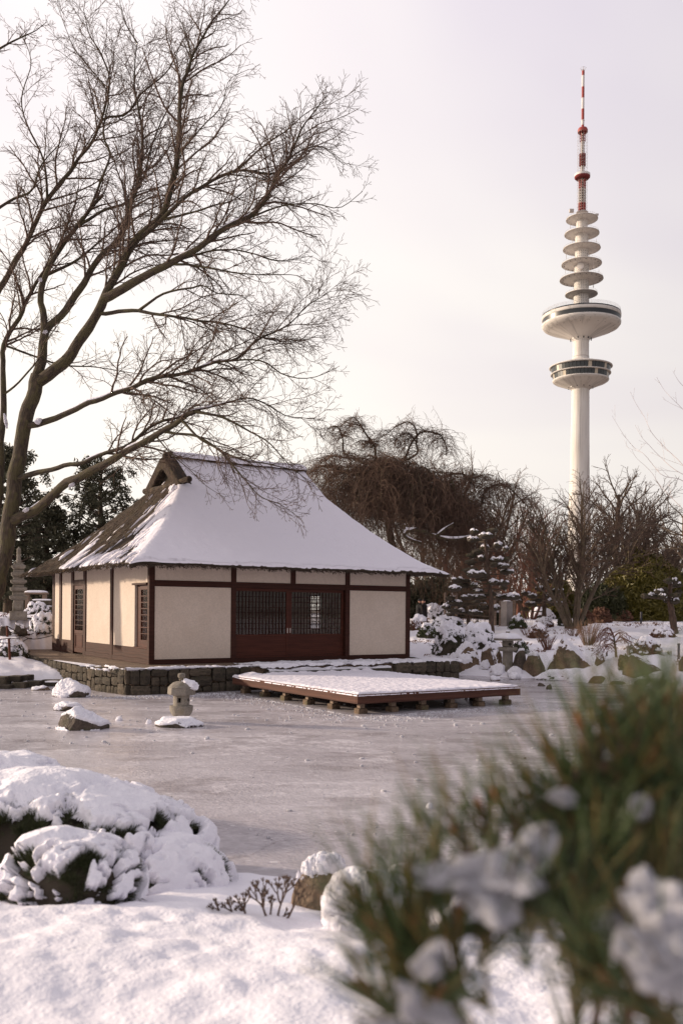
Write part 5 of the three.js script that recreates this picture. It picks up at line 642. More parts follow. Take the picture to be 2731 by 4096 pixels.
const LEAF = { small: clump(14, 0.05, 0.16, 1, 1.1), spray: clump(26, 0.075, 0.34, 2, 1.6), long: clump(26, 0.045, 0.34, 3, 2.4), needle: tuft(16, 0.11, 0.0035, 1.2, 4), fine: tuft(14, 0.075, 0.0016, 0.9, 5) };
const rot = (R, p, s, tilt = 6) => mat4(p, (R() - 0.5) * tilt, R() * 6.28, (R() - 0.5) * tilt, s);
function evergreen(label, pos, h, rad, seed, group) {                // loose dark conifer: trunk, limbs, sprays of foliage
  const R = rng(seed), t = thing('conifer', label, 'tree', pos), tb = new Buf(), lb = new Buf(), ms = [];
  tb.tube([V(0, -0.3, 0), V(0.05, h * 0.4, 0), V(0, h * 0.75, 0.05), V(0.05, h, 0)], [rad * 0.085, rad * 0.065, rad * 0.03, 0.02], 8); part('trunk', tb.geo(), M.barkBrown, t);
  for (let k = 0; k < 120; k++) { const y = h * (0.14 + 0.84 * k / 120), a = k * 2.4 + R(), L = rad * (0.35 + 0.75 * R()) * Math.pow(1 - Math.pow(Math.max(0, y / h - 0.35) / 0.68, 2), 0.6) , p0 = V(0.03, y - L * 0.25, 0), p1 = V(Math.cos(a) * L, y + 0.15 * R(), Math.sin(a) * L), m = p0.clone().lerp(p1, 0.55).add(V(0, 0.12, 0)); lb.tube([p0, m, p1], [0.035, 0.02, 0.008], 4); for (let j = 0; j < 7; j++) { const f = 0.35 + 0.68 * R(), p = p0.clone().lerp(p1, f).add(V((R() - 0.5) * 0.75, (R() - 0.5) * 0.42 - 0.1, (R() - 0.5) * 0.75)); ms.push(rot(R, p, 0.45 + 0.6 * R())); } }
  part('branches', lb.geo(), M.twig, t, 'stuff'); stuffPart('foliage', LEAF.spray, M.needleDark, ms, t); return t;
}
evergreen('dark conifer behind the big tree trunk at the far left', at(30, 2440, 40).setY(1.4), 7.6, 2.4, 501);
evergreen('dark rounded conifer between the big tree and the gable of the thatched roof', at(400, 2440, 44).setY(1.4), 7.6, 3.2, 502);
evergreen('lower dark conifer filling the gap under the lowest limb, left of the roof', at(185, 2440, 43).setY(1.4), 5.4, 2.6, 503);

function hedge(label, name, pos, rx, ry, rz, n, leaf, mat, coreMat, seed, cat = 'hedge', snowAmt = 0) {
  const R = rng(seed), t = thing(name, label, cat, pos), f = (d) => 1 + 0.3 * fbm3(d.x * 2 + seed, d.y * 2, d.z * 2, 3);
  part('inner_branches', blob(10, (d, o) => { const k = f(d) * 0.8; o.set(d.x * rx * k, Math.max(-0.1, d.y) * ry * k, d.z * rz * k); }), coreMat, t);
  const ms = []; for (let i = 0; i < n; i++) { const d = V(R() * 2 - 1, R() * 1.1 - 0.08, R() * 2 - 1).normalize(), k = f(d) * (0.8 + 0.24 * R()); ms.push(rot(R, V(d.x * rx * k, Math.max(0.03, d.y * ry * k), d.z * rz * k), 0.7 + 0.7 * R())); }
  stuffPart('foliage', leaf, mat, ms, t); return t;
}
M.laurel = std({ color: lin(0.115, 0.095, 0.012), roughness: 0.55, side: THREE.DoubleSide }); M.laurelDark = std({ color: lin(0.04, 0.042, 0.012), roughness: 0.6, side: THREE.DoubleSide });
hedge('big olive-green evergreen hedge with drooping leaves at the right', 'evergreen_hedge', onGround(2560, 51), 2.45, 3.3, 1.8, 4200, LEAF.long, M.laurel, M.core, 511);
hedge('dark green lower hedge running off the right edge behind the clipped pine', 'evergreen_hedge', onGround(2700, 52), 1.9, 2.3, 1.6, 2400, LEAF.long, M.laurelDark, M.core, 512);
hedge('dark green evergreen bush between the multi-stemmed tree and the olive hedge', 'evergreen_bush', onGround(2400, 50), 1.3, 1.7, 1.2, 900, LEAF.long, M.laurelDark, M.core, 513, 'bush');
hedge('yellow-green bush behind the small snowy pines left of the multi-stemmed tree', 'evergreen_bush', onGround(2215, 55), 1.5, 2.1, 1.2, 800, LEAF.long, M.laurel, M.core, 514, 'bush');
hedge('wide dark thicket under the hanging twigs of the weeping beech', 'dark_thicket', onGround(1720, 52), 4.5, 1.9, 1.5, 2000, LEAF.spray, M.needleDark, M.core, 515, 'thicket');
hedge('dark evergreen thicket behind the stone pagoda at the left', 'dark_thicket', at(110, 2440, 46).setY(1.3), 3.8, 2.4, 1.5, 1800, LEAF.spray, M.needleDark, M.core, 516, 'thicket');
hedge('dark thicket far behind the low snowy pines in the middle distance', 'dark_thicket', onGround(2120, 62), 4.8, 1.5, 1.5, 1300, LEAF.spray, M.leafOlive, M.core, 517, 'thicket');
hedge('dark thicket along the garden edge behind the olive hedge', 'dark_thicket', onGround(2560, 66), 6, 1.6, 1.5, 1300, LEAF.spray, M.needleDark, M.core, 518, 'thicket');
[[2340, 2492, 60, 46, 'leftmost of the low red-brown bushes before the olive hedge'], [2405, 2490, 72, 52, 'wide red-brown bush second from the left before the olive hedge'], [2480, 2484, 78, 46, 'red-brown bush in the middle of the row before the olive hedge'], [2546, 2476, 66, 62, 'tallest red-brown bush of the row, behind the black marker post'], [2638, 2476, 84, 42, 'red-brown bush left of the clipped pine at the right'], [2716, 2472, 60, 44, 'red-brown bush right of the clipped pine trunk']].forEach(([x, y, w, h, lab], i) => {
  const p = groundAt(x, y), k = -p.z / F, t = hedge(lab, 'red_bush', p, w / 2 * k, h * k, w / 2.6 * k, 260, LEAF.small, M.leafBrown, M.coreBrown, 530 + i, 'bush'); const R = rng(560 + i), b = new Buf(); for (let j = 0; j < 14; j++) { const a = (R() - 0.5) * 1.2; b.tube([V((R() - 0.5) * 0.2, -0.05, 0.1), V(a * w * k * 0.3, h * k * 0.3, 0.2 + R() * 0.2), V(a * w * k * 0.5, h * k * 0.7, w * k * 0.3)], [0.014, 0.01, 0.006], 4); } part('stems', b.geo(), M.twigBrown, t, 'stuff');
});
function snowShrub(name, label, cat, p, rx, ry, rz, o) {             // clipped shrub with a cap of snow in lumps
  const R = rng(o.seed), t = thing(name, label, cat, p), sd = o.seed * 1.7, lump = o.lump ?? 7, n = o.detail ?? 14;
  const f = (d) => 1 + 0.22 * fbm3(d.x * 1.7 + sd, d.y * 1.7, d.z * 1.7, 3);
  const sh = (k) => (d, q) => { const m = f(d) * k; q.set(d.x * rx * m, d.y > 0 ? d.y * ry * m : d.y * ry * 0.12, d.z * rz * m); };
  part('dark_twigs', blob(n, sh(0.93)), o.core ?? M.core, t);
  const ms = [], cnt = o.leaves ?? 320, d = V(), q = V(); for (let i = 0; i < cnt; i++) { d.set(R() * 2 - 1, R() * 1.05 - 0.05, R() * 2 - 1).normalize(); sh(0.86 + 0.12 * R())(d, q); ms.push(rot(R, q.clone(), (o.leafScale ?? 0.62) * (0.7 + 0.6 * R()))); }
  stuffPart('foliage', o.leaf ?? LEAF.small, o.mat ?? M.needleDark, ms, t);
  const cov = o.cover ?? 0.5, th = o.thick ?? 0.09;
  part('snow_cap', snowOver(blob(o.snowDetail ?? 34, sh(0.99)), (P, N) => { const w0 = worley(P.x * lump + sd, P.y * lump, P.z * lump), w = w0 * w0 + 0.2, m = fbm3(P.x * 2.2 + sd, P.y * 2.2, P.z * 2.2, 3); return th * (1.15 * (N.y - 1 + cov) + (o.rough ?? 0.55) * (0.62 - w) + 0.5 * m) * sstep(-0.05, 0.12, P.y / ry); }), M.snow, t);
  return t;
}
const shrubAt = (x0, x1, yTop, yBase, name, label, o, cat = 'shrub') => { const p = groundAt((x0 + x1) / 2, yBase), k = -p.z / F, rx = (x1 - x0) / 2 * k, ry = (yBase - yTop) * k, rz = rx * (o.deep ?? 0.8); p.z -= rz * 0.6; p.y = Math.min(p.y, ground(p.x, -p.z)) - 0.03; return snowShrub(name, label, cat, p, rx, ry, rz, o); };
const c1 = (x) => 1600 + x / 2.613, r1 = (y) => 2350 + y / 2.613;
const shrub1 = (x0, x1, y0, y1, label, o) => shrubAt(c1(x0), c1(x1), r1(y0), r1(y1), 'snowy_shrub', label, o);
shrub1(195, 500, 184, 330, 'snow-capped rounded shrub highest of the group right of the house, below the two people', { seed: 601, cover: 0.62, mat: M.leafOlive });
shrub1(95, 330, 290, 450, 'snowy shrub next to the right corner post of the house', { seed: 602, cover: 0.6, mat: M.leafBrown });
shrub1(330, 690, 300, 420, 'broad flat snowy shrub left of the tall clipped pine trunk', { seed: 603, cover: 0.6, mat: M.leafOlive });
shrub1(185, 375, 375, 525, 'small round dark-green shrub with lumpy snow above the stone wall end', { seed: 604, cover: 0.55, mat: M.needle });
shrub1(350, 700, 386, 705, 'large clipped mound with smooth snow on top and a dark bare underside', { seed: 605, cover: 0.62, rough: 0.3, thick: 0.14, snowDetail: 40, leaves: 420 });
shrub1(590, 1050, 386, 640, 'large clipped mound beside the smooth one, speckled all over with lumps of snow', { seed: 606, cover: 0.72, rough: 1.7, lump: 5, thick: 0.09, snowDetail: 50, leaves: 900, leafScale: 0.55 });
shrub1(985, 1075, 250, 395, 'dark snowy bush squeezed between pine trunk and grey stone pillar', { seed: 607, cover: 0.5, rough: 1 });
shrub1(1145, 1320, 280, 430, 'bushy dark shrub with drooping snowy leaves right of the grey stone pillar', { seed: 608, cover: 0.5, rough: 1, mat: M.needle });
shrub1(1340, 1620, 222, 330, 'wide cushion shrub with a thick snow cap left of the multi-stemmed tree', { seed: 609, cover: 0.75, rough: 0.4 });
shrub1(1410, 1610, 322, 420, 'flat cushion shrub with a thin snow cap in front of the wide cushion', { seed: 610, cover: 0.7, rough: 0.3, mat: M.leafBrown });
shrub1(1340, 1540, 395, 530, 'brown-twigged shrub with broken snow above the upright red twigs', { seed: 611, cover: 0.55, rough: 0.9, mat: M.leafBrown });
shrub1(1195, 1335, 565, 690, 'small snowy bush just behind the roofed stone lantern on the right bank', { seed: 612, cover: 0.6, rough: 1 });
shrub1(1265, 1345, 215, 300, 'small bush with patches of snow beyond the drooping shrub', { seed: 613, cover: 0.6, rough: 0.8 });
const c2 = (x) => 2150 + x / 2.699, r2 = (y) => 2350 + y / 2.699;
const shrub2 = (x0, x1, y0, y1, label, o) => shrubAt(c2(x0), c2(x1), r2(y0), r2(y1), 'snowy_shrub', label, o);
shrub2(225, 325, 288, 420, 'small snowy cushion shrub touching the left of the multi-stemmed trunk', { seed: 621, cover: 0.7, rough: 0.5 });
shrub2(435, 540, 305, 420, 'small snowy cushion shrub touching the right of the multi-stemmed trunk', { seed: 622, cover: 0.6, rough: 0.5 });
shrub2(890, 980, 730, 880, 'green leaved low bush sprinkled with snow at the left end of the slanting dark rock', { seed: 623, cover: 0.45, rough: 1.2, mat: M.needle });
shrub2(1020, 1350, 555, 720, 'spreading brown heather-like bush on the slope above the slanting dark rock', { seed: 624, cover: 0.42, rough: 1.2, mat: M.leafBrown, core: M.coreBrown });
shrub2(1240, 1500, 430, 540, 'low brown bush with snow at the foot of the right clipped pine', { seed: 625, cover: 0.5, rough: 1.1, mat: M.leafBrown, core: M.coreBrown });
const c6b = (x) => x / 3.733, r6 = (y) => 2200 + y / 3.733;
const shrub3 = (x0, x1, y0, y1, label, o) => shrubAt(c6b(x0), c6b(x1), r6(y0), r6(y1), 'snowy_shrub', label, o);
shrub3(-120, 390, 1258, 1500, 'rounded snowy shrub behind the rope fence at the left edge', { seed: 631, cover: 0.68, rough: 0.4 });
shrub3(-60, 330, 1385, 1600, 'snowy shrub in front of the other, its twigs showing, by the left fence post', { seed: 632, cover: 0.6, rough: 1 });
shrub3(430, 780, 1070, 1320, 'snow-buried shrub against the back corner of the house', { seed: 633, cover: 0.9, rough: 0.8, thick: 0.12 });
shrub3(350, 720, 800, 960, 'frosty low bush right of the stone pagoda plinth', { seed: 634, cover: 0.55, rough: 1.5, lump: 9 });
shrub3(-100, 130, 700, 900, 'frosty low bush left of the stone pagoda at the edge of the view', { seed: 635, cover: 0.55, rough: 1.5, lump: 9 });
shrub3(340, 720, 330, 560, 'bush bent down under a heavy ridge of snow beneath the left eave', { seed: 636, cover: 0.62, rough: 0.6 });

// upright bare twigs
function twigBush(name, label, x, yBase, yTop, w, n, seed, mat) { const R = rng(seed), p = groundAt(x, yBase), k = -p.z / F, h = (yBase - yTop) * k, t = thing(name, label, 'shrub', p), b = new Buf(); for (let i = 0; i < n; i++) { const a = (R() * 2 - 1), L = h * (0.55 + 0.5 * R()), x1 = a * w * k * 0.5, z1 = (R() - 0.5) * w * k * 0.6, pts = [V(x1 * 0.25, -0.05, z1 * 0.25), V(x1 * 0.6, L * 0.5, z1 * 0.6), V(x1, L, z1)]; b.tube(new THREE.CatmullRomCurve3(pts).getPoints(6), [0.009, 0.0085, 0.008, 0.007, 0.006, 0.005, 0.004], 3); for (let j = 0; j < 3; j++) { const s = pts[1].clone().lerp(pts[2], R() * 0.8), e = s.clone().add(V((R() - 0.5) * L * 0.3, L * 0.25 * R(), (R() - 0.5) * L * 0.3)); b.tube([s, e], [0.005, 0.003], 3); } } part('twigs', b.geo(), mat, t, 'stuff'); return t; }
twigBush('twig_bush', 'upright reddish twigs growing from the snow right of the stone lantern', c2(100), r2(680), r2(520), 80, 46, 641, M.twigRed);
twigBush('twig_bush', 'tall pale upright twigs behind the big snow-capped boulder', c2(540), r2(625), r2(350), 130, 60, 642, M.twigTan);
twigBush('twig_bush', 'sparse grey twigs between the boulder and the multi-stemmed trunk', c2(380), r2(520), r2(420), 90, 30, 643, M.twigTan);
twigBush('twig_bush', 'thin twigs before the flat cushion shrub', c2(30), r2(600), r2(470), 70, 30, 644, M.twigBrown);
twigBush('twig_bush', 'twigs behind the lantern beside the stone pillar foot', c1(1320), r1(500), r1(410), 60, 26, 645, M.twigRed);

// ---- cloud-pruned pines: trunk and flat pads of needles carrying snow
const PADS = [0, 1, 2].map((k) => { const R = rng(650 + k), needles = [], s0 = new Buf(); for (let i = 0; i < 130; i++) { const a = R() * 6.283, e = Math.sqrt(R()); needles.push([V(Math.cos(a) * e * 0.5, 0.1 * (1 - e * e) + (R() - 0.5) * 0.08 - 0.04, Math.sin(a) * e * 0.4), R() * 6.28, (R() - 0.5) * 1.8, (R() - 0.5) * 1.8]); } const gs = needles.map(([p, y, x, z]) => { const g = LEAF.needle.clone(); g.applyMatrix4(mat4(p, x, y, z, 1.0)); return g; }); const foliage = merged(gs.slice(0, 70)); const dome = blob(9, (d, o) => { const m = 1 + 0.35 * fbm3(d.x * 2 + k * 5, d.y * 2, d.z * 2, 3); o.set(d.x * 0.46 * m, d.y * 0.17 * m, d.z * 0.37 * m); }); const snow = snowOver(blob(14, (d, o) => { const m = 1 + 0.35 * fbm3(d.x * 2 + k * 5, d.y * 2, d.z * 2, 3); o.set(d.x * 0.43 * m, 0.05 + d.y * 0.16 * m, d.z * 0.34 * m); }), (P, N) => 0.055 * (1.2 * (N.y - 0.72) + 2.4 * fbm3(P.x * 5 + k * 3, P.z * 5, k, 3))); return { foliage, dome, snow }; });
function cloudPine(label, trunkPx, pads, d, seed, r0) {
  const R = rng(seed), base = groundAt(...trunkPx[0]); const D = d ?? -base.z; if (d) { const b2 = onGround(trunkPx[0][0], d); base.copy(b2); }
  const t = thing('clipped_pine', label, 'tree', base), k = D / F, b = new Buf(), tp = trunkPx.map(([x, y], i) => at(x, y, D).sub(base)); tp[0].y = -0.1; const cv = new THREE.CatmullRomCurve3(tp).getPoints(24); b.tube(cv, cv.map((_, i) => r0 * lerp(1, 0.35, i / 24) * (1 + 0.12 * Math.sin(i * 2.1))), 9); part('trunk', b.geo(), M.barkPine, t);
  pads.forEach(([x, y, w, snow = 1], i) => { const P = PADS[i % 3], dz = (R() - 0.5) * 1.1, c = at(x, y, D - dz).sub(base), s = w * k / 0.95; const m = part('foliage_pad', P.foliage, i % 4 ? M.needleDark : M.needle, t); m.position.copy(c); m.scale.set(s, Math.max(0.6, s * 0.8), s); m.rotation.y = R() * 6; part('needle_mass', P.dome, M.core, m); if (snow && R() < 0.72) part('snow_cap', P.snow, M.snow, m);
    const lb = new Buf(), near = cv.reduce((q, v) => Math.abs(v.y - (c.y - 0.1)) < Math.abs(q.y - (c.y - 0.1)) ? v : q, cv[0]); lb.tube([near, near.clone().lerp(c, 0.5).add(V(0, -0.05, 0)), c.clone().add(V(0, -0.06, 0))], [r0 * 0.28, r0 * 0.2, 0.014], 5); part('limb', lb.geo(), M.barkBrown, t); });
  return t;
}
const c3 = (x) => 1700 + x / 2.613, r3 = (y) => 2050 + y / 2.613, pads3 = (a) => a.map(([x, y, w, s]) => [c3(x), r3(y), w / 2.613, s]);
cloudPine('tall cloud-pruned pine with many snowy needle pads right of the thatched roof', [[c3(690), r3(1172)], [c3(684), r3(900)], [c3(650), r3(600)], [c3(635), r3(400)], [c3(615), r3(285)]], pads3([[510, 205, 110], [640, 250, 170], [500, 285, 130], [700, 190, 130, 0], [620, 375, 120], [760, 345, 130], [840, 385, 70], [540, 412, 120], [480, 450, 110, 0], [590, 482, 110], [470, 520, 120, 0], [750, 500, 150], [850, 490, 70], [720, 545, 90, 0], [810, 565, 150], [845, 622, 150], [470, 605, 170, 0], [530, 650, 230], [340, 708, 140], [420, 720, 120, 0], [720, 735, 150], [590, 690, 160], [400, 762, 170], [310, 800, 180], [510, 765, 80], [550, 832, 150], [680, 855, 130], [440, 890, 170], [560, 890, 150], [890, 885, 230], [770, 890, 100], [320, 950, 180], [220, 990, 120], [510, 1050, 150], [600, 985, 110], [730, 1000, 120], [820, 785, 80], [260, 900, 110, 0], [300, 1030, 130, 0], [820, 740, 110]]), 36, 661, 0.12);
cloudPine('low dark snowy pine left of the stone pillar, behind the tall clipped pine', [[c3(450), r3(1165)], [c3(452), r3(1050)], [c3(470), r3(960)]], pads3([[420, 960, 150], [520, 945, 120], [350, 1040, 150], [480, 1040, 150], [560, 1060, 90], [260, 1060, 100]]), 37.5, 662, 0.1);
cloudPine('dark clipped pine with snow-striped pads between stone pillar and multi-stemmed tree', [[c3(1240), r3(1010)], [c3(1242), r3(850)], [c3(1235), r3(690)]], pads3([[1200, 705, 90], [1320, 715, 110], [1195, 798, 120], [1050, 848, 100], [1120, 878, 140], [1270, 872, 110], [1380, 818, 120], [1400, 868, 90], [1370, 955, 150], [1180, 920, 130, 0], [1100, 960, 130], [1320, 930, 110], [980, 930, 90], [1180, 600, 130], [1040, 1010, 110], [1330, 860, 100, 0]]), 44, 663, 0.12);
const c4 = (x) => 2150 + x / 2.7, r4 = (y) => 1850 + y / 2.7, pads4 = (a) => a.map(([x, y, w, s]) => [c4(x), r4(y), w / 2.7, s]);
cloudPine('clipped pine with a leaning reddish trunk near the right edge', [[c2(1480), r2(440)], [c2(1440), r2(250)], [c4(1420), r4(1500)], [c4(1425), r4(1330)], [c4(1420), r4(1230)]], pads4([[1405, 1278, 110], [1480, 1285, 80], [1360, 1372, 80], [1310, 1400, 110], [1150, 1440, 90], [1235, 1440, 110], [1340, 1446, 90], [1500, 1325, 120], [1490, 1432, 110], [1520, 1400, 90], [1480, 1500, 100], [1380, 1490, 60]]), 37, 664, 0.15);

// ---- rocks: cut by planes, roughened, with snow on what faces up
function rockThing(label, x0, x1, yTop, yBase, o) {
  const onIce = o.ice, p = onIce ? onLevel((x0 + x1) / 2, yBase, 0) : groundAt((x0 + x1) / 2, yBase); if (o.d) { const q = onGround((x0 + x1) / 2, o.d); p.copy(q); } const k = -p.z / F, rx = (x1 - x0) / 2 * k, h = (yBase - yTop) * k, rz = rx * (o.deep ?? 0.7); p.z -= rz * 0.7; if (!onIce) p.y = Math.min(p.y, (yBase ? at((x0 + x1) / 2, yBase, -p.z).y : p.y) + 0.02);
  const R = rng(o.seed), pl = []; for (let i = 0; i < (o.soft ? 6 : 18); i++) { const n = V(R() * 2 - 1, R() * 1.6 - 0.6, R() * 2 - 1).normalize(); pl.push([n, 0.72 + 0.28 * R()]); } pl.push([V(0, 1, 0), o.flat ?? 0.95]); if (o.lean) pl.push([V(o.lean, 1, 0.15).normalize(), 0.55]);
  const fn = (d, q) => { let m = 1.15; for (const [n, a] of pl) { const c = d.dot(n); if (c > 0.01) m = smin(m, a / c, o.soft ? 0.35 : 0.06); } m *= 1 + 0.08 * fbm3(d.x * 3 + o.seed, d.y * 3, d.z * 3, 4); q.set(d.x * rx * m, (d.y > 0 ? d.y * h : d.y * h * 0.25) * m, d.z * rz * m); };
  const t = thing('rock', label, 'rock', p), g = blob(o.detail ?? 18, fn); g.computeBoundingBox(); const bb = g.boundingBox, fx = 2 * rx / (bb.max.x - bb.min.x), ox = -(bb.max.x + bb.min.x) / 2 * fx, fy = h / bb.max.y, fn0 = fn, fit = (d, q) => { fn0(d, q); q.set(q.x * fx + ox, q.y * fy, q.z * fx); };
  part('stone', blob(o.snow === 0 ? o.detail ?? 18 : o.sd ?? 30, fit), o.mat ?? M.rock, t);
  if (o.snow !== 0) part('snow_cap', snowOver(blob(o.sd ?? 30, fit), (P, N) => (o.thick ?? 0.06) * (1.5 * (N.y - (o.thr ?? 0.5)) + (o.nz ?? 0.9) * fbm3(P.x * 3 / (o.ns ?? 1) + o.seed, P.y * 3, P.z * 3, 3)) * (o.snow ?? 1)), M.snow, t);
  return t;
}
const rk1 = (l, x0, x1, y0, y1, o) => rockThing(l, c1(x0), c1(x1), r1(y0), r1(y1), o), rk2 = (l, x0, x1, y0, y1, o) => rockThing(l, c2(x0), c2(x1), r2(y0), r2(y1), o);
rk1('brown boulder with ragged snow next to the right end of the terrace wall', 495, 845, 600, 858, { seed: 701, thr: 0.35, thick: 0.09 });
rk1('round brown boulder with a snow cap left of the roofed stone lantern', 845, 1012, 628, 820, { seed: 702, thr: 0.45 });
rk1('narrow dark rock half covered in snow touching the lantern pillar', 985, 1078, 660, 840, { seed: 703, thr: 0.2 });
rk1('dark boulder behind the roofed stone lantern pillar', 1150, 1325, 655, 865, { seed: 704, mat: M.rockDark, thr: 0.55 });
rk1('squared brown block of rock right of the roofed stone lantern', 1292, 1545, 705, 930, { seed: 705, flat: 0.8, thr: 0.6, thick: 0.08 });
rk1('small snow-topped stone at the foot of the squared block', 1380, 1530, 860, 935, { seed: 706, thr: 0.5 });
rk1('small snow-covered stone between the two brown boulders', 828, 945, 790, 858, { seed: 707, thr: 0.15, thick: 0.055 });
rk1('low stone wrapped in snow at the water side of the lantern', 940, 1120, 838, 920, { seed: 708, thr: 0.05, thick: 0.055 });
rk1('snow-covered stone right of the lantern foot', 1125, 1270, 868, 938, { seed: 709, thr: 0.0, thick: 0.055 });
rk1('flat snowy slab of ice lying before the lantern bank', 1142, 1262, 930, 962, { seed: 710, thr: 0.1, ice: true });
rk1('flat dark stone with snow frozen in the ice near the deck corner', 945, 1048, 955, 976, { seed: 711, ice: true, thr: 0.5 });
rk2('large brown triangular boulder under a thick smooth cap of snow', 115, 630, 545, 912, { seed: 712, lean: 0.5, thr: 0.42, thick: 0.1, detail: 26, sd: 40 });
rk2('small brown stone at the right foot of the triangular boulder', 620, 748, 715, 840, { seed: 713, thr: 0.45 });
rk2('long slanting dark brown rock lying on the right bank', 905, 1430, 735, 940, { seed: 714, lean: 0.6, deep: 0.4, thr: 0.86 });
rk2('dark rock cut off by the right edge of the view', 1525, 1640, 720, 910, { seed: 715, mat: M.rockDark, thr: 0.7 });
rk2('brown stone showing at the waterline below the snowy bank', 540, 770, 960, 1050, { seed: 716, thr: 0.75, deep: 0.4 });
rk2('dark wet stone in the ice, left of a pair', 0, 85, 1030, 1068, { seed: 717, ice: true, snow: 0, mat: M.rockDark }); rk2('dark wet stone in the ice, right and pointed one of a pair', 85, 158, 1045, 1100, { seed: 718, ice: true, snow: 0, mat: M.rockDark });
rk2('long low snowy shore rock with a dark underside in front of the triangular boulder', -20, 640, 925, 1002, { seed: 719, thr: -0.05, thick: 0.055, deep: 0.25, flat: 0.7, mat: M.rockDark, sd: 40, soft: 1 });
 
const rkP = (l, x0, x1, y0, y1, o) => rockThing(l, x0, x1, y0, y1, o);
rkP('snow-covered stone in the ice near the left corner of the terrace', 198, 352, 2732, 2790, { seed: 731, ice: true, thr: 0.05, thick: 0.055, mat: M.rockDark });
rkP('low dark stone with a lick of snow, behind the larger dark rock in the ice', 209, 330, 2820, 2844, { seed: 732, ice: true, thr: 0.6, mat: M.rockDark });
rkP('larger dark mossy rock in the ice at the left with two patches of snow', 205, 418, 2853, 2922, { seed: 733, ice: true, thr: 0.62, lean: 0.5, mat: M.rockDark, detail: 26, thick: 0.07 });
rkP('flat dark rock under the small stone lantern, half covered with snow', 612, 810, 2886, 2910, { seed: 734, ice: true, thr: 0.55, flat: 0.6, mat: M.rockDark, detail: 24, thick: 0.05, deep: 0.7 });
rkP('dark rock in the snow before the stone pagoda, right one', 42, 108, 2497, 2536, { seed: 735, mat: M.rockDark, thr: 0.8 }); rkP('dark rock in the snow before the stone pagoda, left one', -10, 44, 2505, 2545, { seed: 736, mat: M.rockDark, thr: 0.8 });
rkP('small leaf-like dark stone sticking out of the snow by the house', 122, 160, 2488, 2516, { seed: 737, mat: M.rock, thr: 0.5 });
rkP('brown flat stone frozen into the ice below the left bank', 120, 200, 2748, 2762, { seed: 738, ice: true, mat: M.rock, thr: 0.8 });
rk2('flat dark stone at the waterline under the peaked snowdrift, right of the brown one', 780, 1010, 1010, 1052, { seed: 723, mat: M.rockDark, thr: 0.9, deep: 0.4, soft: 1 });
rk2('dark waterline stone with snow on top below the slanting rock', 1040, 1290, 975, 1062, { seed: 724, mat: M.rockDark, thr: 0.5, deep: 0.4, soft: 1 });
rk2('dark waterline stone with snow on top near the right edge', 1270, 1600, 985, 1092, { seed: 725, mat: M.rockDark, thr: 0.45, deep: 0.35, soft: 1 });
// near bank
rkP('near boulder at the water edge, brown on its left side and white on top', 1160, 1390, 3460, 3640, { soft: 1, seed: 741, thr: 0.52, thick: 0.06, deep: 0.8, detail: 30, sd: 60, nz: 0.3 });
rkP('near boulder wholly buried in smooth snow, right of the brown-sided one', 1300, 1660, 3560, 3715, { soft: 1, seed: 742, nz: 0.3, thr: -0.6, thick: 0.03, deep: 0.8, detail: 30, sd: 60 });
rkP('snow-buried near stone half hidden by the pine needles', 1540, 1760, 3510, 3600, { soft: 1, seed: 743, thr: -0.3, thick: 0.03, detail: 24, sd: 40 });
rkP('snow-buried near stone behind the pine branch at the right', 1750, 2150, 3480, 3700, { soft: 1, seed: 744, thr: -0.4, thick: 0.03, detail: 24, sd: 40 });

{ // stalks and leaf litter sticking out of the snow
  const R = rng(771), ms = [], g = clump(7, 0.035, 0.2, 9, 1.6);
  for (let k = 0; k < 2600; k++) { const d = 27 + 25 * R(), x = R() < 0.8 ? lerp(1.5, 15, R()) * d / 32 : lerp(-13, -8.5, R()); if (pondDist(x, d) < 0.5) continue; if (fbm3(x * 0.55, d * 0.55, 8, 3) < 0.02 + 0.2 * R()) continue; const [s, q] = toHouse(x, d); if (s > -1.8 && s < 9 && q > -2 && q < 10) continue; ms.push(mat4(V(x, ground(x, d) + 0.005, -d), R(), R() * 6, R(), 0.5 + 0.9 * R(), 0.3 + 0.4 * R(), 0.5 + 0.9 * R())); }
  tag(stuffPart('dead_stalks', g, M.leafBrown, ms, scene), 'dead brown stalks and leaves poking through the snow on the banks', 'dead stalks');
}
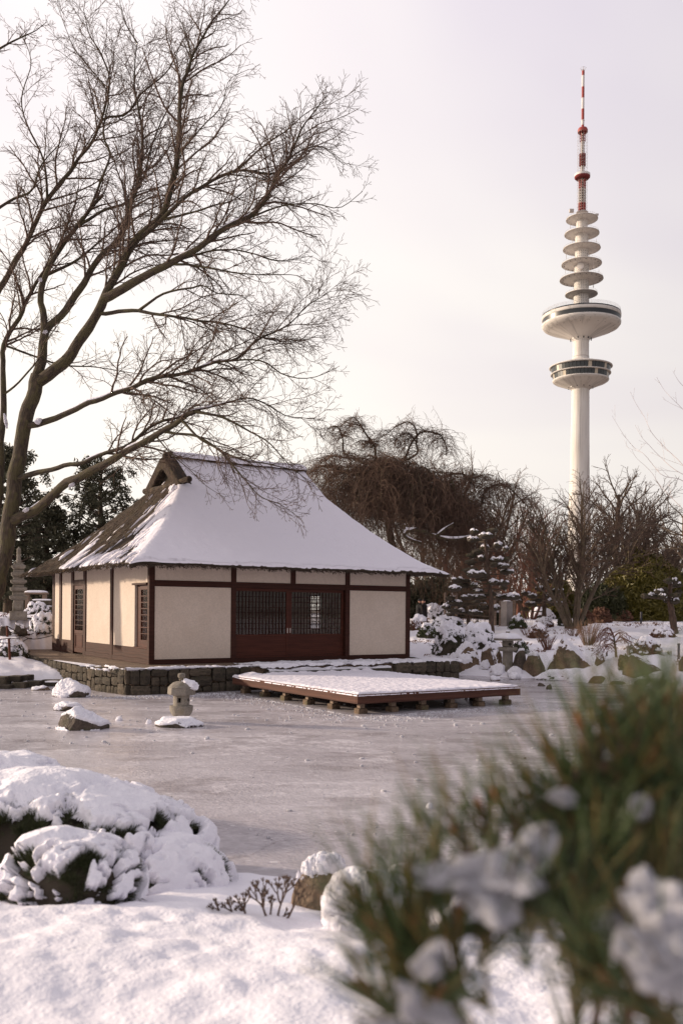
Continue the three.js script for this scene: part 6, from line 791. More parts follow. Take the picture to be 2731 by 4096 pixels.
// ---------------------------------------------------------------- stone lanterns, pagoda, pillar, fence and other garden furniture
const hex = (r0, r1, y0, y1, turn = 0) => { const g = new THREE.CylinderGeometry(r1, r0, y1 - y0, 6, 1).toNonIndexed(); g.computeVertexNormals(); g.translate(0, (y0 + y1) / 2, 0); g.rotateY(turn); return boxUV(g); };
const sq = (w0, w1, y0, y1) => { const g = new THREE.CylinderGeometry(w1 * 0.7071, w0 * 0.7071, y1 - y0, 4, 1).toNonIndexed(); g.rotateY(Math.PI / 4); g.computeVertexNormals(); g.translate(0, (y0 + y1) / 2, 0); return boxUV(g); };
{ // small lantern standing in the pond
  const p = onLevel(714, 2895, 0), d = -p.z + 0.12, k = d / F / 5.227, y = (v) => (1020 - v) * k + 0.075; p.y = 0.015; p.z -= 0.28;
  const t = thing('stone_lantern', 'small domed stone lantern standing on a flat rock in the frozen pond', 'stone lantern', p, 0.25);
  const st = (n, pts, par = t) => { const g = boxUV(lathe(pts, 40)); return part(n, g, M.granite, par); };
  st('base', [[0, y(1020)], [0.125, y(1020)], [0.14, y(1005)], [0.175, y(950)], [0.197, y(880)], [0.2, y(800)], [0.198, y(790)], [0.19, y(786)], [0.14, y(790)], [0, y(792)]]);
  const fb = (() => { const s = new THREE.Shape(), r = 0.139; for (let i = 0; i <= 40; i++) { const a = i / 40 * 6.2832; i ? s.lineTo(Math.cos(a) * r, Math.sin(a) * r) : s.moveTo(Math.cos(a) * r, Math.sin(a) * r); } const inn = new THREE.Path(); for (let i = 0; i <= 24; i++) { const a = i / 24 * 6.2832; i ? inn.lineTo(Math.cos(a) * 0.1, Math.sin(a) * 0.1) : inn.moveTo(Math.cos(a) * 0.1, Math.sin(a) * 0.1); } s.holes.push(inn); return s; })();
  // firebox: a ring with a square window to the front and a round one to the side
  const seg = []; const y0 = y(792), y1 = y(550), yw0 = y(712), yw1 = y(612), aw = -0.36, hw = 0.24;
  const arc = (a0, a1, u0, u1) => { const n = Math.max(2, Math.ceil(Math.abs(a1 - a0) / 0.12)), gs = []; for (const [r, inward] of [[0.139, 0], [0.09, 1]]) { gs.push(gridGeo(inward ? steps(a1, a0, n) : steps(a0, a1, n), [u0, u1], (a, u) => [Math.sin(a) * r, u, Math.cos(a) * r])); } for (const u of [u0, u1]) gs.push(gridGeo(steps(a0, a1, n), u === u0 ? [0.139, 0.09] : [0.09, 0.139], (a, r) => [Math.sin(a) * r, u, Math.cos(a) * r])); for (const a of [a0, a1]) gs.push(gridGeo([0.09, 0.139], a === a1 ? [u1, u0] : [u0, u1], (r, u) => [Math.sin(a) * r, u, Math.cos(a) * r])); return gs; };
  seg.push(...arc(aw - hw, aw + hw, y0, yw0), ...arc(aw - hw, aw + hw, yw1, y1), ...arc(aw + hw, aw - hw + 6.2832, y0, y1)); part('firebox', merged(seg), M.granite, t);
  { const fr = []; for (const [da, u0, u1] of [[-hw - 0.03, yw0 - 0.01, yw1 + 0.01], [hw + 0.03, yw0 - 0.01, yw1 + 0.01]]) { const g = bx(0.012, u1 - u0, 0.014, 0, (u0 + u1) / 2, 0.141, 0.004); g.rotateY(aw + da); fr.push(g); } for (const u of [yw0 - 0.006, yw1 + 0.006]) { const g = bx(0.078, 0.012, 0.014, 0, u, 0.139, 0.004); g.rotateY(aw); fr.push(g); } part('window_rim', merged(fr), M.granite, t); const c = lathe([[0, 0], [0.026, 0], [0.026, 0.012], [0.016, 0.012], [0, -0.01]], 20); c.rotateX(Math.PI / 2); const m = part('round_hole', c, M.rockDark, t); m.position.set(Math.sin(0.95) * 0.132, (yw0 + yw1) / 2, Math.cos(0.95) * 0.132); m.rotation.y = 0.95; }
  const rf2 = part('roof', merged([hex(0.235, 0.245, y(555), y(535), 0.2), hex(0.245, 0.235, y(535), y(395), 0.2), boxUV(lathe([[0.225, y(400)], [0.215, y(385)], [0.19, y(350)], [0.15, y(305)], [0.09, y(278)], [0.04, y(268)], [0, y(266)]], 36))]), M.granite, t);
  part('finial', boxUV(lathe([[0, y(275)], [0.035, y(262)], [0.045, y(235)], [0.03, y(222)], [0.055, y(205)], [0.066, y(170)], [0.064, y(125)], [0.045, y(106)], [0, y(100)]], 28)), M.granite, t);
  const sn = part('snow_lump', blob(20, (q, o) => { o.copy(q).multiplyScalar(1 + 0.35 * fbm3(q.x * 2.4, q.y * 2.4, q.z * 2.4 + 3, 4)); o.set(o.x * 0.145, o.y * 0.085 - q.x * 0.05, o.z * 0.14); }), M.snow, t); sn.position.set(0.14, y(345), 0.02); sn.rotation.y = -0.25;
}
{ // roofed lantern on the right bank
  const x0 = c1(1120), p = groundAt(x0, r1(862)), d = -p.z, k = d / F / 2.613, y = (v) => (862 - v) * k; p.y -= 0.02;
  const t = thing('stone_lantern', 'stone lantern with a wide snow-covered roof among the boulders on the right bank', 'stone lantern', p, 0.55);
  part('pillar', sq(78 * k, 74 * k, -0.1, y(665)), M.granite, t); part('platform', merged([sq(120 * k, 140 * k, y(665), y(645)), sq(140 * k, 140 * k, y(645), y(620))]), M.granite, t);
  const fbx = part('firebox', boxUV(lathe([[0, y(622)], [52 * k, y(622)], [60 * k, y(600)], [60 * k, y(565)], [54 * k, y(550)], [0, y(550)]], 28)), M.granite, t);
  const hole = new THREE.CylinderGeometry(17 * k, 17 * k, 0.06, 18); hole.rotateX(Math.PI / 2); const hm = part('round_hole', hole, M.mortar, t); hm.position.set(Math.sin(-0.35) * 54 * k, y(588), Math.cos(-0.35) * 54 * k); hm.rotation.y = -0.35;
  part('roof', merged([sq(205 * k, 210 * k, y(552), y(532)), sq(210 * k, 60 * k, y(532), y(488))]), M.granite, t); part('finial', boxUV(lathe([[0, y(495)], [26 * k, y(490)], [20 * k, y(475)], [24 * k, y(462)], [16 * k, y(450)], [0, y(446)]], 20)), M.granite, t);
  part('roof_snow', blob(16, (q, o) => { const e = Math.max(Math.abs(q.x), Math.abs(q.z)) / Math.hypot(q.x, q.z, 1e-6) , w = 108 * k / Math.max(0.75, e); o.set(q.x * w, q.y > 0 ? q.y * 0.17 * (1 + 0.15 * fbm3(q.x * 3, q.y, q.z * 3, 2)) : q.y * 0.02, q.z * w); }), M.snow, t).position.y = y(528);
  part('finial_snow', blob(8, (q, o) => o.set(q.x * 22 * k, Math.max(0, q.y) * 14 * k, q.z * 22 * k)), M.snow, t).position.y = y(456);
}
{ // pagoda of stone at the left
  const px = c6b(290), p = groundAt(75, r6(1028)), d = -p.z, k = d / F / 3.733, y = (v) => (1028 - v) * k; p.copy(at(c6b(278), r6(1028), d)); p.y -= 0.02;
  const t = thing('stone_pagoda', 'tall tiered stone pagoda at the left, partly hidden by the eave and the big tree', 'stone pagoda', p, 0.36), w = 248;
  const S = (n, w0, w1, a, b) => part(n, sq(w0 * k, w1 * k, y(a), y(b)), M.granite, t);
  S('plinth', w, w * 0.98, 1040, 905); S('body', w * 0.58, w * 0.56, 905, 742);
  for (const [rot0] of [[0], [-Math.PI / 2]]) { const niche = new THREE.Shape(); niche.moveTo(-0.2, 0); niche.lineTo(0.2, 0); niche.lineTo(0.2, 0.3); niche.absarc(0, 0.3, 0.2, 0, Math.PI, false); niche.lineTo(-0.2, 0); const g = new THREE.ExtrudeGeometry(niche, { depth: 0.05, bevelEnabled: true, bevelSize: 0.03, bevelThickness: 0.02, bevelSegments: 2 }); g.scale(w * 0.7 * k, 220 * k, 0.4); const m = part('niche_figure', boxUV(g), M.granite, t); m.rotation.y = rot0; m.position.set(rot0 ? -w * 0.285 * k : 0, y(895), rot0 ? 0 : w * 0.285 * k); }
  const tiers = [[745, 670, 250, 625], [620, 545, 236, 510], [505, 435, 222, 400], [400, 322, 208, 290], [288, 212, 190, 180]];
  for (const [a, b, ww, nk] of tiers) { const g = merged([sq(ww * 0.72 * k, ww * k, y(a), y(a - 22)), sq(ww * k, ww * 1.02 * k, y(a - 22), y(b + 20)), sq(ww * 1.02 * k, ww * 0.62 * k, y(b + 20), y(b))]); const ps = g.attributes.position; for (let i = 0; i < ps.count; i++) { const cx = Math.abs(ps.getX(i)) / (ww * 0.5 * k), cz = Math.abs(ps.getZ(i)) / (ww * 0.5 * k); ps.setY(i, ps.getY(i) + 10 * k * Math.min(cx, cz)); } part('roof_tier', g, M.granite, t); S('neck', ww * 0.68, ww * 0.66, b, nk); const s = part('snow_cap', blob(8, (q, o) => o.set(q.x * ww * 0.3 * k, Math.max(0, q.y) * 16 * k, q.z * ww * 0.3 * k)), M.snow, t); s.position.set(ww * 0.22 * k, y(b + 14), ww * 0.2 * k); }
  part('spire', boxUV(lathe([[30 * k, y(180)], [38 * k, y(150)], ...Array.from({ length: 8 }, (_, i) => [[34 * k, y(140 - i * 22)], [26 * k, y(128 - i * 22)]]).flat(), [0, y(-60)]], 16)), M.granite, t);
  const slab = thing('stone_slab', 'flat dark slab lying in the snow in front of the stone pagoda', 'stone slab', groundAt(92, r6(1052)), 0.3); part('stone', bx(0.62, 0.05, 0.3, 0, 0.01, 0, 0.02), M.rockDark, slab); part('snow_cap', blob(8, (q, o) => o.set(q.x * 0.28, Math.max(0, q.y) * 0.03 + 0.03, q.z * 0.12)), M.snow, slab);
}
{ // grey stone pillar
  const p = groundAt(c1(1112), r1(392)); const q = onGround(c1(1112), 38.5), d = 38.5, k = d / F / 2.613; q.y = at(c1(1112), r1(392), d).y;
  const t = thing('stone_pillar', 'plain square grey granite pillar standing between the clipped pines', 'pillar', q, 0.62), w = 84 * k / 0.95; part('shaft', bx(w, 262 * k, w, 0, 131 * k - 0.05, 0, 0.015), M.graniteGrey, t); part('snow_cap', blob(8, (a, o) => o.set(a.x * w * 0.5, Math.max(0, a.y) * 0.05, a.z * w * 0.5)), M.snow, t).position.y = 262 * k - 0.06;
  // wooden tree stakes tied with pale rope
  const D = 41.5, stake = (x, y0, y1, lab) => { const b = onGround(c1(x), D), bb = at(c1(x), r1(y1), D), tp = at(c1(x), r1(y0), D); b.y = Math.min(b.y, bb.y); const s = thing('wooden_stake', lab, 'stake', b, 0); part('pole', boxUV(lathe([[0, 0], [0.055, 0], [0.052, tp.y - b.y - 0.02], [0.03, tp.y - b.y], [0, tp.y - b.y]], 10)), M.greyWood, s); return tp; };
  const s1 = stake(468, 52, 190, 'pale wooden stake, leftmost, between the two people and the tall clipped pine'), s2 = stake(587, 58, 308, 'pale wooden stake second from the left, seen through the tall clipped pine'), s3 = stake(992, 40, 210, 'pale wooden stake just right of the tall pine trunk'), s4 = stake(1042, 52, 220, 'pale wooden stake directly left of the grey stone pillar'), s5 = stake(1192, 130, 250, 'thin wooden stake touching the right side of the grey stone pillar');
  const rope = (a, b, sag, lab) => { const m = a.clone().lerp(b, 0.5); m.y -= sag; const c = new THREE.CatmullRomCurve3([a, m, b]).getPoints(12), bf = new Buf(); bf.tube(c, c.map(() => 0.035), 6); const o = part(numbered('rope'), bf.geo(), M.ropePale, scene); tag(o, lab, 'rope'); };
  const dn = (v, y) => v.clone().setY(v.y - y); rope(dn(s1, 0.2), s2.clone().setY(s2.y - 0.25).lerp(s1, 0.5), 0.08, 'pale snowy rope tied to the leftmost wooden stake'); rope(dn(s2, 0.1), s2.clone().lerp(s1, 0.42), 0.1, 'pale snowy rope hanging from the second wooden stake'); rope(dn(s3, 0.05), dn(s4, 0.02), 0.05, 'pale snowy rope between the two stakes by the stone pillar'); rope(s4, s4.clone().lerp(s5, 0.4).setY(s4.y - 0.22), 0.06, 'pale snowy rope sagging right from the stake by the stone pillar');
  rockThing('pale upright stone behind the dark pine, left of the tall pine trunk', c1(778), c1(835), r1(288), r1(390), { seed: 751, mat: M.graniteGrey, d: 38, snow: 0 });
}
{ // marker posts on the right slope
  const post = (x, y0, y1, w, mat, name, lab, cap) => { const p = groundAt(c2(x), r2(y1)), k = -p.z / F / 2.699, h = (y1 - y0) * k, r = w / 2 * k, t = thing(name, lab, 'post', p); part('shaft', boxUV(lathe([[0, -0.1], [r, -0.1], [r, h - r * 0.5], [r * 0.8, h], [0, h]], 14)), mat, t); if (cap) part('cap', boxUV(lathe([[0, h - 0.03], [r * 1.2, h - 0.03], [r * 1.2, h + 0.01], [0, h + 0.02]], 14)), mat, t); };
  M.bollard = std({ color: lin(0.025, 0.022, 0.03), roughness: 0.5 }); M.bollardBlue = std({ color: lin(0.02, 0.022, 0.06), roughness: 0.5 });
  post(1111, 265, 392, 22, M.bollard, 'marker_post', 'black marker post in the snow before the red-brown bushes'); post(1517, 612, 778, 26, M.bollardBlue, 'marker_post', 'dark blue marker post near the right edge of the bank', 1); post(975, 642, 732, 40, M.graniteGrey, 'stone_post', 'short grey round post above the slanting dark rock', 1); post(742, 712, 752, 18, M.bollard, 'marker_post', 'tiny black stub post beside the triangular boulder');
}
{ // rope fence by the left path
  const A = [[41.5, 2641, 37, 2554], [119, 2629, 113.5, 2539], [155.5, 2598, 151.5, 2525], [31, 2545, 29.5, 2504]].map(([xb, yb, xt, yt]) => { const b = groundAt(xb, yb), t = at(xt, yt, -b.z); return [b, t]; });
  const t = thing('rope_fence', 'low fence of red-brown posts with sagging dark ropes left of the house', 'fence', A[0][0].clone()), o = A[0][0];
  for (const [b, tp] of A) { const q = new Buf(), b2 = b.clone().sub(o), t2 = tp.clone().sub(o); b2.y -= 0.1; q.tube([b2, b2.clone().lerp(t2, 0.5), t2, t2.clone().add(V(0, 0.004, 0))], [0.034, 0.033, 0.031, 0.002], 10); part('post', q.geo(), M.postWood, t); }
  const rope = (a, b, sag) => { const m = a.clone().lerp(b, 0.5); m.y -= sag; const c = new THREE.CatmullRomCurve3([a, m, b].map((v) => v.clone().sub(o))).getPoints(14), q = new Buf(); q.tube(c, c.map(() => 0.013), 6); part('rope', q.geo(), M.rope, t); };
  const T = A.map(([, v]) => v.clone()), dn = (v, y) => v.clone().setY(v.y - y), L0 = at(-60, 2540, 24), HS = toWorld(0.02, 8.4, 1.05);
  rope(L0, T[0], 0.06); rope(T[0], T[1], 0.05); rope(T[1], T[2], 0.02); rope(dn(T[0], 0.14), dn(T[1], 0.12), 0.06); rope(dn(T[1], 0.12), dn(T[2], 0.1), 0.05); rope(dn(L0, 0.1), dn(T[0], 0.12), 0.04); rope(at(-60, 2512, 30), T[3], 0.03); rope(T[3], HS, 0.25); rope(dn(T[3], 0.12), T[1], 0.1);
}
{ // bench and log edgings behind the house at the left
  const D = 37, bench = (x0, x1, y, lab, wid, legs) => { const p = at((x0 + x1) / 2, y, D), g = ground(p.x, D), t = thing('garden_bench', lab, 'bench', V(p.x, g, -D), 0.1), w = (x1 - x0) * D / F, h = Math.max(0.15, p.y - g); part('seat', bx(w, 0.07, wid, 0, h - 0.05, 0, 0.01), M.greyWood, t); if (legs) for (const s of [-1, 1]) part('leg', bx(0.14, h - 0.06, wid * 0.7, s * w * 0.36, (h - 0.06) / 2 - 0.04, 0, 0.01), M.greyWood, t); part('snow_cap', blob(10, (q, o) => o.set(Math.sign(q.x) * Math.pow(Math.abs(q.x), 0.5) * w * 0.5, Math.max(0, q.y) * 0.09, q.z * wid * 0.52)), M.snow, t).position.y = h - 0.02; };
  bench(100, 192, 2368, 'dark wooden bench with a strip of snow right of the stone pagoda', 0.4, true);
  const log = (x0, x1, y, lab) => { const b0 = at(x0, y, 36), b1 = at(x1, y, 36), c = b0.clone().lerp(b1, 0.5), t = thing('log_edging', lab, 'log', c, 0), w = b1.x - b0.x; const g = new THREE.CylinderGeometry(0.11, 0.11, w, 12); g.rotateZ(Math.PI / 2); part('log', boxUV(g), M.rockDark, t); part('snow_cap', blob(10, (q, o) => o.set(Math.sign(q.x) * Math.pow(Math.abs(q.x), 0.6) * w * 0.5, 0.07 + Math.max(0, q.y) * 0.06, q.z * 0.1)), M.snow, t); };
  log(125, 215, 2409, 'upper snow-topped dark log edging right of the stone pagoda'); log(168, 215, 2434, 'lower snow-topped dark log edging close to the back corner of the house');
}
{ // blocks edging the left shore
  const R = rng(801), t = thing('stone_edging', 'row of dark squared stones holding the snowy bank at the left edge', 'stone edging', onLevel(70, 2750, 0));
  const o = t.position, add = (x0, x1, y0, y1, d) => { const a = at(x0, y1, d), b = at(x1, y0, d), m = part('stone', bx(b.x - a.x - 0.02, b.y - a.y - 0.015, 0.34, 0, 0, 0, 0.025), M.wallStone[Math.floor(R() * 2)], t); m.position.set((a.x + b.x) / 2 - o.x, (a.y + b.y) / 2 - o.y, -d - 0.1 - o.z); m.rotation.y = 0.06 * (R() - 0.5) - 0.12; };
  add(-40, 33, 2705, 2745, 22.3); add(33, 92, 2702, 2728, 22.5); add(92, 124, 2699, 2724, 22.6); add(-30, 50, 2738, 2768, 22.1); add(50, 110, 2728, 2756, 22.3); add(110, 168, 2723, 2752, 22.5); add(168, 250, 2718, 2742, 23.2);
  const s = thing('stone_slab', 'flat stone tread with snow at the foot of the terrace wall on the left', 'stone slab', onLevel(232, 2738, 0.02), 0.3); part('stone', bx(0.9, 0.1, 0.5, 0, 0.02, 0, 0.02), M.rockDark, s); part('snow_cap', blob(10, (q, v) => v.set(q.x * 0.36, 0.06 + Math.max(0, q.y) * 0.05, q.z * 0.2)), M.snow, s);
}
{ // two small dark things on the ice
  rockThing('small dark pine cone lying on the ice, the larger dark speck right of centre', 2094, 2104, 3028, 3036, { seed: 811, ice: true, snow: 0, mat: M.rockDark, detail: 5 }); rockThing('small dark twig end on the ice further right', 2256, 2276, 3000, 3006, { seed: 812, ice: true, snow: 0, mat: M.rockDark, detail: 5 });
  rockThing('white lump of snow on the ice in front of the pine branch', 1708, 1728, 3222, 3234, { seed: 813, ice: true, thr: -1, detail: 6, sd: 10, thick: 0.006 }); rockThing('white lump of snow on the ice between the dark rock and the small lantern', 463, 488, 2871, 2882, { seed: 814, ice: true, thr: -1, detail: 6, sd: 10, thick: 0.006 }); rockThing('white lump of snow on the ice left of the small lantern rock', 585, 606, 2884, 2896, { seed: 815, ice: true, thr: -1, detail: 6, sd: 10, thick: 0.006 });
}
// ---------------------------------------------------------------- two visitors behind the shrubs
function person(label, pos, turn, coat, hat, hatR) {
  const t = thing('person', label, 'person', pos, turn), bones = [[0, 0.05, 0.1, 0, 0.48, 0.1, 0.06, 0.075], [0, 0.48, 0.1, 0, 0.92, 0.09, 0.08, 0.1], [0.02, 0.05, -0.1, 0.0, 0.48, -0.1, 0.06, 0.075], [0, 0.48, -0.1, 0, 0.92, -0.09, 0.08, 0.1], [0.12, 0.04, 0.1, 0, 0.06, 0.1, 0.045, 0.055], [0.14, 0.04, -0.1, 0.02, 0.06, -0.1, 0.045, 0.055], [0, 0.9, 0, 0, 1.2, 0, 0.18, 0.17], [0, 1.2, 0, 0, 1.38, 0, 0.17, 0.15], [0, 1.38, -0.13, 0, 1.38, 0.13, 0.1, 0.1], [0, 1.38, 0.2, 0.03, 1.1, 0.25, 0.075, 0.06], [0.03, 1.1, 0.25, 0.14, 0.9, 0.2, 0.06, 0.045], [0, 1.38, -0.2, 0.03, 1.1, -0.25, 0.075, 0.06], [0.03, 1.1, -0.25, 0.14, 0.9, -0.2, 0.06, 0.045], [0.01, 1.4, 0, 0.02, 1.52, 0, 0.07, 0.06]];
  const field = (N, size, c, list, k) => { const mc = new MarchingCubes(N, coat, false, false, 60000); mc.isolation = 0; const v = V(), a = V(), b = V(), ab = V(); for (let z = 0; z < N; z++) for (let y = 0; y < N; y++) for (let x = 0; x < N; x++) { v.set((x / (N / 2) - 1) * size + c.x, (y / (N / 2) - 1) * size + c.y, (z / (N / 2) - 1) * size + c.z); let m = 9; for (const q of list) { a.set(q[0], q[1], q[2]); b.set(q[3], q[4], q[5]); ab.subVectors(b, a); const h = clamp(v.clone().sub(a).dot(ab) / ab.lengthSq()), dd = v.distanceTo(a.clone().addScaledVector(ab, h)) - lerp(q[6], q[7], h); m = smin(m, dd, k); } mc.field[x + y * N + z * N * N] = -m; } mc.update(); const n = mc.count, g = new THREE.BufferGeometry(); g.setAttribute('position', new THREE.BufferAttribute(mc.positionArray.slice(0, n * 3), 3)); g.setAttribute('normal', new THREE.BufferAttribute(mc.normalArray.slice(0, n * 3), 3)); g.scale(size, size, size); g.translate(c.x, c.y, c.z); return boxUV(g); };
  part('body', field(72, 0.9, V(0, 0.84, 0), bones, 0.05), coat, t);
  const skin = std({ color: lin(0.50, 0.27, 0.20), roughness: 0.6 });
  const head = part('head', field(40, 0.16, V(0.02, 1.62, 0), [[0.0, 1.65, 0, 0.015, 1.63, 0, 0.085, 0.08], [0.03, 1.58, 0, 0.05, 1.56, 0, 0.06, 0.045], [0.095, 1.61, 0, 0.108, 1.598, 0, 0.012, 0.014], [0.0, 1.61, 0.08, 0.0, 1.64, 0.085, 0.012, 0.016], [0.0, 1.61, -0.08, 0.0, 1.64, -0.085, 0.012, 0.016]], 0.025), skin, t);
  for (const s of [-1, 1]) part('eye', blob(3, (d, o) => o.set(0.088 + d.x * 0.008, 1.632 + d.y * 0.008, s * 0.034 + d.z * 0.011)), M.rope, head);
  part('mouth', blob(3, (d, o) => o.set(0.09 + d.x * 0.006, 1.565 + d.y * 0.005, d.z * 0.022)), std({ color: lin(0.3, 0.1, 0.08) }), head);
  part('knit_cap', blob(12, (d, o) => { o.set(-0.005 + d.x * hatR, 1.685 + Math.max(-0.35, d.y) * 0.085, d.z * hatR * 0.92); }), hat, t);
  for (const s of [-1, 1]) { const hnd = new Buf(), w = V(0.15, 0.87, s * 0.2); hnd.tube([w, w.clone().add(V(0.025, -0.05, 0)), w.clone().add(V(0.035, -0.09, 0))], [0.024, 0.034, 0.03], 8); for (let f = 0; f < 4; f++) { const b = w.clone().add(V(0.035 + 0.004 * f, -0.085, s * (0.024 - f * 0.016))); hnd.tube([b, b.clone().add(V(0.012, -0.035, 0)), b.clone().add(V(0.006, -0.066 + Math.abs(f - 1.4) * 0.008, 0))], [0.009, 0.0085, 0.006], 5); } const th = w.clone().add(V(0.03, -0.035, -s * 0.02)); hnd.tube([th, th.clone().add(V(0.03, -0.03, -s * 0.012)), th.clone().add(V(0.036, -0.055, -s * 0.01))], [0.011, 0.009, 0.007], 5); part('hand', hnd.geo(), skin, t); }
}
{
  const P = (x, y, d) => { const p = at(x, y, d), h = p.y - 1.68; return V(p.x, Math.min(h, ground(p.x, d)), -d); };
  person('person in black coat and grey knit cap, seen from behind over the snowy shrub', P(1678, 2402, 46), 0.5, std({ color: lin(0.012, 0.012, 0.014) }), std({ color: lin(0.03, 0.032, 0.036) }), 0.1);
  person('person in dark clothes behind the other visitor, the face showing, right of the knit cap', P(1695, 2402, 47.2), 2.6, std({ color: lin(0.02, 0.016, 0.016) }), std({ color: lin(0.015, 0.013, 0.012) }), 0.095);
}
// ---------------------------------------------------------------- the near bank: snowed-in dwarf pines, twigs, and the blurred pine branch
function nearPine(label, c, rx, ry, rz, o) {
  const R = rng(o.seed), t = thing('dwarf_pine', label, 'shrub', c), sd = o.seed * 0.37;
  const hs = o.hs ?? 1, f = (d) => 1 + 0.16 * fbm3(d.x * 1.5 + sd, d.y * 1.5, d.z * 1.5, 3) + 0.03 * fbm3(d.x * 6 + sd, d.y * 6, d.z * 6, 3), sh = (k) => (d, q) => { const m = f(d) * k; q.set(d.x * rx * m, d.y > 0 ? Math.pow(d.y, 0.85) * ry * m : d.y * ry * 0.2, d.z * rz * m); };
  part('inner_branches', blob(24, sh(0.88)), M.core, t);
  const hole = (P) => { const u = P.y / ry, wx = 0.25 * fbm3(P.x * 5, P.y * 5 + sd, P.z * 5, 3), n = fbm3((P.x + wx) * 3.0 / hs + sd, (P.y + wx) * 4.4 / hs, (P.z - wx) * 3.0 / hs, 5) * 1.45, front = sstep(-0.3, 0.25, P.z / rz); return (sstep(o.h0 ?? -0.1, 0.14, n - 0.22 * (u - 0.45)) * sstep(0.97, 0.78, u) + 0.8 * sstep(0.22, 0.02, u) * (0.6 + n)) * (0.35 + 0.65 * front); };
  const speck = (P) => sstep(0.88, 0.4, P.y / ry) * sstep(0.04, 0.26, fbm3(P.x * 13 + sd, P.y * 15, P.z * 15, 3)) * sstep(-0.4, 0.0, fbm3(P.x * 3, P.y * 3 + sd, P.z * 3, 2)) * sstep(-0.3, 0.2, P.z / rz);
  const T = (P, N) => { const u = P.y / ry, wa = worley(P.x * 11 + sd, P.y * 11, P.z * 11), wb = worley(P.x * 24, P.y * 24, P.z * 24), w = wa * wa + 0.2, w2 = wb * wb + 0.2, low = sstep(0.85, 0.35, u), m = fbm3(P.x * 2.5 + sd, P.y * 2.5, P.z * 2.5, 4); const k = 0.35 + 0.65 * sstep(-0.1, 0.2, fbm3(P.x * 2 + 7, P.y * 2, P.z * 2 + sd, 2)); return 0.065 * (0.8 + 0.3 * m + 0.15 * fbm3(P.x * 9, P.y * 9, P.z * 9 + sd, 3) + low * k * (0.28 * (0.55 - w) + 0.22 * (0.5 - w2)) - 1.35 * hole(P) - 2.4 * speck(P)); };
  part('snow_cover', snowOver(blob(o.sd ?? 84, sh(0.97)), T, 0.9, 0.35, (P) => V(P.x / rx / rx, Math.max(0, P.y) / ry / ry, P.z / rz / rz).normalize()), M.snow, t);
  const ms = [], mb = [], d = V(), q = V(), nn = V(), q4 = new THREE.Quaternion(); for (let i = 0; i < (o.n ?? 4200); i++) { d.set(R() * 2 - 1, R() * 1.06 - 0.06, R() * 2 - 1).normalize(); sh(0.93)(d, q); const h = Math.max(hole(q), 0.5 * speck(q)) + (R() - 0.5) * 0.25; if (h < 0.3 && R() > 0.035) continue; nn.set(d.x / rx, d.y / ry + 0.2, d.z / rz).normalize().add(V((R() - 0.5) * 1.7, (R() - 0.5) * 1.2, (R() - 0.5) * 1.7)).normalize(); q4.setFromUnitVectors(UP, nn); if (h >= 0.3 && fbm3(q.x * 9, q.y * 9, q.z * 9 + sd, 3) < -0.12 + 0.2 * R()) continue; const s = (h < 0.3 ? 0.5 : 0.5 + 0.5 * R()) * (o.ns ?? 1); (R() < 0.8 ? ms : mb).push(new THREE.Matrix4().compose(q.clone(), q4, V(s, s, s))); }
  stuffPart('needles', LEAF.fine, M.needle, ms, t); stuffPart('needles', LEAF.fine, M.needleDark, mb, t);
  return t;
}
nearPine('large dwarf pine at the lower left almost buried under a thick dome of snow', V(-2.02, 0.06, -6.35), 1.22, 0.70, 0.95, { seed: 901, h0: -0.13, n: 15000, sd: 110 });
nearPine('smaller rounded dwarf pine in front of the large one, snowy above, dark needles below', V(-1.44, 0.40, -5.0), 0.37, 0.29, 0.3, { seed: 902, n: 5000, ns: 0.8, h0: 0.1, sd: 80, hs: 0.55 });
nearPine('snowy dwarf pine mound at the left edge, behind the large one', V(-3.15, 0.08, -8.4), 0.82, 0.50, 0.7, { seed: 903, n: 3000, sd: 60 });
nearPine('low snow-covered pine skirt trailing from the large dwarf pine towards the ice', V(-1.15, 0.08, -5.95), 0.5, 0.36, 0.4, { seed: 904, n: 2400, ns: 0.8, sd: 60 });
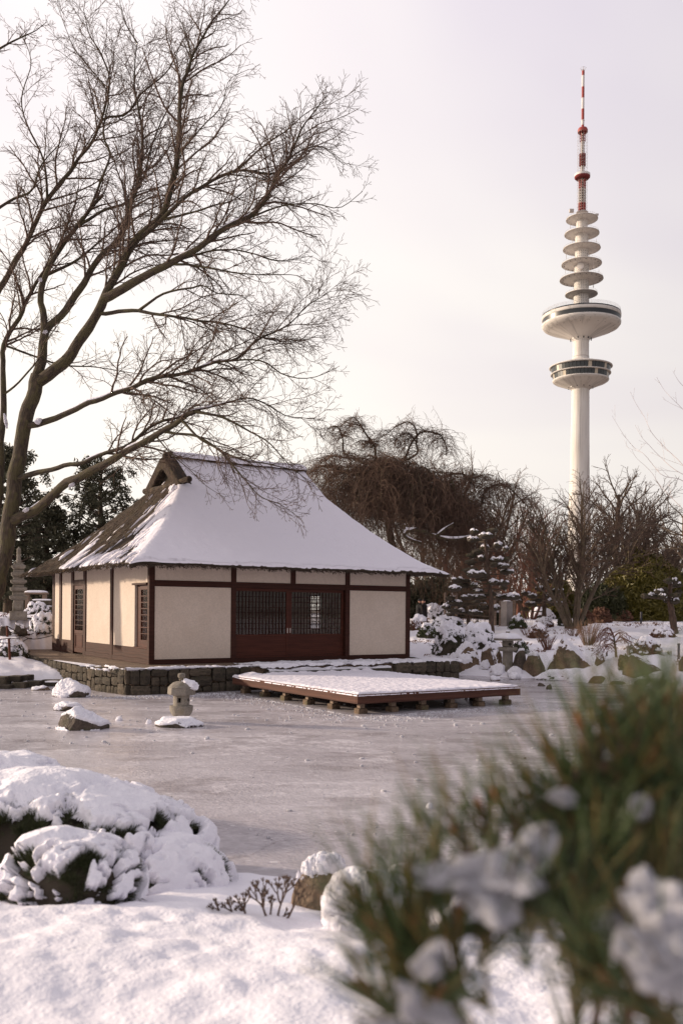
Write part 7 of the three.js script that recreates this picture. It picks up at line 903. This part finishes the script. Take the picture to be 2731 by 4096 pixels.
{ // little budding twig shrubs in the snow
  const R = rng(911), bud = (b, p, d, s) => b.tube([p, p.clone().addScaledVector(d, s * 0.5), p.clone().addScaledVector(d, s)], [s * 0.08, s * 0.15, s * 0.03], 5);
  const build = (label, x, y, h, list) => { const p = groundAt(x, y), t = thing('twig_shrub', label, 'shrub', p), b = new Buf(), bb = new Buf(); const rec = (q, d, len, r, lv) => { const e = q.clone().addScaledVector(d, len), m = q.clone().lerp(e, 0.5).add(V((R() - 0.5) * len * 0.15, 0, (R() - 0.5) * len * 0.15)); b.tube([q, m, e], [r, r * 0.9, r * 0.75], 6); if (lv === 0) { for (let i = 0; i < 4; i++) bud(bb, e, aside(R, d, 0.25 + R() * 0.4, i * 1.6), 0.017 + 0.008 * R()); return; } const n = 2 + (R() < 0.6 ? 1 : 0); for (let i = 0; i < n; i++) { const c = aside(R, d, 0.35 + 0.35 * R(), i * 6.28 / n + R()); c.y += 0.3; rec(e, c.normalize(), len * (0.6 + 0.2 * R()), r * 0.72, lv - 1); } }; for (const [dx, dy, len, lv] of list) rec(V(dx * 0.1, -0.03, 0), V(dx, dy, (R() - 0.5) * 0.5).normalize(), len * h, 0.007, lv); part('stems', b.geo(), M.twigBrown, t, 'stuff'); part('buds', bb.geo(), M.twigBrown, t, 'stuff'); };
  build('small bare shrub with brown buds standing in the snow before the brown-sided boulder', 1100, 3668, 0.2, [[0.15, 1, 0.42, 3], [0.5, 0.9, 0.4, 2], [-0.35, 1, 0.36, 3]]);
  build('low half-buried twigs with brown buds left of the small bare shrub', 990, 3655, 0.14, [[-0.5, 0.8, 0.35, 2], [-0.1, 1, 0.4, 2], [-0.9, 0.6, 0.35, 2]]);
  build('tiny buried twigs with brown buds between the two other twig shrubs', 1060, 3664, 0.12, [[0.2, 1, 0.4, 2], [-0.7, 0.5, 0.35, 2], [0.7, 0.6, 0.3, 1]]);
}
{ // pine branch right in front of the camera, out of focus
  const R = rng(921), o = V(0.62, 1.2, -1.1), t = thing('pine_branch', 'out-of-focus green pine branch with clumps of snow close to the camera at the lower right', 'branch', o);
  const shoots = [], P = (x, y, d) => at(x, y, d).sub(o);
  // [x, y, distance, image direction, needles, length]
  const row = [[1490, 3700, 1.0, -0.42, -1], [1560, 3680, 1.0, -0.42, -1], [1640, 3640, 1.0, -0.1, -1], [1720, 3590, 1.03, -0.5, -1], [1760, 3500, 1.06, -0.15, -1], [1870, 3420, 1.08, -0.5, -1], [1960, 3350, 1.1, -0.35, -1], [2060, 3300, 1.1, -0.6, -1], [2150, 3240, 1.1, -0.3, -1], [2260, 3120, 1.1, -0.6, -1], [2350, 3020, 1.1, -0.25, -1], [2400, 2960, 1.12, 0.05, -1], [2480, 3000, 1.1, -0.3, -1], [2560, 2960, 1.1, 0.1, -1], [2640, 2930, 1.12, 0.2, -1], [2720, 2920, 1.1, 0.05, -1]];
  for (const [x, y, d, dx, dy] of row) shoots.push([x, y, d, dx, dy, 25, 0.105 + 0.02 * R()]);
  for (const [x, y, d, n] of [[2300, 3250, 1.12, 90], [2420, 3180, 1.15, 90], [2520, 3150, 1.1, 100], [2620, 3120, 1.15, 100], [2700, 3100, 1.1, 90], [2380, 3380, 1.1, 90], [2500, 3350, 1.15, 100], [2600, 3320, 1.1, 100], [2700, 3300, 1.15, 100], [2250, 3450, 1.1, 80], [2350, 3550, 1.05, 90], [2480, 3520, 1.05, 90], [2620, 3500, 1.05, 90], [2180, 3620, 1.0, 80], [2080, 3700, 1.0, 80], [1950, 3760, 0.98, 80], [1820, 3800, 0.98, 80], [1700, 3830, 0.98, 80], [1580, 3800, 0.98, 80], [1600, 3950, 0.96, 80], [1720, 3990, 0.96, 70], [1850, 3950, 0.96, 70], [1560, 4060, 0.95, 80], [1700, 4090, 0.95, 70], [1850, 4080, 0.95, 70], [2300, 3700, 1.0, 60], [2440, 3720, 1.0, 60], [2720, 3520, 1.0, 80], [2400, 3950, 0.92, 60], [2520, 4020, 0.9, 70], [2640, 4060, 0.9, 70], [2300, 4060, 0.92, 50], [2700, 3960, 0.9, 60]]) shoots.push([x, y, d, (R() - 0.6) * 1.6, -0.5 - R() * 0.7, Math.round(n * (x < 2150 ? 0.45 : 0.6)), 0.085 + 0.03 * R()]);
  for (let k = 0; k < 46; k++) { const x = 2230 + 560 * R(), y = 2900 + 850 * R() - (x - 2230) * 0.12; if (y < 3330 - (x - 2200) * 0.9) continue; shoots.push([x, y, 1.2 + 0.25 * R(), (R() - 0.5) * 2, -0.3 - R(), 60, 0.1]); }
  const green = new Buf(), olive = new Buf(), stems = new Buf(), buds = new Buf();
  const hub = [P(3100, 3700, 1.15), P(2600, 3560, 1.12), P(2200, 3640, 1.05), P(1850, 3720, 1.0), P(1560, 3760, 0.98)], hub2 = [P(3100, 3400, 1.25), P(2700, 3300, 1.18), P(2450, 3150, 1.14), P(2350, 3050, 1.1)], hub3 = [P(3000, 4700, 0.95), P(2600, 4450, 0.92), P(2200, 4330, 0.95), P(1800, 4250, 0.97), P(1500, 4200, 0.98)], hub4 = [P(2200, 3640, 1.05), P(1980, 3560, 1.06), P(1750, 3600, 1.03), P(1540, 3690, 1.0)];
  for (const [h, r] of [[hub, 0.014], [hub2, 0.012], [hub3, 0.011], [hub4, 0.007]]) { const c = new THREE.CatmullRomCurve3(h).getPoints(30), q = new Buf(); q.tube(c, c.map((_, i) => r * lerp(1, 0.45, i / 30)), 8); part('twig', q.geo(), M.barkBrown, t); }
  const all = [...hub, ...hub2, ...hub3, ...hub4].slice(0).concat(new THREE.CatmullRomCurve3(hub).getPoints(14), new THREE.CatmullRomCurve3(hub2).getPoints(10), new THREE.CatmullRomCurve3(hub3).getPoints(12));
  for (const [x, y, d, dx, dy, n, L] of shoots) {
    const p = P(x, y, d), dir = V(dx, -dy, (R() - 0.5) * 0.7).normalize(), root = all.reduce((a, b) => b.distanceTo(p) < a.distanceTo(p) ? b : a); stems.tube([root, root.clone().lerp(p, 0.6).add(V(0, -0.006, 0)), p, p.clone().addScaledVector(dir, 0.035)], [0.006, 0.0055, 0.005, 0.004], 6);
    buds.tube([p.clone().addScaledVector(dir, 0.03), p.clone().addScaledVector(dir, 0.042), p.clone().addScaledVector(dir, 0.056)], [0.004, 0.0055, 0.001], 6);
    for (let i = 0; i < n; i++) { const s = p.clone().addScaledVector(dir, 0.035 - 0.09 * R()), e = aside(R, dir, 0.18 + 0.6 * Math.pow(R(), 1.2), R() * 6.28), l = L * (0.75 + 0.4 * R()), m = s.clone().addScaledVector(e, l * 0.5), q = s.clone().addScaledVector(e, l).add(V(0, -0.004 * R(), 0)); (R() < 0.8 ? green : olive).tube([s, m, q], [0.0014, 0.0013, 0.0004], 4); }
  }
  M.pineGreen = std({ color: lin(0.052, 0.08, 0.022), roughness: 0.5 }); M.pineOlive = std({ color: lin(0.16, 0.11, 0.03), roughness: 0.55 });
  part('needles', green.geo(), M.pineGreen, t, 'stuff'); part('needles', olive.geo(), M.pineOlive, t, 'stuff'); part('shoots', stems.geo(), M.barkRed, t, 'stuff'); part('buds', buds.geo(), std({ color: lin(0.26, 0.11, 0.05) }), t, 'stuff');
  [[1890, 3520, 1.03, 190, 90], [2080, 3470, 1.04, 150, 110], [1960, 3590, 1.02, 150, 70], [2250, 3195, 1.1, 45, 30], [2560, 3230, 1.1, 45, 40], [2660, 3720, 0.95, 170, 110], [2590, 3840, 0.93, 130, 90], [1720, 3850, 0.94, 60, 40], [1650, 4010, 0.93, 70, 35], [1770, 4060, 0.93, 60, 35], [2430, 3690, 0.98, 50, 45], [2180, 3340, 1.06, 50, 30], [2700, 3900, 0.92, 110, 80], [1500, 4090, 0.95, 80, 40]].forEach(([x, y, d, w, h], i) => { const m = part('snow_clump', blob(18, (q, v) => { const a = V(q.x + 0.5, q.y - 0.2, q.z), b = V(q.x - 0.6, q.y + 0.1, q.z + 0.3); v.copy(q).multiplyScalar(0.85 + 0.9 * fbm3(q.x * 1.6 + i * 3, q.y * 1.6, q.z * 1.6, 4) + 0.25 * Math.exp(-4 * a.lengthSq()) + 0.3 * Math.exp(-4 * b.lengthSq())); if (v.y < 0) v.y *= 0.4; }), M.snow, t); m.position.copy(P(x, y, d - 0.05)); m.scale.set(1.2 * w * d / F, 1.1 * h * d / F, (w + h) / 2 * d / F); m.rotation.set(0.2 * i, i, 0); });
}
renderer.render(scene, camera);
